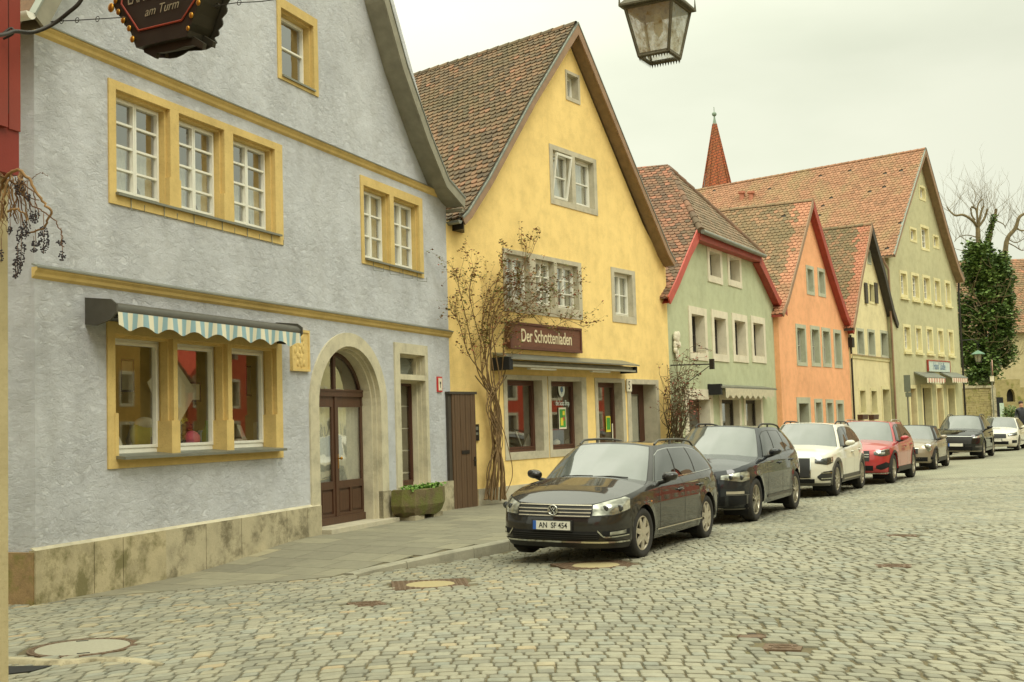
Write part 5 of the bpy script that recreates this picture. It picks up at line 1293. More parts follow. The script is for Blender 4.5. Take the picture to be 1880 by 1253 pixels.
# downpipes
def downpipe(H, u, y, z, bend, mat=M_IRON, hop=False, rad=.05):
    mb = MB(mat); mb.tube([(u + bend[0], y + bend[1], z), (u + bend[0] * .8, y + bend[1], z - .15), (u, y, z - .55), (u, y, 0)], rad, 8)
    if hop: mb.box(u - .14, u + .14, y - .12, y + .12, z - .5, z - .1)
    mb.build('downpipe', H.e)
downpipe(HO, HO.L + .08, -.06, HO.Rp[0][1] - .2, (0, 0), hop=True)
downpipe(HC, HC.L + .12, -.1, HC.Rp[0][1] - .1, (0, 0))
downpipe(HK, -.15, -.02, HK.Lp[0][1] - .05, (-.35, .1), M_GREYBROWN); downpipe(HK, HK.L + .05, -.08, HK.Rp[0][1] - .1, (.1, 0))
mb = MB(M_REDL); 
q = MB(M_TK); 
for dx_ in (0, .9):
    pass
# small red vent pipes on the long roof
for i, px in enumerate((1362, 1379)):
    # points on left slope of khaki roof: intersect ray with slope plane
    a_, b_ = HK.Lp[-2], HK.Lp[-1]; A = HK.world(a_[0], 0, a_[1]); Bv = HK.world(b_[0], 0, b_[1]); Dv = HK.world(HK.Bk.x, 1, 0) - HK.world(0, 0, 0)
    n_ = (Bv - A).cross(Dv).normalized(); d = ray(px, 366); t_ = (A - CAM).dot(n_) / d.dot(n_); P = CAM + d * t_; lp_ = HK.loc(P)
    mb = MB(simple('vent_terracotta', srgb(186, 122, 96), .8)); mb.tube([(lp_.x, lp_.y, lp_.z - .2), (lp_.x, lp_.y, lp_.z + .34)], .12, 10); mb.tube([(lp_.x, lp_.y, lp_.z + .3), (lp_.x, lp_.y, lp_.z + .40)], .2, 10); mb.build('roof_vent', HK.e)
# ================================================================== cars
M_TYRE = simple('tyre_rubber', srgb(44, 42, 38), .85, var=.15, scale=20)
M_ALLOY = simple('alloy', srgb(176, 170, 152), .32, .75, .08, 12)
M_ALLOYD = simple('alloy_dark', srgb(96, 92, 84), .4, .7, .1)
M_HUB = simple('hubcap_silver', srgb(186, 178, 158), .4, .4, .08)
M_CHROME = simple('chrome', srgb(206, 206, 200), .12, 1.0, .03)
M_TRIMB = simple('black_plastic', srgb(38, 38, 36), .55, var=.1)
M_TRIMGR = simple('grey_plastic', srgb(82, 80, 72), .6, var=.1)
M_WELL = simple('wheel_well', srgb(18, 18, 17), .95, var=.1)
M_CGLASS = NT('car_glass'); M_CGLASS.set(Roughness=.015, IOR=2.0, Specular_IOR_Level=.8); M_CGLASS.setc((.012, .014, .012, 1)); M_CGLASS = M_CGLASS.m
t = NT('windscreen_glass'); t.set(Roughness=.02, IOR=1.85, Specular_IOR_Level=.8); v = t.obj(); n = t.noise(v, 2.5, 3, .5)
t.setc(t.ramp(n, 0, [(.35, (.085, .093, .085, 1)), (.7, (.10, .11, .10, 1))]).outputs[0]); M_WSCR = t.m
M_LAMP = NT('headlamp_glass'); M_LAMP.set(Roughness=.05, Metallic=.55, Coat_Weight=1.0, Coat_Roughness=.02); v = M_LAMP.obj((2, 4, 7)); n = M_LAMP.noise(v, 2.2, 1, .4)
M_LAMP.setc(M_LAMP.ramp(n, 0, [(.36, srgb(120, 120, 108)), (.55, srgb(176, 176, 162)), (.68, srgb(214, 214, 200))]).outputs[0]); M_LAMP = M_LAMP.m
M_LAMPD = simple('headlamp_dark', srgb(60, 62, 60), .12, .3, .2, 9, Coat_Weight=1.0)
M_AMBER = simple('indicator', srgb(190, 120, 50), .2)
M_PLATE = simple('number_plate_white', srgb(214, 212, 198), .5, var=.03)
M_PBLUE = simple('plate_blue', srgb(40, 90, 170), .5)
M_ROOFSOFT = simple('soft_top_fabric', srgb(54, 52, 48), .9, var=.1, scale=30, bump=.3)
M_TAIL = simple('tail_lamp', srgb(150, 40, 40), .2, .1)

def make_car(name, label, S_, fw, rot, z0, tiltx=0.0, steer=0.0):
    """S_: spec. Car local axes: x from nose to tail, y to the car's right, z up. fw: world point below the street-side front wheel"""
    L, W, H = S_['L'], S_['W'], S_['H']; hw = W / 2; fx, wb, wr = S_['fo'], S_['wb'], S_['wr']
    body, glass = S_['paint'], M_CGLASS
    root = thing(name, (0, 0, 0), label, 'car')
    trk = hw - .125
    M = Matrix.Rotation(rot, 4, 'Z') @ Matrix.Rotation(tiltx, 4, 'X')
    off = M @ Vector((fx, -(trk + .09), 0)); root.location = Vector((fw[0], fw[1], z0)) - off
    root.rotation_euler = M.to_euler()
    # ---- plan contour, front centre -> rear centre (y >= 0)
    cf, crr = S_.get('cf', 1.0), S_.get('cr', 1.0)
    key = [(0, 0), (.012 * cf, .3 * hw), (.05 * cf, .58 * hw), (.16 * cf, .80 * hw), (.36 * cf, .915 * hw), (.72, .972 * hw), (1.2, .992 * hw), (L * .42, hw), (L * .6, hw), (L - 1.15, .988 * hw), (L - .62, .955 * hw), (L - .28 * crr, .88 * hw), (L - .1 * crr, .74 * hw), (L - .03, .45 * hw), (L, 0)]
    pl = [(p.x, p.y) for p in catmull([(a, b, 0) for a, b in key], 9)]
    arc = [0.0]
    for a, b in zip(pl, pl[1:]): arc.append(arc[-1] + math.hypot(b[0] - a[0], b[1] - a[1]))
    def plan(a):
        a = max(0, min(arc[-1] - 1e-6, a)); lo, hi = 0, len(arc) - 1
        while hi - lo > 1:
            m = (lo + hi) // 2
            if arc[m] <= a: lo = m
            else: hi = m
        t = (a - arc[lo]) / (arc[hi] - arc[lo]); return (pl[lo][0] + (pl[hi][0] - pl[lo][0]) * t, pl[lo][1] + (pl[hi][1] - pl[lo][1]) * t)
    def arc_x(x):
        lo, hi = 0, arc[-1]
        for _ in range(30):
            m = (lo + hi) / 2
            if plan(m)[0] < x: lo = m
            else: hi = m
        return lo
    fprof, rprof, sprof, topz, sill = S_['fprof'], S_['rprof'], S_['sprof'], S_['top'], S_['sill']
    bands = S_.get('side', [])
    def W_(a, z, off=0.0):
        """point of the lower body shell at arc length a (sign = side), height z"""
        s = -1 if a < 0 else 1; x, y = plan(abs(a))
        ff = max(0, min(1, (1.15 - x) / 1.15)) ** 1.3; rf = max(0, min(1, (x - (L - 1.2)) / 1.2)) ** 1.3
        X = x + ff * lut(fprof, z) - rf * lut(rprof, z)
        ztp = lut(topz, x); rr = max(0.0, min(1.0, (z - (ztp - .10)) / .10)); 
        Y = y * (1 - lut(sprof, z)) * (1 - .035 * rr * rr * (1 if x > .3 else .6)) 
        fl = 0
        for cx in (fx, fx + wb):     # flared arches
            dd = math.hypot(x - cx, z - wr); fl = max(fl, .018 * max(0, 1 - abs(dd - wr * 1.12) / .12))
        Y += fl if y > hw * .85 else 0
        if off:
            e = .01; p0, p1 = Vector(W_(a - e, z)), Vector(W_(a + e, z)); q0, q1 = Vector(W_(a, z - e)), Vector(W_(a, z + e))
            n = (p1 - p0).cross(q1 - q0).normalized(); c = Vector((X, s * Y, z)); 
            if n.dot(c - Vector((L / 2, 0, z))) < 0: n = -n
            return tuple(c + n * off)
        return (X, s * Y, z)
    ar = wr + .055
    def zbot(x):
        z = lut(sill, x)
        for cx in (fx, fx + wb):
            if abs(x - cx) < ar: z = max(z, wr * .98 + math.sqrt(ar * ar - (x - cx) ** 2))
        return z
    # sample arcs: dense at arches
    xs = set()
    A = []
    for cx in (fx, fx + wb):
        for k in range(25): A.append(arc_x(cx + ar * math.cos(math.pi * k / 24)))
        A += [arc_x(cx - ar - .002), arc_x(cx + ar + .002)]
    n_ = 70; A += [arc[-1] * k / n_ for k in range(n_ + 1)]
    A = sorted(A); A = [A[0]] + [b for a, b in zip(A, A[1:]) if b - a > .004]
    rows = []
    NR = 18
    for a in A:
        x = plan(a)[0]; zb, zt = zbot(x), lut(topz, x)
        rows.append([(a, zb + (zt - zb) * (k / NR)) for k in range(NR + 1)])
    mb = MB(body); mb.smooth = True
    for s in (1, -1): mb.grid([[W_(s * a if a else s * 1e-5, z) for a, z in r] for r in rows])
    # bonnet / deck
    crown = S_['crown']
    deck = []
    for a in A:
        x = plan(a)[0]; zt = lut(topz, x); p = Vector(W_(a, zt)); row = []
        cz = lut(crown, x)
        for k in range(17):
            t = -1 + k / 8; row.append((p.x - (1 - t * t) * 0.0, p.y * t, p.z + cz * (1 - abs(t) ** 2.6)))
        deck.append(row)
    mb.grid(deck)
    # arch inner lips
    for cx in (fx, fx + wb):
        for s in (1, -1):
            r0 = []; r1 = []
            for k in range(25):
                x = cx + ar * math.cos(math.pi * k / 24); z = wr * .98 + ar * math.sin(math.pi * k / 24); p = W_(s * arc_x(x), z); r0.append(p); r1.append((p[0], p[1] - s * .05, p[2]))
            mb.grid([r0, r1])
    bo = mb.build('body', root)
    # wells and floor
    mb = MB(M_WELL)
    for cx in (fx, fx + wb):
        for s in (1, -1):
            rws = [[(cx + (ar + .01) * math.cos(math.pi * k / 16), s * yy, wr * .98 + (ar + .01) * math.sin(math.pi * k / 16)) for k in range(-3, 20)] for yy in (hw - .07, hw - .5)]
            mb.grid(rws); mb.poly(rws[1])
    zf = lut(sill, L / 2)
    mb.box(.35, L - .3, -hw + .48, hw - .48, zf - .02, zf + .25); mb.box(fx + ar, fx + wb - ar, -hw + .08, hw - .08, zf + .01, zf + .12); mb.box(.2, fx - ar * .8, -hw + .35, hw - .35, zf + .0, zf + .3); mb.box(fx + wb + ar, L - .2, -hw + .2, hw - .2, zf + .03, zf + .3)
    mb.build('underbody', root)
    # ---- greenhouse: paired rings
    G = S_['gh']; bot = catmull([g[0] for g in G], 8); top = catmull([g[1] for g in G], 8); bulge = S_.get('bulge', .02); NG = len(bot)
    def Gp(k, r, off=0.0):
        s = -1 if k < 0 else 1; k = min(abs(k) * 8, NG - 1 - 1e-6); i = int(k); t = k - i
        b, c = bot[i].lerp(bot[i + 1], t), top[i].lerp(top[i + 1], t); p = b.lerp(c, r)
        o = (p - Vector((L * .55, 0, p.z))); o.z = 0
        if o.length > 0: p = p + o.normalized() * bulge * math.sin(math.pi * r)
        p = Vector((p.x, s * p.y, p.z))
        if off:
            e = .02; kk = (k / 8)
            a0, a1 = Gp(s * max(1e-4, kk - e), r), Gp(s * (kk + e), r); b0, b1 = Gp(s * max(kk, 1e-4), max(0, r - e)), Gp(s * max(kk, 1e-4), min(1, r + e))
            n = (a1 - a0).cross(b1 - b0); n = n.normalized() if n.length > 1e-9 else Vector((-1, 0, 0))
            if n.dot(p - Vector((L * .55, 0, .6))) < 0: n = -n
            p = p + n * off
        return p
    mb = MB(S_.get('roofpaint', body)); mb.smooth = True; KM = (NG - 1) / 8
    ks = [KM * k / (NG * 1.0 - 1) for k in range(NG)]
    for s in (1, -1): mb.grid([[tuple(Gp(s * (k or 1e-5), r / 8)) for r in range(9)] for k in ks])
    rc = S_.get('roofcrown', .035); roofg = []
    for k in ks:
        p = Gp(k or 1e-5, 1.0); fr_ = min(1, max(0, (p.x - top[0].x) / .25)) * min(1, max(0, (top[-1].x - p.x) / .2)) if top[-1].x > top[0].x else 0
        roofg.append([(p.x, p.y * t, p.z + rc * fr_ * (1 - abs(t) ** 2.4)) for t in [-1 + q / 6 for q in range(13)]])
    mb.grid(roofg); mb.build('roof', root)
    def gpatch(k0, k1, r0, r1, off, mat, name, parent=root, n=14, round_=.0, both=True, rfun=None):
        for s in ((1, -1) if both else (0,)):
            mb = MB(mat); mb.smooth = True; rows = []
            for i in range(n + 1):
                k = k0 + (k1 - k0) * i / n
                lo, hi = (rfun(k) if rfun else (r0, r1)); rows.append([tuple(Gp((s * k if s else (k if abs(k) > 1e-5 else 1e-5)), lo + (hi - lo) * j / 6, off)) for j in range(7)])
            mb.grid(rows); o = mb.build(name, parent)
        return o
    ka = S_['ka']; ws = S_.get('ws', (.03, .93))
    gpatch(-ka, ka, ws[0] - .02, ws[1] + .025, .002, M_TRIMB, 'windscreen_seal', n=26, both=False)
    gpatch(-ka + .04, ka - .04, ws[0], ws[1], .005, M_WSCR, 'windscreen', n=26, both=False)
    if S_.get('chrome'):
        gpatch(S_['sw'][0][0] - .035, S_['sw'][-1][1] + .03, 0, 0, .003, M_CHROME, 'window_chrome', n=30, rfun=lambda k: (max(-.02, S_['wlo'](k) - .03), S_['whi'](k) + .028))
        gpatch(S_['sw'][0][0] - .015, S_['sw'][-1][1] + .01, 0, 0, .005, M_TRIMB, 'window_frame', n=30, rfun=lambda k: (S_['wlo'](k) - .004, S_['whi'](k) + .004))
    else:
        gpatch(S_['sw'][0][0] - .03, S_['sw'][-1][1] + .03, 0, 0, .003, M_TRIMB, 'window_frame', n=30, rfun=lambda k: (max(-.02, S_['wlo'](k) - .02), S_['whi'](k) + .02))
    for a, b in S_['sw']: gpatch(a, b, 0, 0, .007, glass, 'side_window', n=10, rfun=lambda k: (S_['wlo'](k), S_['whi'](k)))
    # ---- patches on the lower shell
    def patch(a0, a1, lo, hi, off, mat, name, n=12, m=5, both=True, parent=root, centre=False):
        f = lambda g, a: g(a) if callable(g) else (lut(g, a) if isinstance(g, list) else g); o = None
        for s in ((1,) if centre else ((1, -1) if both else (-1,))):
            mb = MB(mat); mb.smooth = True; rows = []
            for i in range(n + 1):
                a = a0 + (a1 - a0) * i / n; l_, h_ = f(lo, abs(a)), f(hi, abs(a)); a_ = s * a if abs(a) > 1e-5 else s * 1e-5
                rows.append([W_(a_, l_ + (h_ - l_) * j / m, off) for j in range(m + 1)])
            mb.grid(rows); o = mb.build(name, parent)
        return o
    X = lambda x: arc_x(x)
    # door seams, handles, sill trim
    for x in S_['seams']: patch(X(x) - .004, X(x) + .004, lut(sill, x) + .06, lut(topz, x) - .0, .0012, M_WELL, 'door_seam', 1, 14)
    for x, z in S_['handles']:
        for s in (1, -1):
            mb = MB(S_.get('handlemat', body)); a = X(x); pts = [Vector(W_(s * (a + d), z, o_)) for d, o_ in ((-.09, .0), (-.075, .03), (.06, .034), (.09, .0))]; mb.tube(pts, [.012, .017, .017, .012], 8); mb.use(M_WELL); p = Vector(W_(s * a, z - .005, .002)); mb.ball(p, .045, (1.1, .15, .75), 10, 6); mb.build('door_handle', root)
    ft = S_.get('sidetrim')
    if ft: patch(X(fx + ar + .05), X(fx + wb - ar - .02), ft[0], ft[1], .008, ft[2], 'sill_trim', 20)
    if S_.get('cladding'):
        cm = S_['cladding']
        for cx in (fx, fx + wb):
            for s in (1, -1):
                mb = MB(cm); mb.smooth = True; rows = []
                for k in range(29):
                    t = -.12 + (math.pi + .24) * k / 28; rows.append([W_(s * X(cx + rr * math.cos(t)), max(.2, wr * .98 + rr * math.sin(t)), .010) for rr in (ar - .002, ar + .035, ar + .062)])
                mb.grid(rows); mb.build('arch_trim', root)
        patch(X(fx + ar), X(fx + wb - ar), lut(sill, L / 2) - .0, lut(sill, L / 2) + .13, .008, cm, 'sill_cladding', 20)
    S_['detail'](dict(patch=patch, W=W_, X=X, root=root, L=L, hw=hw, Gp=Gp, lut=lut, top=topz))
    # ---- wheels
    for i, cx in enumerate((fx, fx + wb)):
        for s in (1, -1):
            we = MB(M_TYRE); tw = .11; R_ = wr
            we.smooth = True
            we.lathe([(R_ * .66, -tw * .75), (R_ * .80, -tw), (R_ * .94, -tw * .96), (R_, -tw * .72), (R_, tw * .72), (R_ * .94, tw * .96), (R_ * .80, tw), (R_ * .66, tw * .75)], 40, 'y')
            wo = we.build('wheel', root); wo.location = (cx, s * trk, wr)
            if i == 0 and steer: wo.rotation_euler = (0, 0, steer)
            rm = MB(S_.get('rimmat', M_ALLOY)); y_ = s * tw * .78; rR = R_ * .70
            rm.smooth = True; rm.lathe([(rR, y_), (rR * .93, y_ + s * .012), (rR * .89, y_ - s * .01), (rR * .87, -y_)], 40, 'y'); rm.smooth = False
            ns, kind = S_['spokes'], S_.get('spk', 'thin')
            for k in range(ns):
                t = 2 * math.pi * k / ns + .2; 
                T = Matrix.Rotation(-t, 4, 'Y')
                if kind == 'cap':
                    w0, w1 = .32 * rR, .30 * rR
                    q = [(.16 * rR, -w0 * .55), (.5 * rR, -w0 * .5), (.93 * rR, -w1 * .42), (.93 * rR, w1 * .42), (.5 * rR, w0 * .5), (.16 * rR, w0 * .55)]
                    rm.prism([T @ Vector((a, y_ + s * (.012 - .02 * (a / rR - .5) ** 2), b)) for a, b in q], T @ Vector((0, -s * .02, 0)))
                elif kind == 'twin':
                    for d in (-.085, .085): rm.prism([T @ Vector((a, y_ + s * .004, b)) for a, b in ((.15 * rR, d * .5 * rR - .012), (.92 * rR, d * rR * 1.6 - .010), (.92 * rR, d * rR * 1.6 + .012), (.15 * rR, d * .5 * rR + .014))], T @ Vector((0, -s * .03, 0)))
                else: rm.prism([T @ Vector((a, y_ + s * .004, b)) for a, b in ((.15 * rR, -.028), (.92 * rR, -.018), (.92 * rR, .018), (.15 * rR, .028))], T @ Vector((0, -s * .03, 0)))
            rm.lathe([(.001, y_ + s * .016), (.17 * rR, y_ + s * .012), (.19 * rR, y_ - s * .02)], 20, 'y')
            ro = rm.build('rim', wo)
            bk = MB(M_WELL); bk.lathe([(.001, y_ - s * .05), (rR * .9, y_ - s * .05)], 30, 'y'); bk.use(M_ALLOYD); bk.lathe([(rR * .3, y_ - s * .042), (rR * .72, y_ - s * .042)], 30, 'y'); bk.build('brake_disc', wo)
    # ---- mirrors
    mx, mz = S_['mirror']; my = hw
    for s in (1, -1):
        mb = MB(S_.get('mirrormat', body)); mb.smooth = True; rows = []
        for q in range(9):
            t = q / 8; yy = s * (my + .01 + .2 * t); rr = .5 + .5 * math.sin(math.pi * min(1, .15 + t * .85)) ** .6 if t < 1 else .35
            rr = [.55, .82, .95, 1, 1, .97, .9, .74, .3][q]
            rows.append([(mx + .075 * rr * math.cos(u) + (.02 if math.cos(u) > 0 else -.035) * rr - .02 * t + .035 * t, yy, mz + .02 * t + .062 * rr * math.sin(u)) for u in [2 * math.pi * w_ / 14 for w_ in range(14)]])
        mb.grid(rows, True); mb.poly(rows[-1]); mb.poly(rows[0])
        mb.use(M_TRIMB); mb.tube([(mx + .05, s * (my - .09), mz - .09), (mx + .02, s * (my + .03), mz - .06), (mx + .01, s * (my + .09), mz - .03)], [.03, .026, .03], 8); mb.build('wing_mirror', root)
    if S_.get('rails'):
        k0, k1, hgt, rmat = S_['rails']
        for s in (1, -1):
            mb = MB(rmat); pts = []
            for i in range(17):
                t = i / 16; p = Gp(s * (k0 + (k1 - k0) * t), 1.0); pts.append((p.x, p.y * .955, p.z + .01 + hgt * min(1, math.sin(math.pi * t) * 2.4)))
            mb.tube(pts, .017, 7)
            for t in (.42, ): p = Gp(s * (k0 + (k1 - k0) * t), 1.0); mb.box(p.x - .03, p.x + .03, p.y * .955 - .01, p.y * .955 + .01, p.z, p.z + hgt)
            mb.build('roof_rail', root)
    return root, Gp, W_

def plate(root, x, z, txt, eu=True, tilt=0):
    mb = MB(M_PLATE); mb.box(x - .012, x, -.26, .26, z - .055, z + .055); mb.use(M_TRIMB); mb.box(x - .006, x + .02, -.28, .28, z - .07, z + .068)
    mb.use(M_PBLUE); mb.box(x - .0135, x - .011, .215, .26, z - .055, z + .055)
    o = mb.build('number_plate', root)
    if txt: text('plate_characters', txt, .098, M_BLACK, o, Matrix.Translation((x - .0145, -.022, z - .002)) @ Matrix.Rotation(R(-90), 4, 'Z') @ Matrix.Rotation(R(90), 4, 'X'), .0005, .86, bold=.0012)
    return o
def std_gh(xw, zc, xa, yb, belt, xr, H, yr, xr1, xb, zb_, hr, tail=.0):
    """paired rings for the greenhouse. belt: list of (x, z) at B, C, D pillars"""
    (x1, z1), (x2, z2), (x3, z3) = belt
    return [((xw, 0, zc), (xr, 0, H)), ((xw + .05, yb * .55, zc - .01), (xr + .025, yr * .55, H - .012)), ((xa, yb * .965, z1 - .03), (xr + .12, yr * .95, H - .045)),
            ((x1, yb * 1.0, z1), (x1 + (xr - xw) * .12 + .1, yr, H - .04)), ((x2, yb * .995, z2), (x2 + .05, yr * .99, H - .035 - hr * .3)), ((x3, yb * .96, z3), (x3 - .12, yr * .95, H - .06 - hr)),
            ((xb - .06, yb * .82, zb_), (xr1 - .05, yr * .80, H - .06 - hr)), ((xb, yb * .45, zb_), (xr1, yr * .42, H - .045 - hr)), ((xb + .01, 0, zb_), (xr1 + .01, 0, H - .04 - hr))]
# --- shared detail helpers
def ring_badge(D, x, z, r, letters=None):
    mb = MB(M_CHROME); mb.smooth = True; N = 28
    rows = [[(x - .008 + .008 * math.cos(u), (r + .010 * math.sin(u)) * math.cos(2 * math.pi * k / N), z + (r + .010 * math.sin(u)) * math.sin(2 * math.pi * k / N)) for u in [2 * math.pi * q / 8 for q in range(8)]] for k in range(N + 1)]
    mb.grid(rows, True); mb.smooth = False; mb.use(M_TRIMB); mb.lathe([(.001, -.001), (r, -.001)], 24, 'x', (x, 0, z))
    if letters:
        mb.use(M_CHROME)
        for st in letters:
            for (a, b), (c, d) in zip(st, st[1:]): mb.tube([(x - .008, -a * r, z + b * r), (x - .008, -c * r, z + d * r)], .006, 5)
    return mb.build('badge', D['root'])
def grille_bars(D, a1, zs, mat, off=.012, th=.010, name='grille_bar', tube=False):
    for z in zs: D['patch'](-a1(z), a1(z), z - th, z + th, off, mat, name, 16, 1, centre=True)
WLO = lambda k: .05
def whi_(k0, k1, top=.86): return lambda k: max(.12, top - .0 * abs(k)) 
# ------------------------------------------------ black estate
P_BLACK = paint('paint_black_brown', (.016, .0145, .012, 1), .0, .5, Specular_IOR_Level=.12); P_NAVY = paint('paint_dark_navy', (.011, .014, .018, 1), .0, .5, Specular_IOR_Level=.1); P_WHITE = paint('paint_white', srgb(218, 214, 196), 0, .4)
P_RED = paint('paint_red', (.42, .022, .026, 1), .15, .35); P_BEIGE = paint('paint_greige', srgb(150, 138, 118), .5, .38); P_BLK2 = paint('paint_black', (.008, .009, .009, 1), .0, .5, Specular_IOR_Level=.0)
def d_estate(D):
    p, X, root = D['patch'], D['X'], D['root']
    p(-.50, .50, .575, .735, .006, M_TRIMB, 'grille', 22, 3, centre=True)
    for z in (.592, .635, .678, .722): p(-.50 - (z - .6) * .1, .50 + (z - .6) * .1, z - .007, z + .006, .014, M_HUB, 'grille_bar', 22, 1, centre=True)
    ring_badge(D, D['W'](1e-5, .665)[0] - .03, .663, .062, [[(-.55, .72), (-.28, .05), (0, .55), (.28, .05), (.55, .72)], [(-.85, .35), (-.38, -.78), (0, .02), (.38, -.78), (.85, .35)]])
    ha, hb = .525, 1.11
    p(ha - .01, hb + .012, [(.5, .585), (.8, .60), (1.12, .665)], [(.5, .735), (.75, .80), (1.0, .835), (1.12, .805)], .003, M_TRIMB, 'headlight_seal', 16)
    p(ha, hb, [(.52, .60), (.8, .612), (1.1, .675)], [(.52, .725), (.75, .787), (1.0, .822), (1.1, .80)], .007, M_LAMP, 'headlight', 18)
    for s in (1, -1):
        for a, r in ((.68, .045), (.88, .055)): mb = MB(M_LAMPD); q = Vector(D['W'](s * a, .69, .002)); mb.ball(q, r, (.3, 1, .85), 14, 8); mb.build('headlight_lens', root)
    p(-.62, .62, .30, .405, .004, M_WELL, 'lower_intake', 20, 3, centre=True)
    for z in (.325, .35, .375): p(-.6, .6, z - .004, z + .004, .010, M_TRIMB, 'intake_bar', 18, 1, centre=True)
    p(.66, 1.12, [(.66, .335), (1.12, .36)], [(.66, .41), (1.12, .425)], .003, M_WELL, 'fog_recess', 10)
    p(.76, 1.04, [(.76, .358), (1.04, .372)], [(.76, .398), (1.04, .418)], .009, M_LAMP, 'fog_light', 8)
    p(.60, 1.10, [(.6, .40), (.68, .325), (1.1, .345)], [(.6, .425), (.68, .345), (1.1, .357)], .014, M_CHROME, 'fog_trim', 14, 1)
    p(-1.12, 1.12, .262, .282, .012, M_CHROME, 'bumper_strip', 30, 1, centre=True)
    p(-1.15, 1.15, .19, .255, .006, M_TRIMB, 'lower_lip', 26, 2, centre=True)
    p(X(1.42), X(3.30), .325, .343, .010, M_HUB, 'side_strip', 24, 1)
    p(X(4.40), X(4.62), .80, .93, .006, M_TAIL, 'tail_light', 6)
    plate(root, D['W'](1e-5, .45)[0] - .02, .475, 'AN  SF 454')
    for s in (1, -1):
        mb = MB(M_AMBER); q = D['W'](s * X(1.2), .72, .002); mb.ball(q, .02, (1.6, .3, .6)); mb.build('side_indicator', root)
    # wipers
    mb = MB(M_TRIMB); g = D['Gp']
    for k0, k1 in ((-1.2, -.15), (-.1, .9)): mb.tube([g(k0 or 1e-4, .05, .02), g((k0 + k1) / 2 or 1e-4, .045, .025), g(k1, .035, .02)], .008, 5)
    mb.build('wiper', root)
fp = [(.18, .12), (.27, .035), (.36, .0), (.50, .0), (.58, .02), (.70, .06), (.78, .13), (.86, .24), (1.0, .42)]
rp = [(.2, .1), (.35, .0), (.6, .0), (.8, .07), (1.0, .12), (1.1, .16)]
spr = [(.18, .06), (.28, .02), (.36, .008), (.55, .0), (.70, -.002), (.745, .010), (.80, .014), (.86, .02), (.95, .045), (1.05, .07)]
PASSAT = dict(L=4.77, W=1.83, H=1.47, fo=.92, wb=2.71, wr=.325, paint=P_BLACK, fprof=fp, rprof=rp, sprof=spr, chrome=True,
    top=[(0, .735), (.10, .765), (.35, .835), (.7, .88), (1.1, .93), (1.5, .955), (2.6, .975), (3.8, 1.0), (4.4, 1.02), (4.77, 1.0)],
    sill=[(0, .19), (.5, .18), (1.3, .21), (3.3, .23), (4.3, .27), (4.77, .3)], crown=[(0, .0), (.25, .035), (.6, .075), (1.2, .10), (1.5, .09), (2, .03), (4.77, .02)],
    gh=std_gh(1.20, 1.0, 1.46, .83, [(2.35, .965), (3.3, .985), (4.15, 1.01)], 2.02, 1.475, .60, 4.30, 4.62, 1.02, .045), bulge=.03, ka=1.86, ws=(.02, .95),
    sw=[(2.12, 3.02), (3.08, 3.94), (4.0, 4.86)], wlo=lambda k: .06, whi=lambda k: lut([(2.05, .70), (2.35, .84), (3, .87), (4.2, .86), (4.7, .80), (4.95, .62)], k),
    seams=[1.52, 2.55, 3.45], handles=[(2.36, .815), (3.30, .83)], mirror=(1.62, 1.02), rails=(2.35, 5.0, .055, M_TRIMGR), spokes=7, spk='cap', rimmat=M_HUB, detail=d_estate)
# ------------------------------------------------ SUVs
def suv(L, W, H, fo, wb, wr, paint_, detail, **kw):
    k = H / 1.66; z = lambda v: v * k
    d = dict(L=L, W=W, H=H, fo=fo, wb=wb, wr=wr, paint=paint_, fprof=[(z(.22), .14), (z(.32), .04), (z(.42), .0), (z(.62), .0), (z(.78), .03), (z(.90), .09), (z(.98), .18), (1.1, .3)], rprof=[(.2, .1), (.35, .0), (z(.7), .0), (z(.95), .07), (z(1.2), .14)],
        sprof=[(z(.22), .05), (z(.34), .015), (z(.45), .004), (z(.62), .004), (z(.80), -.004), (z(.86), .008), (z(.95), .016), (z(1.02), .03), (z(1.12), .055), (z(1.2), .075)],
        top=[(0, z(.86)), (.08, z(.90)), (.3, z(.965)), (.7, z(1.01)), (1.2, z(1.05)), (1.6, z(1.075)), (2.8, z(1.10)), (L - .6, z(1.15)), (L, z(1.13))],
        sill=[(0, z(.26)), (.5, z(.24)), (1.4, z(.27)), (L - 1.3, z(.29)), (L, z(.36))], crown=[(0, .0), (.25, .03), (.7, .06), (1.25, .075), (1.6, .06), (2, .02), (L, .02)],
        gh=std_gh(1.22, z(1.11), 1.52, W * .455, [(2.35, z(1.085)), (3.25, z(1.11)), (4.05, z(1.15))], 1.98, H - .03, W * .335, L - .52, L - .22, z(1.16), .06), bulge=.028, ka=1.87, ws=(.02, .95),
        sw=[(2.12, 3.0), (3.06, 3.94), (4.0, 4.75)], wlo=lambda k_: .07, whi=lambda k_: lut([(2.05, .70), (2.35, .84), (3, .87), (4.2, .84), (4.6, .74), (4.85, .55)], k_),
        seams=[1.6, 2.62, 3.5], handles=[(2.45, z(.95)), (3.38, z(.97))], mirror=(1.68, z(1.16)), rails=(2.4, 4.9, .05, M_TRIMB), spokes=5, spk='twin', detail=detail)
    d.update(kw); return d
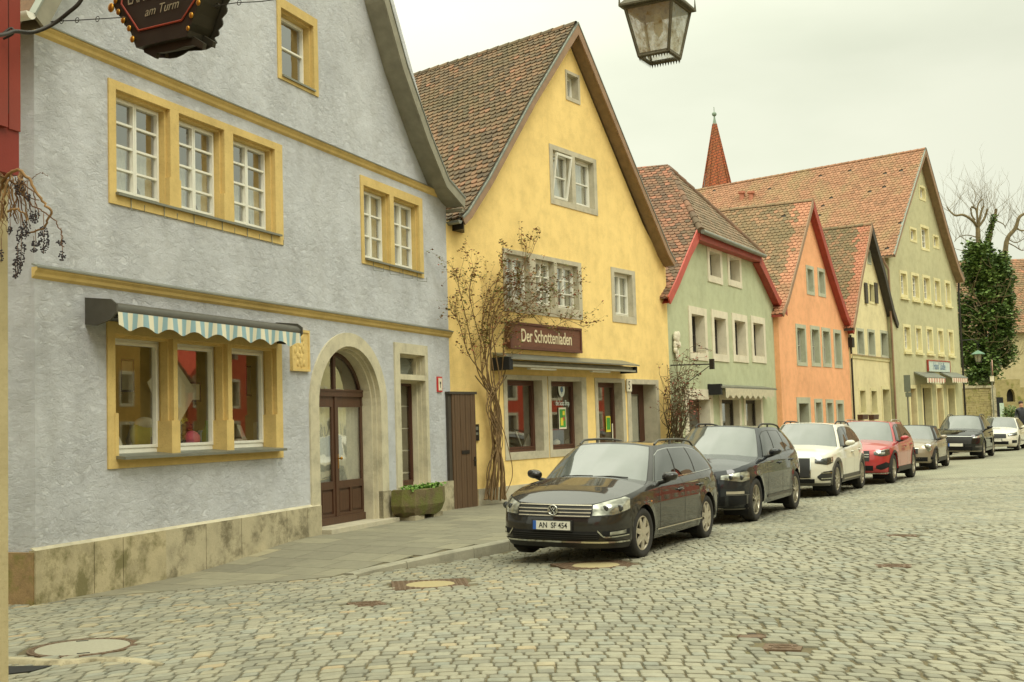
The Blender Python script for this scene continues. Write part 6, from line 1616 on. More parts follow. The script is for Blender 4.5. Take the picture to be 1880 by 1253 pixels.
def d_bmw(D):
    p, X, root = D['patch'], D['X'], D['root']
    for s in (1, -1):
        mb = MB(M_CHROME); 
    p(.05, .40, .60, .83, .010, M_CHROME, 'kidney_surround', 10); p(.07, .38, .615, .815, .015, M_TRIMB, 'kidney_grille', 10)
    p(.50, 1.16, [(.5, .735), (.9, .69), (1.16, .715)], [(.5, .81), (.8, .865), (1.05, .885), (1.16, .855)], .004, M_TRIMB, 'headlight_seal', 14)
    p(.52, 1.14, [(.5, .745), (.9, .702), (1.14, .73)], [(.5, .80), (.8, .852), (1.05, .872), (1.14, .845)], .009, M_LAMP, 'headlight', 14)
    for s in (1, -1):
        for a, r in ((.68, .045), (.88, .05)): mb = MB(M_LAMPD); mb.ball(D['W'](s * a, .772, .010), r, (.3, 1, .9), 14, 8); mb.build('headlight_lens', root)
    p(.62, .98, .50, .545, .010, M_HUB, 'fog_light', 8); p(-.6, .6, .30, .46, .004, M_WELL, 'lower_intake', 20, 3, centre=True)
    p(.66, 1.08, [(.66, .28), (1.08, .34)], .475, .004, M_WELL, 'side_intake', 10); p(.62, 1.10, .475, .49, .012, M_TRIMGR, 'intake_trim', 10, 1); p(1.03, 1.07, .33, .475, .012, M_TRIMGR, 'intake_blade', 3)
    p(-1.1, 1.1, .235, .262, .012, M_TRIMGR, 'bumper_strip', 26, 1, centre=True)
    p(X(1.55), X(3.35), .36, .41, .010, M_TRIMGR, 'side_strip', 20, 1); plate(root, D['W'](1e-5, .5)[0] - .02, .53, '')
def d_audi(D):
    p, X, root = D['patch'], D['X'], D['root']
    p(-.52, .52, .42, .86, .010, M_CHROME, 'grille_surround', 20, 3, centre=True); p(-.50, .50, .44, .845, .015, M_TRIMB, 'grille', 20, 3, centre=True)
    p(.60, 1.18, [(.6, .74), (.9, .70), (1.18, .75)], [(.6, .83), (1.18, .875)], .005, M_LAMPD, 'headlight', 14); p(.60, 1.16, [(.6, .825), (1.16, .862)], [(.6, .84), (1.16, .878)], .009, M_LAMP, 'headlight_strip', 12, 1); p(1.05, 1.16, .76, .86, .010, M_LAMP, 'indicator', 4)
    p(.66, 1.12, [(.66, .43), (.74, .36), (1.12, .36)], [(.66, .46), (.8, .56), (1.1, .575), (1.12, .56)], .006, M_TRIMB, 'side_intake', 12); 
    for z in (.40, .52): p(.74, 1.08, z, z + .018, .014, M_CHROME, 'intake_trim', 8, 1)
    p(-1.14, 1.14, .25, .31, .010, M_TRIMGR, 'lower_lip', 26, 2, centre=True); p(-.6, .6, .31, .40, .006, M_WELL, 'lower_intake', 16, 2, centre=True)
    p(X(1.5), X(3.3), .33, .36, .014, M_ALLOY, 'side_strip', 20, 1); plate(root, D['W'](1e-5, .5)[0] - .03, .5, '')
def d_merc(D):
    p, X, root = D['patch'], D['X'], D['root']
    p(-.46, .46, .58, .84, .008, M_TRIMB, 'grille', 20, 3, centre=True)
    for z in (.68, .74): p(-.44, .44, z, z + .02, .016, M_CHROME, 'grille_bar', 16, 1, centre=True)
    p(.56, 1.12, [(.56, .74), (.75, .70), (1.12, .74)], [(.56, .81), (.85, .87), (1.12, .89)], .005, M_LAMPD, 'headlight', 14); p(.56, 1.10, [(.56, .80), (.85, .855), (1.1, .875)], [(.56, .815), (.85, .872), (1.1, .892)], .010, M_LAMP, 'headlight_strip', 12, 1); p(.66, .86, .745, .80, .010, M_LAMP, 'headlight_lens', 6)
    p(.62, 1.08, [(.62, .40), (.75, .36), (1.08, .44)], [(.62, .47), (.9, .56), (1.08, .52)], .005, M_WELL, 'side_intake', 12); p(-.55, .55, .34, .47, .004, M_WELL, 'lower_intake', 16, 2, centre=True)
    p(-1.12, 1.12, .265, .295, .014, M_CHROME, 'bumper_strip', 26, 1, centre=True)
def d_mini(D):
    p, X, root = D['patch'], D['X'], D['root']
    p(-.40, .40, .50, .66, .008, M_TRIMB, 'grille', 16, 3, centre=True); p(-.42, .42, .66, .68, .012, M_CHROME, 'grille_bar', 16, 1, centre=True); p(-.7, .7, .27, .40, .005, M_WELL, 'lower_intake', 20, 2, centre=True)
    for s in (1, -1):
        q = Vector(D['W'](s * .70, .69, .0)); mb = MB(M_CHROME); mb.ball(q, .125, (.42, 1, 1), 20, 12); mb.build('headlight_ring', root); mb = MB(M_LAMP); mb.ball(q + Vector((-.016, s * .004, 0)), .105, (.42, 1, 1), 20, 12); mb.build('headlight', root)
        mb = MB(M_WELL); mb.ball(Vector(D['W'](s * .85, .37, -.005)), .06, (.3, 1.4, .8), 12, 8); mb.build('fog_recess', root)
def d_seat(D):
    p, X, root = D['patch'], D['X'], D['root']
    p(-.55, .55, .56, .84, .008, M_TRIMB, 'grille', 20, 3, centre=True); p(-.57, .57, .835, .85, .012, M_CHROME, 'grille_bar', 18, 1, centre=True)
    p(.60, 1.14, [(.6, .76), (1.14, .82)], [(.6, .80), (1.0, .91), (1.14, .905)], .006, M_LAMP, 'headlight', 12); p(-.6, .6, .34, .46, .004, M_WELL, 'lower_intake', 16, 2, centre=True)
    p(.7, 1.1, .44, .50, .008, M_TRIMGR, 'fog_light', 8, 1); p(-1.1, 1.1, .29, .315, .012, M_HUB, 'bumper_strip', 26, 1, centre=True); plate(root, D['W'](1e-5, .5)[0] - .02, .53, '')
    p(X(1.5), X(3.4), .38, .41, .010, M_TRIMGR, 'side_strip', 20, 1)
def d_skoda(D):
    p, X, root = D['patch'], D['X'], D['root']
    p(-.45, .45, .55, .74, .008, M_TRIMB, 'grille', 18, 3, centre=True); p(.52, 1.10, [(.52, .64), (1.1, .68)], [(.52, .75), (1.1, .82)], .006, M_LAMPD, 'headlight', 12); p(.55, .75, .66, .74, .010, M_LAMP, 'headlight_lens', 6)
    p(.70, 1.08, .34, .47, .006, M_WELL, 'fog_recess', 8); p(-.55, .55, .28, .42, .004, M_WELL, 'lower_intake', 16, 2, centre=True); plate(root, D['W'](1e-5, .45)[0] - .02, .46, '')
def place(px, py, m, spec, name, label, tilt=R(1.4), steer=0.0, dz=0.0):
    g = ground(px, py); rot = math.atan2(1, m); return make_car(name, label, spec, (g.x, g.y), rot, g.z + dz, tilt, steer)
NOCLAD = None
place(1181, 1023, .498, PASSAT, 'parked_car', 'black brown estate car with plate AN SF 454, first in the parked row', steer=R(-3), dz=-.012)
place(1389, 957, .492, suv(4.71, 1.89, 1.66, .85, 2.86, .37, P_NAVY, d_bmw, spokes=5, spk='twin', rimmat=M_ALLOY, cf=1.1), 'parked_car', 'dark navy sport utility car with twin round headlamps right behind the estate car')
place(1538, 910, .50, suv(4.68, 1.89, 1.64, .88, 2.82, .37, P_WHITE, d_audi, spokes=10, spk='thin', cladding=M_TRIMGR, sidetrim=(.40, .44, M_TRIMGR)), 'parked_car', 'white sport utility car with grey wheel arch trim, in front of the orange house')
place(1642, 887, .52, suv(4.66, 1.89, 1.62, .85, 2.87, .37, P_RED, d_merc, spokes=5, spk='twin', cladding=M_TRIMB, rails=(2.4, 4.9, .05, M_ALLOY)), 'parked_car', 'bright red sport utility car with silver roof rails')
MINI = suv(3.86, 1.73, 1.40, .72, 2.50, .31, P_BEIGE, d_mini, spokes=5, spk='thin', cladding=M_TRIMB, rails=None, roofpaint=M_ROOFSOFT, cf=1.0,
    gh=std_gh(1.12, .93, 1.32, .76, [(1.95, .94), (2.5, .96), (3.0, .985)], 1.62, 1.385, .56, 2.95, 3.45, .99, .05), seams=[1.35, 2.5], handles=[(2.25, .80)], mirror=(1.42, 1.0),
    sw=[(2.12, 3.2), (3.26, 4.1)], whi=lambda k_: lut([(2.05, .74), (2.35, .86), (3.4, .86), (3.9, .7), (4.2, .4)], k_))
place(1719, 862, .52, MINI, 'parked_car', 'beige grey small convertible with closed black soft top and round headlamps')
place(1807, 842, .53, suv(4.74, 1.84, 1.66, .90, 2.79, .36, P_BLK2, d_seat, spokes=5, spk='twin', rails=(2.4, 4.9, .05, M_TRIMGR)), 'parked_car', 'black sport utility car with black grille parked in front of the khaki house')
SK = dict(PASSAT); SK.update(L=4.66, W=1.81, H=1.48, paint=P_WHITE, chrome=False, spokes=5, spk='thin', rimmat=M_ALLOY, detail=d_skoda, cf=1.0)
place(1871, 827, .54, SK, 'parked_car', 'white estate car farthest up the parked row at the right edge')
# ================================================================== opposite side of the street (off frame, seen in panes and paint)
def opp(y0, y1, wmat, rise, eav, label, s=-10.5, rmat=None):
    rise *= .6; eav = eav * .74
    a = wl_point(y1, s); b = wl_point(y0, s)
    if s > 0: a, b = b, a
    H = House('street_house', (a[0], a[1]), (b[0], b[1]), label)
    L = H.L; hs = []; mb = MB(M_TRIMW); gl = MB(M_DGLASS)
    n = max(2, int(L / 1.9))
    for zf_, hh in ((.9, 1.3), (3.0, 1.1)):
        for k in range(n):
            c = L * (k + .5) / n; hs.append(rectp(c - .42, zf_, c + .42, zf_ + hh)); mb.holed(rectp(c - .55, zf_ - .12, c + .55, zf_ + hh + .12), [rectp(c - .42, zf_, c + .42, zf_ + hh)], -.02)
            gl.poly([(c - .42, .15, zf_), (c + .42, .15, zf_), (c + .42, .15, zf_ + hh), (c - .42, .15, zf_ + hh)]); mb.reveal(hs[-1], -.02, .15)
    for c in (L * .36, L * .64): z = eav + rise * .25; hs.append(rectp(c - .35, z, c + .35, z + 1.1)); gl.poly([(c - .35, .15, z), (c + .35, .15, z), (c + .35, .15, z + 1.1), (c - .35, .15, z + 1.1)]); mb.reveal(hs[-1], -.0, .15)
    walls(H, [(0, gz), (L, gz), (L, eav), (L / 2, eav + rise), (0, eav)], hs, wmat, 9)
    mb.build('window_surround', H.e); gl.build('window', H.e)
    r = MB(rmat or M_TB); yf = -.35
    for p in (((-.3, eav - .5), (L / 2, eav + rise + .12)), ((L + .3, eav - .5), (L / 2, eav + rise + .12))):
        (u0, z0), (u1, z1) = p; r.poly([(u0, yf, z0), (u1, yf, z1), (u1, 9.2, z1), (u0, 9.2, z0)]); r.poly([(u0, yf, z0 - .15), (u1, yf, z1 - .15), (u1, 9.2, z1 - .15), (u0, 9.2, z0 - .15)]); r.poly([(u0, yf, z0), (u1, yf, z1), (u1, yf, z1 - .2), (u0, yf, z0 - .2)])
    r.build('roof', H.e)
M_RED2 = plaster('stucco_red', srgb(206, 74, 52), 'fine', .2); M_OCH2 = plaster('stucco_ochre', srgb(206, 160, 78), 'fine', .2)
opp(-4, 8, M_CREAM, 6, 5.6, 'cream gable house across the street behind the camera'); opp(8.2, 20, M_OCH2, 5.5, 5.4, 'ochre gable house across the street beside the camera'); opp(20.2, 30, M_TRIMW, 6, 5.2, 'white gable house across the street')
opp(30.2, 42, M_OCH2, 6, 5.8, 'yellow ochre gable house across the street'); opp(42.2, 54, M_RED2, 6.5, 5.6, 'dark red gable house across the street'); opp(54.2, 66, M_CREAM, 6.5, 6, 'pale cream gable house farther along the far side'); opp(66.2, 78, M_GREEN, 6.5, 6, 'pale green gable house at the far end of the far side')
opp(-44, -33, M_OCH2, 7, 7, 'ochre gable house on the near side behind the camera', 5.4); opp(-32.8, -22, M_TRIMW, 7, 7, 'white gable house on the near side behind the camera', 5.4); opp(-21.8, -10, M_CREAM, 7, 7, 'cream gable house on the near side beside the camera', 5.4)
opp(-20, -4.2, M_RED2, 7, 7, 'red gable house across the street well behind the camera'); opp(-36, -20.2, M_TRIMW, 7, 7, 'white gable house across the street well behind the camera')
HE = House('street_house', (-8, -34), (-34, -24), 'grey gable house closing the street behind the camera'); walls(HE, [(0, gz), (HE.L, gz), (HE.L, 6), (HE.L / 2, 12), (0, 6)], [rectp(4 + 5 * k, 1, 5.2 + 5 * k, 2.6) for k in range(4)], M_TRIMG, 9)
# ================================================================== red timber house at the left edge
c1 = at_y(35, 300, 8.0); d_ = Vector((.367, 1, 0)).normalized(); P1 = Vector((c1.x, 8.0, 0)); P0 = P1 - d_ * 6.5
HR = House('timber_house', P0, P1, 'red timber jetty over a cream corner wall at the left edge of the street')
M_REDP = simple('red_paint', srgb(132, 44, 32), .55, var=.1, scale=3, bump=.15); M_REDP2 = simple('red_paint_light', srgb(142, 58, 44), .5, var=.1, scale=3, bump=.15)
M_CREAMW = plaster('stucco_cream_old', srgb(186, 172, 132), 'soft', .35)
L = HR.L; zj = HR.uv(30, 322)[1]; mb = MB(M_REDP); mb.box(0, L, 0, 5, zj, 9.5); mb.build('jetty', HR.e)
mb = MB(M_REDP2); zb2_ = HR.uv(25, 240)[1]; g0 = HR.uv(8, 100)[0]; g1 = HR.uv(14, 100)[0]
mb.box(g1, L - .002, -.012, .0, zb2_, 9.4); mb.box(0, g0, -.03, 0, zb2_, 9.4); mb.box(L + .0, L + .004, -.010, 5, zb2_, 9.4); mb.build('panelling', HR.e)
mb = MB(M_BLACKW); mb.box(g0, g1, -.008, 0, zb2_ + .1, 9.4); mb.build('shutter_gap', HR.e)
mb = MB(M_CREAMW); ul = HR.uv(15, 900, -.08)[0]; mb.box(0, ul, .08, 5, -.2, zj); mb.build('wall', HR.e)
mb = MB(M_TB); mb.poly([(-.2, -.4, 9.2), (L + .3, -.4, 9.2), (L + .3, 3, 12), (-.2, 3, 12)]); mb.poly([(-.2, 5.4, 9.2), (L + .3, 5.4, 9.2), (L + .3, 3, 12), (-.2, 3, 12)]); mb.build('roof', HR.e)
# ------------------------------------------------------------------ hanging dried vine with dark berries
def leafmat(name, cols, rough=.7):
    t = NT(name); at = t.n('ShaderNodeAttribute'); at.attribute_name = 'rnd'
    r = t.ramp(at, 'Fac', [(i / (len(cols) - 1), c) for i, c in enumerate(cols)]); t.setc(r.outputs[0]); t.set(Roughness=rough); return t.m
M_TWIG = simple('dry_twig', srgb(150, 118, 76), .8, var=.25, scale=12); M_TWIGD = simple('brown_twig', srgb(112, 82, 54), .85, var=.25, scale=12); M_BERRY = simple('dark_berry', srgb(40, 32, 40), .45, var=.3, scale=40)
M_STEM = simple('rose_stem', srgb(116, 92, 58), .85, var=.3, scale=5); M_HIP = leafmat('rose_leaves', [srgb(104, 72, 42), srgb(140, 92, 52), srgb(122, 116, 54), srgb(92, 106, 46), srgb(160, 76, 56)])
vr = thing('hanging_vine', at_y(20, 330, 7.9), 'dried tan vine with dark berry clusters hanging under the red jetty', 'vine'); VO = Vector(vr.location)
def vp_(px, py, Y=7.85): return at_y(px, py, Y) - VO
tw = MB(M_TWIG); bk = MB(M_BERRY); td = MB(M_TWIGD)
def arcpath(pts, rad, m, wob=.01, n=6):
    q = catmull([vp_(x, y, Y_) for x, y, Y_ in pts], n); q = [p + Vector((ru(-wob, wob), ru(-wob, wob), ru(-wob, wob) * .6)) for p in q]
    m.tube(q, [rad * (1 - .5 * i / len(q)) for i in range(len(q))], 5); return q
arcpath([(-5, 360, 7.8), (12, 325, 7.7), (35, 313, 7.6), (60, 340, 7.6), (82, 375, 7.6), (93, 392, 7.65), (80, 418, 7.7), (48, 430, 7.8)], .012, tw)
arcpath([(5, 400, 7.8), (10, 350, 7.7), (20, 318, 7.7), (32, 312, 7.7)], .010, tw); arcpath([(-4, 320, 7.7), (20, 335, 7.7), (38, 350, 7.7), (60, 378, 7.7), (85, 392, 7.6), (105, 410, 7.6), (113, 435, 7.6), (115, 455, 7.6)], .006, td)
arcpath([(15, 390, 7.7), (30, 384, 7.6), (45, 392, 7.6), (50, 404, 7.6)], .008, tw); arcpath([(40, 335, 7.7), (62, 355, 7.7), (68, 385, 7.7), (72, 400, 7.7)], .005, td); arcpath([(35, 340, 7.7), (60, 328, 7.7), (73, 317, 7.7), (90, 324, 7.7)], .003, td)
for k in range(26):
    x0 = ru(-5, 45); y0 = ru(315, 350); arcpath([(x0, y0, 7.75), (x0 + ru(-12, 14), y0 + ru(15, 40), 7.7), (x0 + ru(-14, 26), y0 + ru(40, 90), 7.75)], ru(.003, .008), tw if rnd() < .5 else td)
def cluster(px, py, w_, h_, n):
    for _ in range(n):
        a = ru(0, 6.28); r_ = math.sqrt(rnd()); x, y = px + w_ * r_ * math.cos(a), py + h_ * r_ * math.sin(a); bk.ball(vp_(x, y, ru(7.6, 7.8)), ru(.0035, .0065), (1, 1, 1), 5, 4)
for x, y, w_, h_, n in ((38, 455, 8, 40, 120), (32, 488, 8, 18, 60), (80, 440, 9, 26, 110), (64, 398, 9, 12, 60), (112, 446, 8, 5, 26), (114, 470, 6, 9, 26), (65, 448, 8, 5, 30), (62, 460, 6, 4, 20), (18, 422, 4, 8, 22), (36, 345, 8, 14, 60), (50, 362, 5, 8, 30), (28, 508, 6, 4, 16), (2, 470, 4, 12, 24), (48, 420, 8, 16, 40)):
    bk = MB(M_BERRY); cluster(x, y, w_ * 1.15, h_, int(n * 1.2)); bk.build('berry_cluster', vr); td.tube([vp_(x, y - h_ - 22), vp_(x + 1, y, 7.75), vp_(x, y + h_)], .0025, 4)
tw.build('stems', vr); td.build('twigs', vr)
# ------------------------------------------------------------------ wrought iron inn sign
e1 = Vector((.862, -.507, 0)); O = at_y(341, 66, 8.15); O.z = 0; HS = House('inn_sign', O - e1 * 1.0, O, 'dark hanging inn sign with gold studs and script am Turm, cut by the top edge', 'sign')
HSl = Vector(HS.e.location)
def hs(x, y, off=0.0): u, z = HS.uv(x, y, off); return (u, -off, z)
M_SIGND = simple('sign_dark', srgb(50, 46, 34), .55, .2, .25, 6); M_SIGNF = simple('sign_face', srgb(44, 40, 30), .45, .1, .2, 8); M_RLINE = simple('sign_red_line', srgb(150, 60, 40), .5); M_SCR = simple('sign_script', srgb(150, 142, 116), .6)
face = [(250, 88), (243, 70), (241, 62), (236, 53), (228, 46), (226, 36), (219, 30), (213, 22), (209, 10), (206, -20), (214, -60), (250, -95), (300, -115), (350, -110), (378, -70), (374, -30), (366, 0), (358, 22), (352, 42), (345, 55), (343, 67), (300, 76)]
mb = MB(M_SIGNF); f3 = [Vector(hs(x, y)) for x, y in face]; mb.prism(f3, (0, .04, 0)); mb.build('board', HS.e)
mb = MB(M_SIGND)
back = [p + Vector((0, .2, 0)) for p in f3]
for i in range(len(f3)): j = (i + 1) % len(f3); mb.poly([f3[i] + Vector((0, .04, 0)), f3[j] + Vector((0, .04, 0)), back[j], back[i]])
# scalloped metal fringe round the back and under the board
fr_ = [Vector(hs(x, y)) + Vector((0, .21, .02)) for x, y in face]
cc_ = sum(fr_, Vector()) / len(fr_); ring = catmull(fr_ + [fr_[0]], 5); outer = [p + (p - cc_).normalized() * (.035 + .03 * abs(math.sin(i * .63))) for i, p in enumerate(ring)]
inner_ = [p + (cc_ - p).normalized() * .07 for p in ring]; mb.grid([outer, inner_]); mb.grid([[p + Vector((0, .012, 0)) for p in outer], [p + Vector((0, .012, 0)) for p in inner_]]); mb.grid([outer, [p + Vector((0, .012, 0)) for p in outer]])
q = [hs(x, y) for x, y in ((253, 84), (254, 97), (275, 108), (277, 98), (290, 97), (310, 93), (330, 86), (345, 84), (362, 91), (364, 80), (342, 66), (300, 76))]
mb.prism([Vector(p) + Vector((0, .05, .015)) for p in q], (0, .03, 0)); mb.prism([Vector(p) + Vector((0, .14, .05)) for p in q], (0, .03, 0)); mb.build('frame', HS.e)
mb = MB(M_RLINE); mb.tube([Vector(hs(x, y)) + Vector((0, -.006, 0)) for x, y in ((232, -60), (229, -20), (224, 8), (256, 57), (335, 38), (359, 0), (366, -40))], .0075, 6); mb.build('border_line', HS.e)
mb = MB(M_GOLD)
for x, y, r_ in ((206, 15, .030), (219, 23, .020), (228, 38, .022), (239, 53, .021), (245, 73, .022), (214, 2, .02), (347, 53, .016), (353, 29, .019), (366, 6, .019), (372, -14, .018)): mb.ball(Vector(hs(x, y)) + Vector((0, -.01, 0)), r_, (1, .5, 1.15), 12, 8)
mb.build('gold_stud', HS.e)
def stext(name, body, px, py, px2, size, sx):
    p = Vector(hs(px, py)); o = text(name, body, size, M_SCR, HS.e, Matrix.Translation((p.x, -.006, p.z)) @ Matrix.Rotation(R(90), 4, 'X'), .0008, sx, align='LEFT'); return o
stext('lettering', 'LANDWEHR', 235, 1, 0, .125, .72); o = stext('script', 'am Turm', 268, 24, 0, .092, .95)
for v in o.data.vertices: v.co.x += v.co.y * .35
mb = MB(M_IRON)
def chain(pts, rad):
    q = [at_y(x, y, Y_) for x, y, Y_ in pts]; q = [HS.loc(p) for p in q]; q = catmull(q, 8); mb.tube(q, rad, 7); return q
br_ = chain([(-60, 75, 7.0), (5, 64, 7.6), (28, 58, 7.8), (60, 60, 8.0), (95, 46, 8.1), (125, 24, 8.1), (150, -2, 8.1), (165, -60, 8.15), (230, -150, 8.2), (290, -160, 8.2)], .014)
chain([(290, -160, 8.2), (292, -110, 8.2)], .01); chain([(0, 66, 7.7), (20, 52, 7.8), (24, 62, 7.8), (6, 72, 7.8)], .008)
a_ = chain([(93, 40, 8.1), (150, 37, 8.1), (232, 32, 8.15)], .0035); b_ = chain([(372, 16, 8.2), (430, 6, 8.2), (520, -4, 8.2), (700, -60, 8.0)], .0035)
for q in (a_[3], a_[7], a_[11], b_[4], b_[9]): mb.tube([q + Vector((.018 * math.cos(t), 0, .018 * math.sin(t))) for t in [6.283 * k / 10 for k in range(11)]], .003, 4)
mb.build('bracket', HS.e)
# ------------------------------------------------------------------ old street lantern hanging over the road
LC = at_y(1211, 106, 9.0); ln = thing('street_lantern', LC, 'old four sided street lantern with dirty panes hanging on a cable overhead', 'lantern')
t = NT('dirty_lantern_glass'); v = t.obj(); n = t.noise(v, 11, 7, .75); t.t.nodes.remove(t.b)
df = t.n('ShaderNodeBsdfTranslucent'); d2 = t.n('ShaderNodeBsdfDiffuse'); tr = t.n('ShaderNodeBsdfTransparent'); gl_ = t.n('ShaderNodeBsdfGlossy'); gl_.inputs['Roughness'].default_value = .08
c_ = t.ramp(n, 0, [(.36, srgb(150, 132, 84)), (.5, srgb(214, 212, 184)), (.7, srgb(236, 236, 220))]); t.l(c_, 0, df, 0); t.l(c_, 0, d2, 0)
m1 = t.n('ShaderNodeMixShader'); m1.inputs[0].default_value = .4; t.l(df, 0, m1, 1); t.l(d2, 0, m1, 2); m2 = t.n('ShaderNodeMixShader'); a_ = t.ramp(n, 0, [(.38, (.12, .12, .12, 1)), (.58, (.62, .62, .62, 1))]); t.l(a_, 0, m2, 0); t.l(m1, 0, m2, 1); t.l(tr, 0, m2, 2)
m3 = t.n('ShaderNodeMixShader'); m3.inputs[0].default_value = .12; t.l(m2, 0, m3, 1); t.l(gl_, 0, m3, 2); t.l(m3, 0, t.out, 0); M_LGL = t.m
M_LMET = simple('lantern_metal', srgb(92, 86, 66), .6, .4, .25, 20, .4, 90)
def sq(r_, z, ph=-74): return [Vector((r_ * math.cos(R(ph + 90 * k)), r_ * math.sin(R(ph + 90 * k)), z)) for k in range(4)]
b0, t0 = sq(.165, 0), sq(.262, .36); mb = MB(M_LMET)
for k in range(4):
    j = (k + 1) % 4; mb.tube([b0[k], t0[k]], .013, 6); mb.tube([b0[k], b0[j]], .013, 6); mb.tube([t0[k], t0[j]], .012, 6)
    n_ = 11; a, b = b0[k] * 1.02, b0[j] * 1.02
    for i in range(n_): p, q = a.lerp(b, i / n_), a.lerp(b, (i + 1) / n_); m_ = (p + q) / 2; mb.poly([p + Vector((0, 0, .0)), q, m_ + Vector((0, 0, -.038))])
    mb.prism([a + Vector((0, 0, .022)), b + Vector((0, 0, .022)), b + Vector((0, 0, -.008)), a + Vector((0, 0, -.008))], (b0[k] + b0[j]) * .02)
e0, e2 = sq(.315, .385), sq(.10, .56); e1_ = sq(.315, .37)
for k in range(4):
    j = (k + 1) % 4; mb.poly([e0[k], e0[j], e2[j], e2[k]]); mb.poly([e1_[k], e1_[j], e0[j], e0[k]]); mb.poly([e1_[k], e1_[j], t0[j], t0[k]])
    mb.tube([e0[k] * .97 + Vector((0, 0, .01)), e0[k] * .97 + Vector((0, 0, .09))], [.009, .003], 5)
mb.lathe([(.10, .56), (.12, .60), (.09, .68), (.02, .72), (.02, .8)], 12); mb.tube([(0, 0, .7), (0, 0, 1.5)], .012, 6); mb.build('frame', ln)
mb = MB(M_LGL)
for k in range(4):
    j = (k + 1) % 4; nseg = 1; mb.poly([b0[k] * .99, b0[j] * .99, t0[j] * .99, t0[k] * .99])
mb.build('pane', ln)
mb = MB(M_TRIMW); mb.lathe([(.02, .36), (.03, .30), (.035, .2), (.001, .15)], 12); mb.build('bulb', ln)
mb = MB(M_IRON); mb.tube([(-5.2, -.2, 1.75), (-2.5, -.1, 1.58), (0, 0, 1.5), (3, .1, 1.6), (6.2, .2, 1.85)], .006, 5); mb.build('cable', ln)
# ------------------------------------------------------------------ stone trough with plants
gp = HB.uv(785, 940, .4); u0, u1 = HB.uv(754, 915, .48)[0], HB.uv(822, 912, .48)[0]
zt_ = HB.uv(785, 897, .5)[1]; gz1 = .05
tr_ = thing('stone_trough', HB.world((u0 + u1) / 2, -.1, gz1), 'mossy rounded stone trough on blocks against the lavender house corner', 'trough', HB.e.rotation_euler.z)
wd = (u1 - u0) / 2; hh = zt_ - gz1; mb = MB(M_MOSS); mb.smooth = False
def oct_(k, z, s=1.0): return [(wd * s * a, b * s if b < 0 else b, z) for a, b in ((-1, 0), (-1, -.22), (-.82, -.40), (-.4, -.47), (.4, -.47), (.82, -.40), (1, -.22), (1, 0))]
rows = [oct_(0, .13, .80), oct_(0, .2, .92), oct_(0, .32, 1.0), oct_(0, hh, 1.0), oct_(0, hh, .84), oct_(0, hh - .1, .82)]
mb.grid([[(x + ru(-.025, .025), y + ru(-.025, .025) if y < 0 else y, z + ru(-.02, .02)) for x, y, z in r_] for r_ in rows]); mb.poly(rows[-1]); mb.poly(rows[0]); mb.build('trough_body', tr_)
for sx_ in (-.5, .5): mb = MB(M_PLINTH); mb.box(wd * sx_ - .2, wd * sx_ + .2, -.36, -.04, 0, .14); mb.build('support_block', tr_)
M_HERB = leafmat('herb_leaves', [srgb(70, 110, 40), srgb(104, 140, 52), srgb(130, 160, 70)])
pl_ = thing('trough_plants', HB.world((u0 + u1) / 2, -.32, zt_ - .03), 'low bright green plants growing in the mossy stone trough', 'plants', HB.e.rotation_euler.z); mb = MB(M_HERB)
def leaf(mb, c, s, up=.3):
    a = ru(0, 6.283); v1 = Vector((math.cos(a), math.sin(a), ru(-.3, .6) + up)).normalized() * s; v2 = v1.cross(Vector((ru(-1, 1), ru(-1, 1), 1))).normalized() * s * .45; mb.rv = rnd()
    mb.poly([c, c + v1 * .5 + v2, c + v1, c + v1 * .5 - v2])
for _ in range(900): leaf(mb, Vector((ru(-.9, .9) * wd, ru(-.14, .1), ru(-.03, .08))), ru(.03, .07))
mb.build('leaves', pl_)
wdw = thing('wall_weeds', HB.world(HB.uv(470, 985)[0], -.1, 0), 'small tufts of green weeds along the foot of the lavender house plinth', 'weeds'); mb = MB(M_HERB); wdw.location = (0, 0, 0)
for px, py in ((470, 995), (486, 992), (523, 985), (592, 966), (598, 964), (697, 955), (703, 953), (892, 922), (880, 924)):
    g = ground(px, py, swz)
    for _ in range(26): leaf(mb, g + Vector((ru(-.06, .06), ru(-.06, .06), ru(0, .03))), ru(.03, .06), .5)
mb.build('leaves', wdw)
# ------------------------------------------------------------------ climbing rose on the yellow house
cr_ = thing('climbing_rose', HY.world(HY.uv(905, 915)[0], -.25, .03), 'tall bare climbing rose with red hips trained up the yellow house by the shop sign', 'climbing plant', HY.e.rotation_euler.z); CO = HY.loc(Vector(cr_.location)); st = MB(M_STEM); lf = MB(M_HIP); hp = MB(M_HIP)
def ry(px, py, off): u, z = HY.uv(px, py, off); return Vector((u, -off, z)) - CO
mains = []
tops = [[(868, 640), (850, 560), (838, 505)], [(880, 620), (862, 540), (870, 495)], [(893, 620), (900, 560), (918, 500), (922, 470)], [(905, 610), (930, 560), (960, 500), (990, 432)], [(910, 600), (960, 560), (1010, 545), (1058, 520)], [(915, 620), (950, 585), (1010, 575), (1070, 600)],
        [(900, 600), (930, 530), (985, 520), (1040, 545)], [(885, 600), (905, 545), (950, 520), (1000, 560)], [(860, 650), (845, 600), (835, 580)], [(925, 640), (935, 610), (975, 560), (1000, 520)], [(890, 640), (885, 590), (900, 530), (940, 500)], [(905, 590), (945, 545), (1000, 600), (1050, 585)], [(930, 590), (965, 470), (955, 440)]]
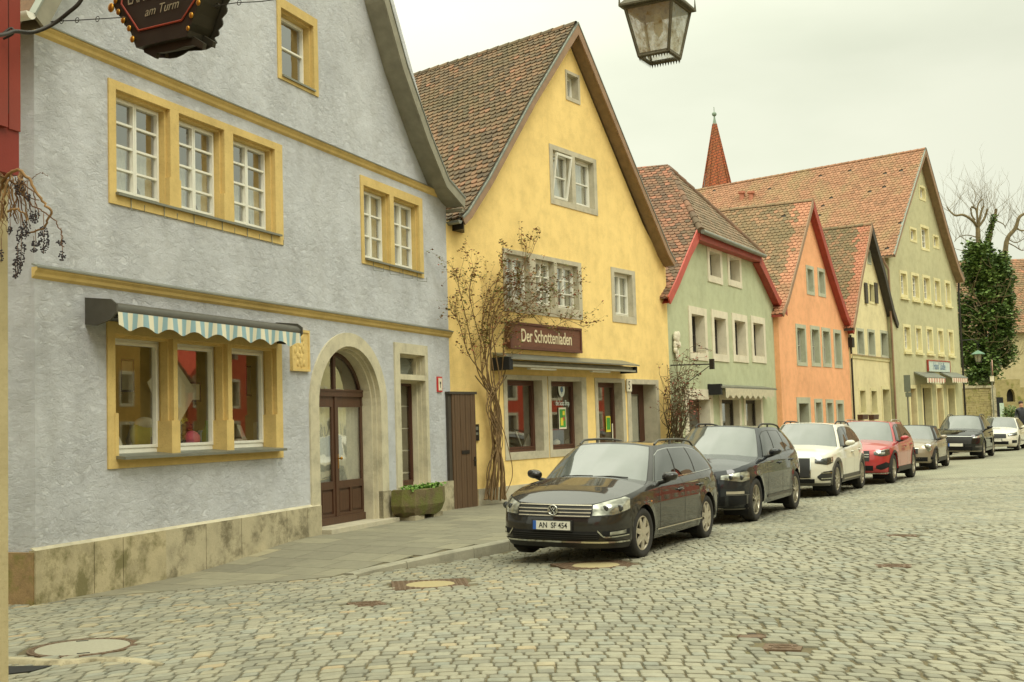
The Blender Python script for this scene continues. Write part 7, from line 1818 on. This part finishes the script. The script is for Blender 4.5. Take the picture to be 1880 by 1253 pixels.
for i, tp in enumerate(tops):
    bx_ = 893 + i * 3.2; o_ = ru(.12, .35)
    pts = [ry(bx_ + ru(-3, 3), 918, o_), ry(bx_ * .6 + 365 + ru(-7, 7), 850, o_), ry(911 + ru(-9, 9), 790, .2), ry(908 + ru(-9, 8), 740, .2), ry(900 + ru(-22, 22) + (tp[0][0] - 900) * .4, 690, .25)] + [ry(x, y, ru(.12, .4)) for x, y in tp]
    q = catmull(pts, 7); q = [p + Vector((ru(-.015, .015),) * 3) for p in q]; st.tube(q, [max(.005, .021 * (1 - .75 * k / len(q))) * ru(.9, 1.1) for k in range(len(q))], 6); mains.append(q)
for k in range(8):   # loose stems curling round the foot
    x = 895 + k * 2.6; q = catmull([ry(x, 918, ru(.15, .4)), ry(x + ru(-6, 10), 860, ru(.2, .45)), ry(909 + ru(-14, 16), 800, .3), ry(905 + ru(-16, 20), 745, .25), ry(900 + ru(-30, 34), 690, .25)], 6); st.tube(q, ru(.007, .013), 5)
st.tube(catmull([ry(925, 915, .4), ry(941, 870, .5), ry(930, 810, .4), ry(915, 765, .3)], 7), .009, 5)
def sprig(mb_s, mb_l, p, d, L_, depth, rad, leafs, lsz=(.03, .065), grav=0.02):
    q = [p]; n_ = max(3, int(L_ / .09)); dd = d.normalized()
    for i in range(n_):
        dd = (dd + Vector((ru(-.28, .28), ru(-.14, .14), ru(-.26, .26) - grav))).normalized(); q.append(q[-1] + dd * (L_ / n_))
        if depth > 0 and rnd() < .38: sprig(mb_s, mb_l, q[-1], (dd + Vector((ru(-.9, .9), ru(-.5, .3), ru(-.7, .8)))), L_ * ru(.3, .6), depth - 1, rad * .6, leafs, lsz)
        if rnd() < leafs: leaf(mb_l, q[-1], ru(*lsz), 0)
    mb_s.tube(q, [rad * (1 - .6 * i / n_) for i in range(n_ + 1)], 4, False)
    e = q[-1]
    for _ in range(int(2 + leafs * 8)): 
        if rnd() < .75: leaf(mb_l, e + Vector((ru(-.05, .05), ru(-.04, .04), ru(-.04, .05))), ru(lsz[0] * .6, lsz[1] * .8), 0)
for q in mains:
    for k in range(len(q) // 2 + 4, len(q)):
        for _ in range(2 if k > len(q) * .62 else 1):
            if rnd() < .48: d = (q[min(k + 1, len(q) - 1)] - q[k - 1]).normalized(); sprig(st, lf, q[k], d + Vector((ru(-1, 1), ru(-.6, .2), ru(-.5, 1.0))), ru(.22, .7), 1, .0045, .42, (.035, .08))
for px, py in ((990, 430), (958, 436), (838, 502), (868, 500), (1060, 540), (1072, 590), (1062, 505), (920, 478), (850, 560), (1030, 540), (960, 520)):
    p = ry(px, py, .3)
    for _ in range(9): lf.rv = rnd(); lf.ball(p + Vector((ru(-.12, .12), ru(-.05, .05), ru(-.1, .1))), ru(.012, .02), (1, 1, 1.2), 5, 4)
st.build('stems', cr_); lf.build('leaves', cr_)
# ------------------------------------------------------------------ twiggy bush before the green house
bs = thing('twiggy_bush', HG.world(HG.uv(1240, 800)[0], -.35, .03), 'dense twiggy bush with red leaves between the yellow and green houses', 'bush', HG.e.rotation_euler.z); BO = HG.loc(Vector(bs.location)); st = MB(simple('bush_stem', srgb(84, 70, 44), .9, var=.3)); lf = MB(leafmat('bush_leaves', [srgb(70, 66, 34), srgb(96, 84, 44), srgb(120, 60, 40), srgb(150, 70, 56)]))
for k in range(40):
    x = ru(1224, 1256); tx_ = x + ru(-16, 26); ty_ = ru(640, 745)
    pts = [(ru(1228, 1252), 812), (x, ru(745, 775)), (tx_, ty_)]; q = catmull([(lambda c, o: Vector((c[0], -o, c[1])) - BO)(HG.uv(a, b, .35), .35 + ru(-.2, .25)) for a, b in pts], 6); st.tube(q, [max(.005, .016 * (1 - i / len(q))) for i in range(len(q))], 4, False)
    for i in range(4, len(q), 2): sprig(st, lf, q[i], Vector((ru(-1, 1), ru(-1, .4), ru(-.3, 1))), ru(.2, .5), 1, .006, .3 if q[i].z > 2.2 else .2, (.04, .08))
st.build('stems', bs); lf.build('leaves', bs)
# ------------------------------------------------------------------ far right: spire, long roofed building, wall, tree, lamps
YS = 140.0; ap = at_y(1312, 228, YS); b_ = at_y(1317.5, 345, YS); M_SPIRE = NT('spire_tiles'); v = M_SPIRE.obj((1, 1, 1), (R(90), 0, R(20))); wv = M_SPIRE.n('ShaderNodeTexBrick'); M_SPIRE.l(v, 0, wv, 'Vector'); wv.inputs['Scale'].default_value = 1; wv.inputs['Brick Width'].default_value = .5; wv.inputs['Row Height'].default_value = .3; wv.inputs['Color1'].default_value = srgb(176, 92, 56); wv.inputs['Color2'].default_value = srgb(150, 92, 54); wv.inputs['Mortar'].default_value = srgb(104, 62, 40); wv.inputs['Mortar Size'].default_value = .04; M_SPIRE.t.links.new(wv.outputs[0], M_SPIRE.b.inputs['Base Color']); M_SPIRE.set(Roughness=.85); M_SPIRE = M_SPIRE.m
hgt = ap.z - b_.z; rb_ = 25 / FPX * YS; sp = thing('church_spire', (ap.x, YS, 0), 'thin red brick church spire with a copper tip rising behind the roofs', 'church spire')
mb = MB(M_SPIRE); k_ = 2.2; prof = [(rb_ * k_, ap.z - hgt * k_), (rb_ * 1.0, ap.z - hgt), (.22, ap.z)]; mb.lathe(prof, 8)
for k in range(8): t_ = 2 * math.pi * k / 8; mb.tube([(rb_ * k_ * math.cos(t_), rb_ * k_ * math.sin(t_), ap.z - hgt * k_), (.22 * math.cos(t_), .22 * math.sin(t_), ap.z)], [.16, .06], 5)
mb.build('spire', sp); mb = MB(simple('copper_green', srgb(126, 142, 124), .6)); mb.lathe([(.26, ap.z - .1), (.1, ap.z + .7), (.06, ap.z + 1.0)], 8); mb.ball((0, 0, ap.z + 1.15), .28); mb.tube([(0, 0, ap.z + 1.3), (0, 0, ap.z + 2.0)], .04, 5); mb.build('finial', sp)
mb = MB(M_TRIMC); a_ = rb_ * k_ * .8; mb.box(-a_, a_, -a_, a_, 0, ap.z - hgt * k_); mb.build('tower', sp)
YB = 92.0; r0 = at_y(1765, 479, YB + 7); r1 = at_y(1895, 466, YB + 7); ez = at_y(1862, 604, YB).z; x0 = at_y(1740, 600, YB).x; x1 = x0 + 26
lb_ = thing('long_building', (x0, YB, 0), 'long old building with weathered red tile roof and pale wall behind the ivy tree', 'building')
M_TFAR = tilemat('tiles_far', [(0, srgb(112, 88, 66)), (.4, srgb(134, 104, 76)), (.8, srgb(150, 112, 84)), (1, srgb(170, 116, 88))], .5, srgb(116, 104, 70))
rz = r0.z; wx = x1 - x0; mb = MB(M_CREAMW); mb.box(0, wx, 0, 13.5, -.1, ez); mb.poly([(0, 0, ez), (0, 7, rz - .1), (0, 14, ez)]); mb.poly([(wx, 0, ez), (wx, 7, rz - .1), (wx, 14, ez)]); mb.build('wall', lb_)
mb = MB(M_TFAR); pf = [(-.4, ez - .35), (7, rz)]
class _H: pass
mm_ = MB(M_TFAR); tiles_on(mm_, pf, -.5, wx + .5, Vector((0, 1, 0)), .3, .28, None, .02, .05); mm_.v = [(y, x, z) for x, y, z in mm_.v]
mm_.poly([(-.5, -.4, ez - .36), (wx + .5, -.4, ez - .36), (wx + .5, 7, rz - .02), (-.5, 7, rz - .02)]); mm_.poly([(-.5, 14.4, ez - .36), (wx + .5, 14.4, ez - .36), (wx + .5, 7, rz - .02), (-.5, 7, rz - .02)]); mm_.build('roof', lb_)
mb = MB(M_DGLASS)
for k in range(6): mb.box(3.2 + k * 4, 4.2 + k * 4, -.02, .05, 1.0, 2.6)
mb.build('window', lb_)
mb = MB(M_SLAB); mb.poly([(16, 63, .12), (60, 63, .12), (60, 92, .16), (12, 92, .16)]); struct(mb.build('forecourt'))
YW = 74.0; M_RWALL = stone('rubble_wall', srgb(160, 146, 100), .8, .1, 2.2)
wa0 = at_y(1760, 714, YW); wa1 = at_y(1822, 716, YW); gw_ = thing('garden_wall', (wa0.x, YW, .1), 'rough sandstone garden wall with coping, pillar and arched gateway at far right', 'wall')
wx0, wz = wa1.x - wa0.x, wa0.z - .1; mb = MB(M_RWALL)
z_ = 0; 
while z_ < wz - .02:
    h_ = ru(.12, .2); h_ = min(h_, wz - z_); x_ = 0
    while x_ < wx0: w_ = min(ru(.3, .8), wx0 - x_); mb.box(x_ + .008, x_ + w_ - .008, ru(-.03, .0), .4, z_ + .008, z_ + h_ - .004); x_ += w_
    z_ += h_
mb.build('masonry', gw_); mb = MB(M_PLINTH); mb.box(-.1, wx0 + .1, -.08, .5, wz, wz + .14); mb.build('coping', gw_)
pa = at_y(1817, 700, YW).x - wa0.x; pb = at_y(1826, 700, YW).x - wa0.x; mb = MB(M_PLINTH); mb.box(pa, pb, -.1, .5, 0, wz - .005); mb.build('pillar', gw_)
ga = pb; gb = at_y(1900, 700, YW).x - wa0.x; gt_ = at_y(1850, 697, YW).z - .1; cx_ = at_y(1854, 700, YW).x - wa0.x
wnd = rectp(at_y(1825.5, 740, YW).x - wa0.x + .05, .01, at_y(1841, 740, YW).x - wa0.x, at_y(1830, 733, YW).z); ac = arch(cx_ - .25, cx_ + .25, at_y(1854, 728, YW).z - .1, at_y(1854, 738, YW).z - .1, .45)
mb = MB(M_RWALL); mb.holed([(ga, 0), (gb, 0), (gb, gt_ - .5), (cx_ + .6, gt_ - .5), (cx_ + .6, gt_), (cx_ - .75, gt_), (cx_ - .75, gt_ + .2), (ga + .0, gt_ + .2)], [wnd, ac], -.02); mb.reveal(wnd, -.02, .3); mb.reveal(ac, -.02, .4); mb.use(M_DARK); mb.box(ga + .1, gb, .3, .32, 0, gt_ - .6); mb.build('gateway', gw_)
mb = MB(M_BLACK); mb.box(wnd[0][0] - .03, wnd[1][0], -.08, -.03, 0, wnd[2][1]); mb.use(simple('notice_pale', srgb(180, 196, 176), .6)); mb.box(wnd[0][0] + .22, wnd[0][0] + .48, -.1, -.08, .3, wnd[2][1] - .35); mb.build('notice_case', gw_)
# pollarded tree wrapped in ivy
YT = 80.0; tb = at_y(1806, 760, YT); tree = thing('pollarded_tree', (tb.x, YT, .1), 'bare pollarded tree with its trunk wrapped in dark green ivy, right of the khaki house', 'tree'); TO = Vector(tree.location)
M_BARK = simple('tree_bark', srgb(112, 98, 68), .9, var=.3, scale=4, bump=.5); mb = MB(M_BARK); tg = MB(M_BARK)
def tp_(x, y, dy=0.0): return at_y(x, y, YT + dy) - TO
limbs = [([(1806, 770, 0), (1804, 640, 0), (1800, 560, 0), (1797, 500, 0), (1796, 440, 0), (1795, 418, 0)], .42, .2), ([(1808, 740, .2), (1806, 520, .1), (1812, 470, .1), (1818, 430, .2), (1826, 400, .2), (1829, 384, .2)], .34, .13), ([(1812, 760, .3), (1838, 560, .4), (1845, 470, .4), (1850, 438, .4), (1864, 420, .4), (1871, 400, .4), (1882, 392, .4)], .34, .12),
    ([(1796, 418, 0), (1784, 404, -.3), (1768, 395, -.3), (1754, 396, -.2), (1744, 388, 0), (1738, 380, 0)], .17, .05), ([(1795, 420, 0), (1794, 396, .2), (1791, 384, .2), (1783, 380, .2)], .11, .09), ([(1795, 420, 0), (1799, 400, 0), (1803, 385, 0), (1806, 378, 0)], .14, .08), ([(1796, 418, 0), (1807, 402, .3), (1813, 384, .3)], .13, .1), ([(1795, 415, 0), (1794, 395, -.2), (1796, 375, -.2), (1804, 366, -.2)], .1, .06), ([(1790, 405, 0), (1784, 395, 0), (1782, 382, 0)], .1, .08),
    ([(1826, 404, .2), (1842, 412, .2), (1846, 420, .2)], .07, .03), ([(1864, 418, .4), (1876, 424, .4), (1890, 420, .4)], .1, .06), ([(1848, 445, .4), (1862, 452, .4), (1876, 460, .4), (1886, 456, .4)], .06, .04), ([(1796, 460, 0), (1776, 462, 0), (1756, 458, 0)], .07, .03), ([(1793, 436, 0), (1776, 432, 0), (1760, 436, 0), (1752, 445, 0)], .06, .02), ([(1815, 430, .1), (1820, 418, .1), (1826, 400, .1), (1816, 408, .1)], .06, .03), ([(1796, 450, 0), (1772, 440, 0), (1760, 432, 0)], .05, .02), ([(1852, 440, .4), (1866, 446, .4), (1884, 436, .4)], .06, .03)]
ends = []
for pts, a, b in limbs:
    a *= .64; b *= .66
    q = catmull([tp_(*p) for p in pts], 6); mb.smooth = True; mb.tube(q, [(a + (b - a) * i / (len(q) - 1)) * ru(.92, 1.08) for i in range(len(q))], 9); ends += q[len(q) // 2:] if a < .3 else q[-3:]
mb.build('trunk', tree)
def twig(p, d, L_, dep, rad):
    q = [p]; dd = d.normalized(); n_ = 6
    for i in range(n_):
        dd = (dd + Vector((ru(-.2, .2), ru(-.2, .2), ru(-.08, .2)))).normalized(); q.append(q[-1] + dd * L_ / n_)
        if dep and rnd() < .45: twig(q[-1], dd + Vector((ru(-.8, .8), ru(-.6, .6), ru(-.3, .7))), L_ * ru(.35, .6), dep - 1, rad * .6)
    tg.tube(q, [rad * (1 - .7 * i / n_) for i in range(n_ + 1)], 3, False)
for p in ends:
    if rnd() < .62: twig(p, Vector((ru(-.8, .8), ru(-.5, .5), ru(.3, 1.2))), ru(.8, 2.8), 1 if rnd() < .6 else 2, .013)
tg.build('twigs', tree)
M_IVY = leafmat('ivy_leaves', [srgb(44, 60, 28), srgb(72, 94, 42), srgb(100, 124, 58), srgb(140, 158, 92)], .5)
iv = MB(M_IVY); prof_ = [(440, 1812, 1822), (455, 1784, 1814), (472, 1781, 1842), (500, 1778, 1848), (520, 1776, 1850), (545, 1770, 1851), (580, 1766, 1851), (620, 1765, 1850), (660, 1767, 1852), (682, 1768, 1848), (697, 1769, 1815), (708, 1772, 1802)]
lump = [(ru(450, 705), rnd(), ru(.35, .8)) for _ in range(60)]
xl = [(a, b) for a, b, c in prof_]; xr_ = [(a, c) for a, b, c in prof_]
for (ly, lt, lr) in lump + [(ru(452, 700), rnd() * 1.0, ru(.25, .6)) for _ in range(230)]:
    x = lut(xl, ly) + (lut(xr_, ly) - lut(xl, ly)) * (lt * 1.1 - .05); c = tp_(x, ly, ru(-1.3, .6) - 1.0 * math.sin(math.pi * lt)); bright = ru(0, .45)
    for _ in range(int(190 * lr)):
        d = Vector((ru(-1, 1), ru(-1, 1), ru(-1, 1))); d = d.normalized() * (rnd() ** .4) * lr; leaf(iv, c + d, ru(.16, .28), -.1); iv.r[-1] = min(1, max(0, bright + .55 * rnd()))
for k in range(700):
    t_ = rnd(); q = tp_(1806 + 20 * t_ + ru(-5, 5), 470 - 75 * t_, ru(-.2, .4)); leaf(iv, q, ru(.1, .2))
tg = MB(M_BARK)
for k in range(26):
    a_ = tp_(ru(1780, 1840), ru(500, 660), -2.0); twig(a_, Vector((ru(-1, 1), -.3, ru(-.3, .6))), ru(.8, 2.2), 1, .028)
for k in range(6): a_ = tp_(ru(1838, 1848), ru(560, 700), -.8); twig(a_, Vector((1, 0, ru(-.3, .6))), ru(1.2, 2.4), 2, .022)
tg.build('dry_branches', tree)
iv.build('ivy', tree)
def bush(name, px, py, Y, w_, h_, label):
    c = at_y(px, py, Y); o = thing(name, (c.x, Y, .1), label, 'bush'); b = MB(M_IVY)
    for _ in range(2600):
        d = Vector((ru(-1, 1), ru(-1, 1), ru(-1, 1))).normalized() * (rnd() ** .3); sc = 1 + .12 * math.sin(d.x * 9) * math.cos(d.z * 7); leaf(b, Vector((d.x * w_ * sc, d.y * w_ * sc, h_ + d.z * h_)), ru(.06, .12)); b.r[-1] = .3 + .6 * rnd()
    b.build('leaves', o); s_ = MB(M_BARK); s_.tube([(0, 0, 0), (0, 0, h_)], .05, 6); s_.build('trunk', o)
bush('clipped_bush', 1856, 757, 68, .52, .98, 'round clipped evergreen bush before the arched gateway')
# ivy covered wooden shrub right beside the house foot
mb = None
# wall lamp, traffic signs
YL = 63.0; lc = at_y(1796, 656, YL); lp = thing('street_lamp', lc, 'lantern with green hood hanging in front of the ivy tree', 'street lamp'); mb = MB(simple('lamp_green', srgb(96, 130, 104), .5, .2)); mb.lathe([(.001, .36), (.12, .30), (.34, .16), (.34, .13), (.22, .13)], 16); mb.use(M_IRON)
for k in range(6): t_ = 2 * math.pi * k / 6; mb.tube([(.22 * math.cos(t_), .22 * math.sin(t_), .13), (.14 * math.cos(t_), .14 * math.sin(t_), -.26)], .012, 4)
mb.lathe([(.14, -.24), (.15, -.27), (.001, -.28)], 12); mb.tube([(0, 0, .34), (0, 0, .7), (-.3, -.3, .9), (HK.world(HK.L, 0, 0).x - lc.x, HK.world(HK.L, 0, 0).y - YL, .8)], .02, 6); mb.build('hood', lp)
mb = MB(M_LGL); mb.lathe([(.21, .13), (.135, -.25)], 6); mb.build('lamp_glass', lp)
YP = 50.0; pc = at_y(1668, 760, YP); ps = thing('parking_sign', (pc.x, YP, 0), 'grey sign plates seen from behind on a pole by the khaki house', 'traffic sign'); zt_ = at_y(1668, 689, YP).z; zb2_ = at_y(1668, 720, YP).z
mb = MB(M_ZINC); mb.tube([(0, 0, 0), (0, 0, zt_)], .035, 8); mb.build('pole', ps); M_SBACK = simple('sign_back', srgb(104, 110, 92), .5, .3)
mb = MB(M_SBACK); mb.box(-.14, .12, -.07, -.04, zb2_, zt_); mb.build('plate', ps); mb = MB(M_SBACK); mb.box(-.1, .14, -.07, -.04, zb2_ - .2, zb2_ - .02); mb.build('plate', ps)
YR = 66.0; pc = at_y(1824.5, 760, YR); ps = thing('round_sign', (pc.x, YR, .1), 'round traffic sign seen almost edge on before the garden wall', 'traffic sign'); zc = at_y(1824, 675, YR).z - .1
mb = MB(M_ZINC); mb.tube([(0, 0, 0), (0, 0, zc + .3)], .03, 8); mb.build('pole', ps)
mb = MB(simple('sign_pinkish', srgb(206, 160, 140), .5)); T = Matrix.Rotation(R(68), 4, 'Z'); mb.prism([T @ Vector((.42 * math.cos(a), -.05, zc + .42 * math.sin(a))) for a in [6.283 * k / 28 for k in range(28)]], T @ Vector((0, -.03, 0))); mb.build('plate', ps); mb = MB(M_PAPER); mb.box(-.11, .1, -.06, -.03, zc - .75, zc - .46); mb.build('plate', ps)
# person at the right edge
YH = 66.0; pc = at_y(1874.5, 745, YH); zf_ = .12; hp_ = at_y(1874, 737, YH).z
pn = thing('person', (pc.x, YH, zf_), 'person in dark jacket standing at the right edge beside the clipped bush', 'person')
S0 = (hp_ - zf_) / 1.78
V_ = [(0, 0, .95), (0, 0, 1.15), (0, 0, 1.38), (0, 0, 1.50), (0, -.01, 1.60), (0, -.02, 1.70), (.10, 0, .90), (.11, -.02, .50), (.11, 0, .08), (.12, -.14, .04), (-.10, 0, .90), (-.12, .0, .50), (-.13, .03, .08), (-.14, -.10, .04), (.19, 0, 1.40), (.25, .02, 1.15), (.22, -.12, .95), (.21, -.16, .87), (-.19, 0, 1.40), (-.26, .02, 1.15), (-.24, -.08, .93), (-.23, -.12, .85)]
E_ = [(0, 1), (1, 2), (2, 3), (3, 4), (4, 5), (0, 6), (6, 7), (7, 8), (8, 9), (0, 10), (10, 11), (11, 12), (12, 13), (2, 14), (14, 15), (15, 16), (16, 17), (2, 18), (18, 19), (19, 20), (20, 21)]
RD = [.15, .15, .16, .06, .095, .09, .10, .07, .045, .04, .10, .07, .045, .04, .07, .05, .035, .035, .07, .05, .035, .035]
me = bpy.data.meshes.new('body'); me.from_pydata([Vector(v) * S0 for v in V_], E_, []); bo = bpy.data.objects.new('body', me); COL.objects.link(bo); bo.parent = pn
sk = bo.modifiers.new('s', 'SKIN'); bpy.context.view_layer.update()
for i, r_ in enumerate(RD): me.skin_vertices[0].data[i].radius = (r_ * S0, r_ * S0)
me.skin_vertices[0].data[0].use_root = True; bo.modifiers.new('b', 'SUBSURF').levels = 2; bo.modifiers['b'].render_levels = 2
t = NT('person_clothes'); v = t.obj(); sp_ = t.n('ShaderNodeSeparateXYZ'); t.l(v, 0, sp_, 0); dv = t.n('ShaderNodeMath', operation='DIVIDE'); dv.inputs[1].default_value = 1.9 * S0; t.l(sp_, 2, dv, 0)
r_ = t.ramp(dv, 0, [(0, srgb(30, 28, 26)), (.05, srgb(44, 48, 62)), (.50, srgb(36, 38, 44)), (.79, srgb(196, 146, 118))]); r_.color_ramp.interpolation = 'CONSTANT'; t.setc(r_.outputs[0]); me.materials.append(t.m)
mb = MB(simple('hair_dark', srgb(60, 42, 30), .7)); mb.ball((0, .02 * S0, 1.71 * S0), .105 * S0, (1, 1.05, .9), 12, 8); mb.build('hair', pn)
# low stone edge at the lower left, slot shade painted as a black sheet
g0 = ground(20, 1222); de = thing('drain_edge', g0, 'worn stone edge with painted drain slot shade at the lower left corner of the setts', 'drain'); mb = MB(M_PLINTH); pts = [ground(x, y) - g0 for x, y in ((-40, 1216), (40, 1217), (110, 1219), (180, 1213), (250, 1214), (300, 1222))]
q = catmull(pts, 6); rows = [[p + Vector((0, .05, .0)), p + Vector((0, .04, .035 * (1 - i / len(q)) + .008)), p + Vector((0, -.05, .035 * (1 - i / len(q)) + .006)), p + Vector((0, -.075, -.02))] for i, p in enumerate(q)]; mb.smooth = True; mb.grid(rows); mb.build('edge_stone', de)
mb = MB(M_BLACK); a, b, c, d = (ground(x, y) - g0 for x, y in ((-40, 1226), (95, 1224), (60, 1234), (-40, 1246))); mb.prism([p + Vector((0, 0, .004)) for p in (a, b, c, d)], (0, 0, .004)); mb.build('slot', de)
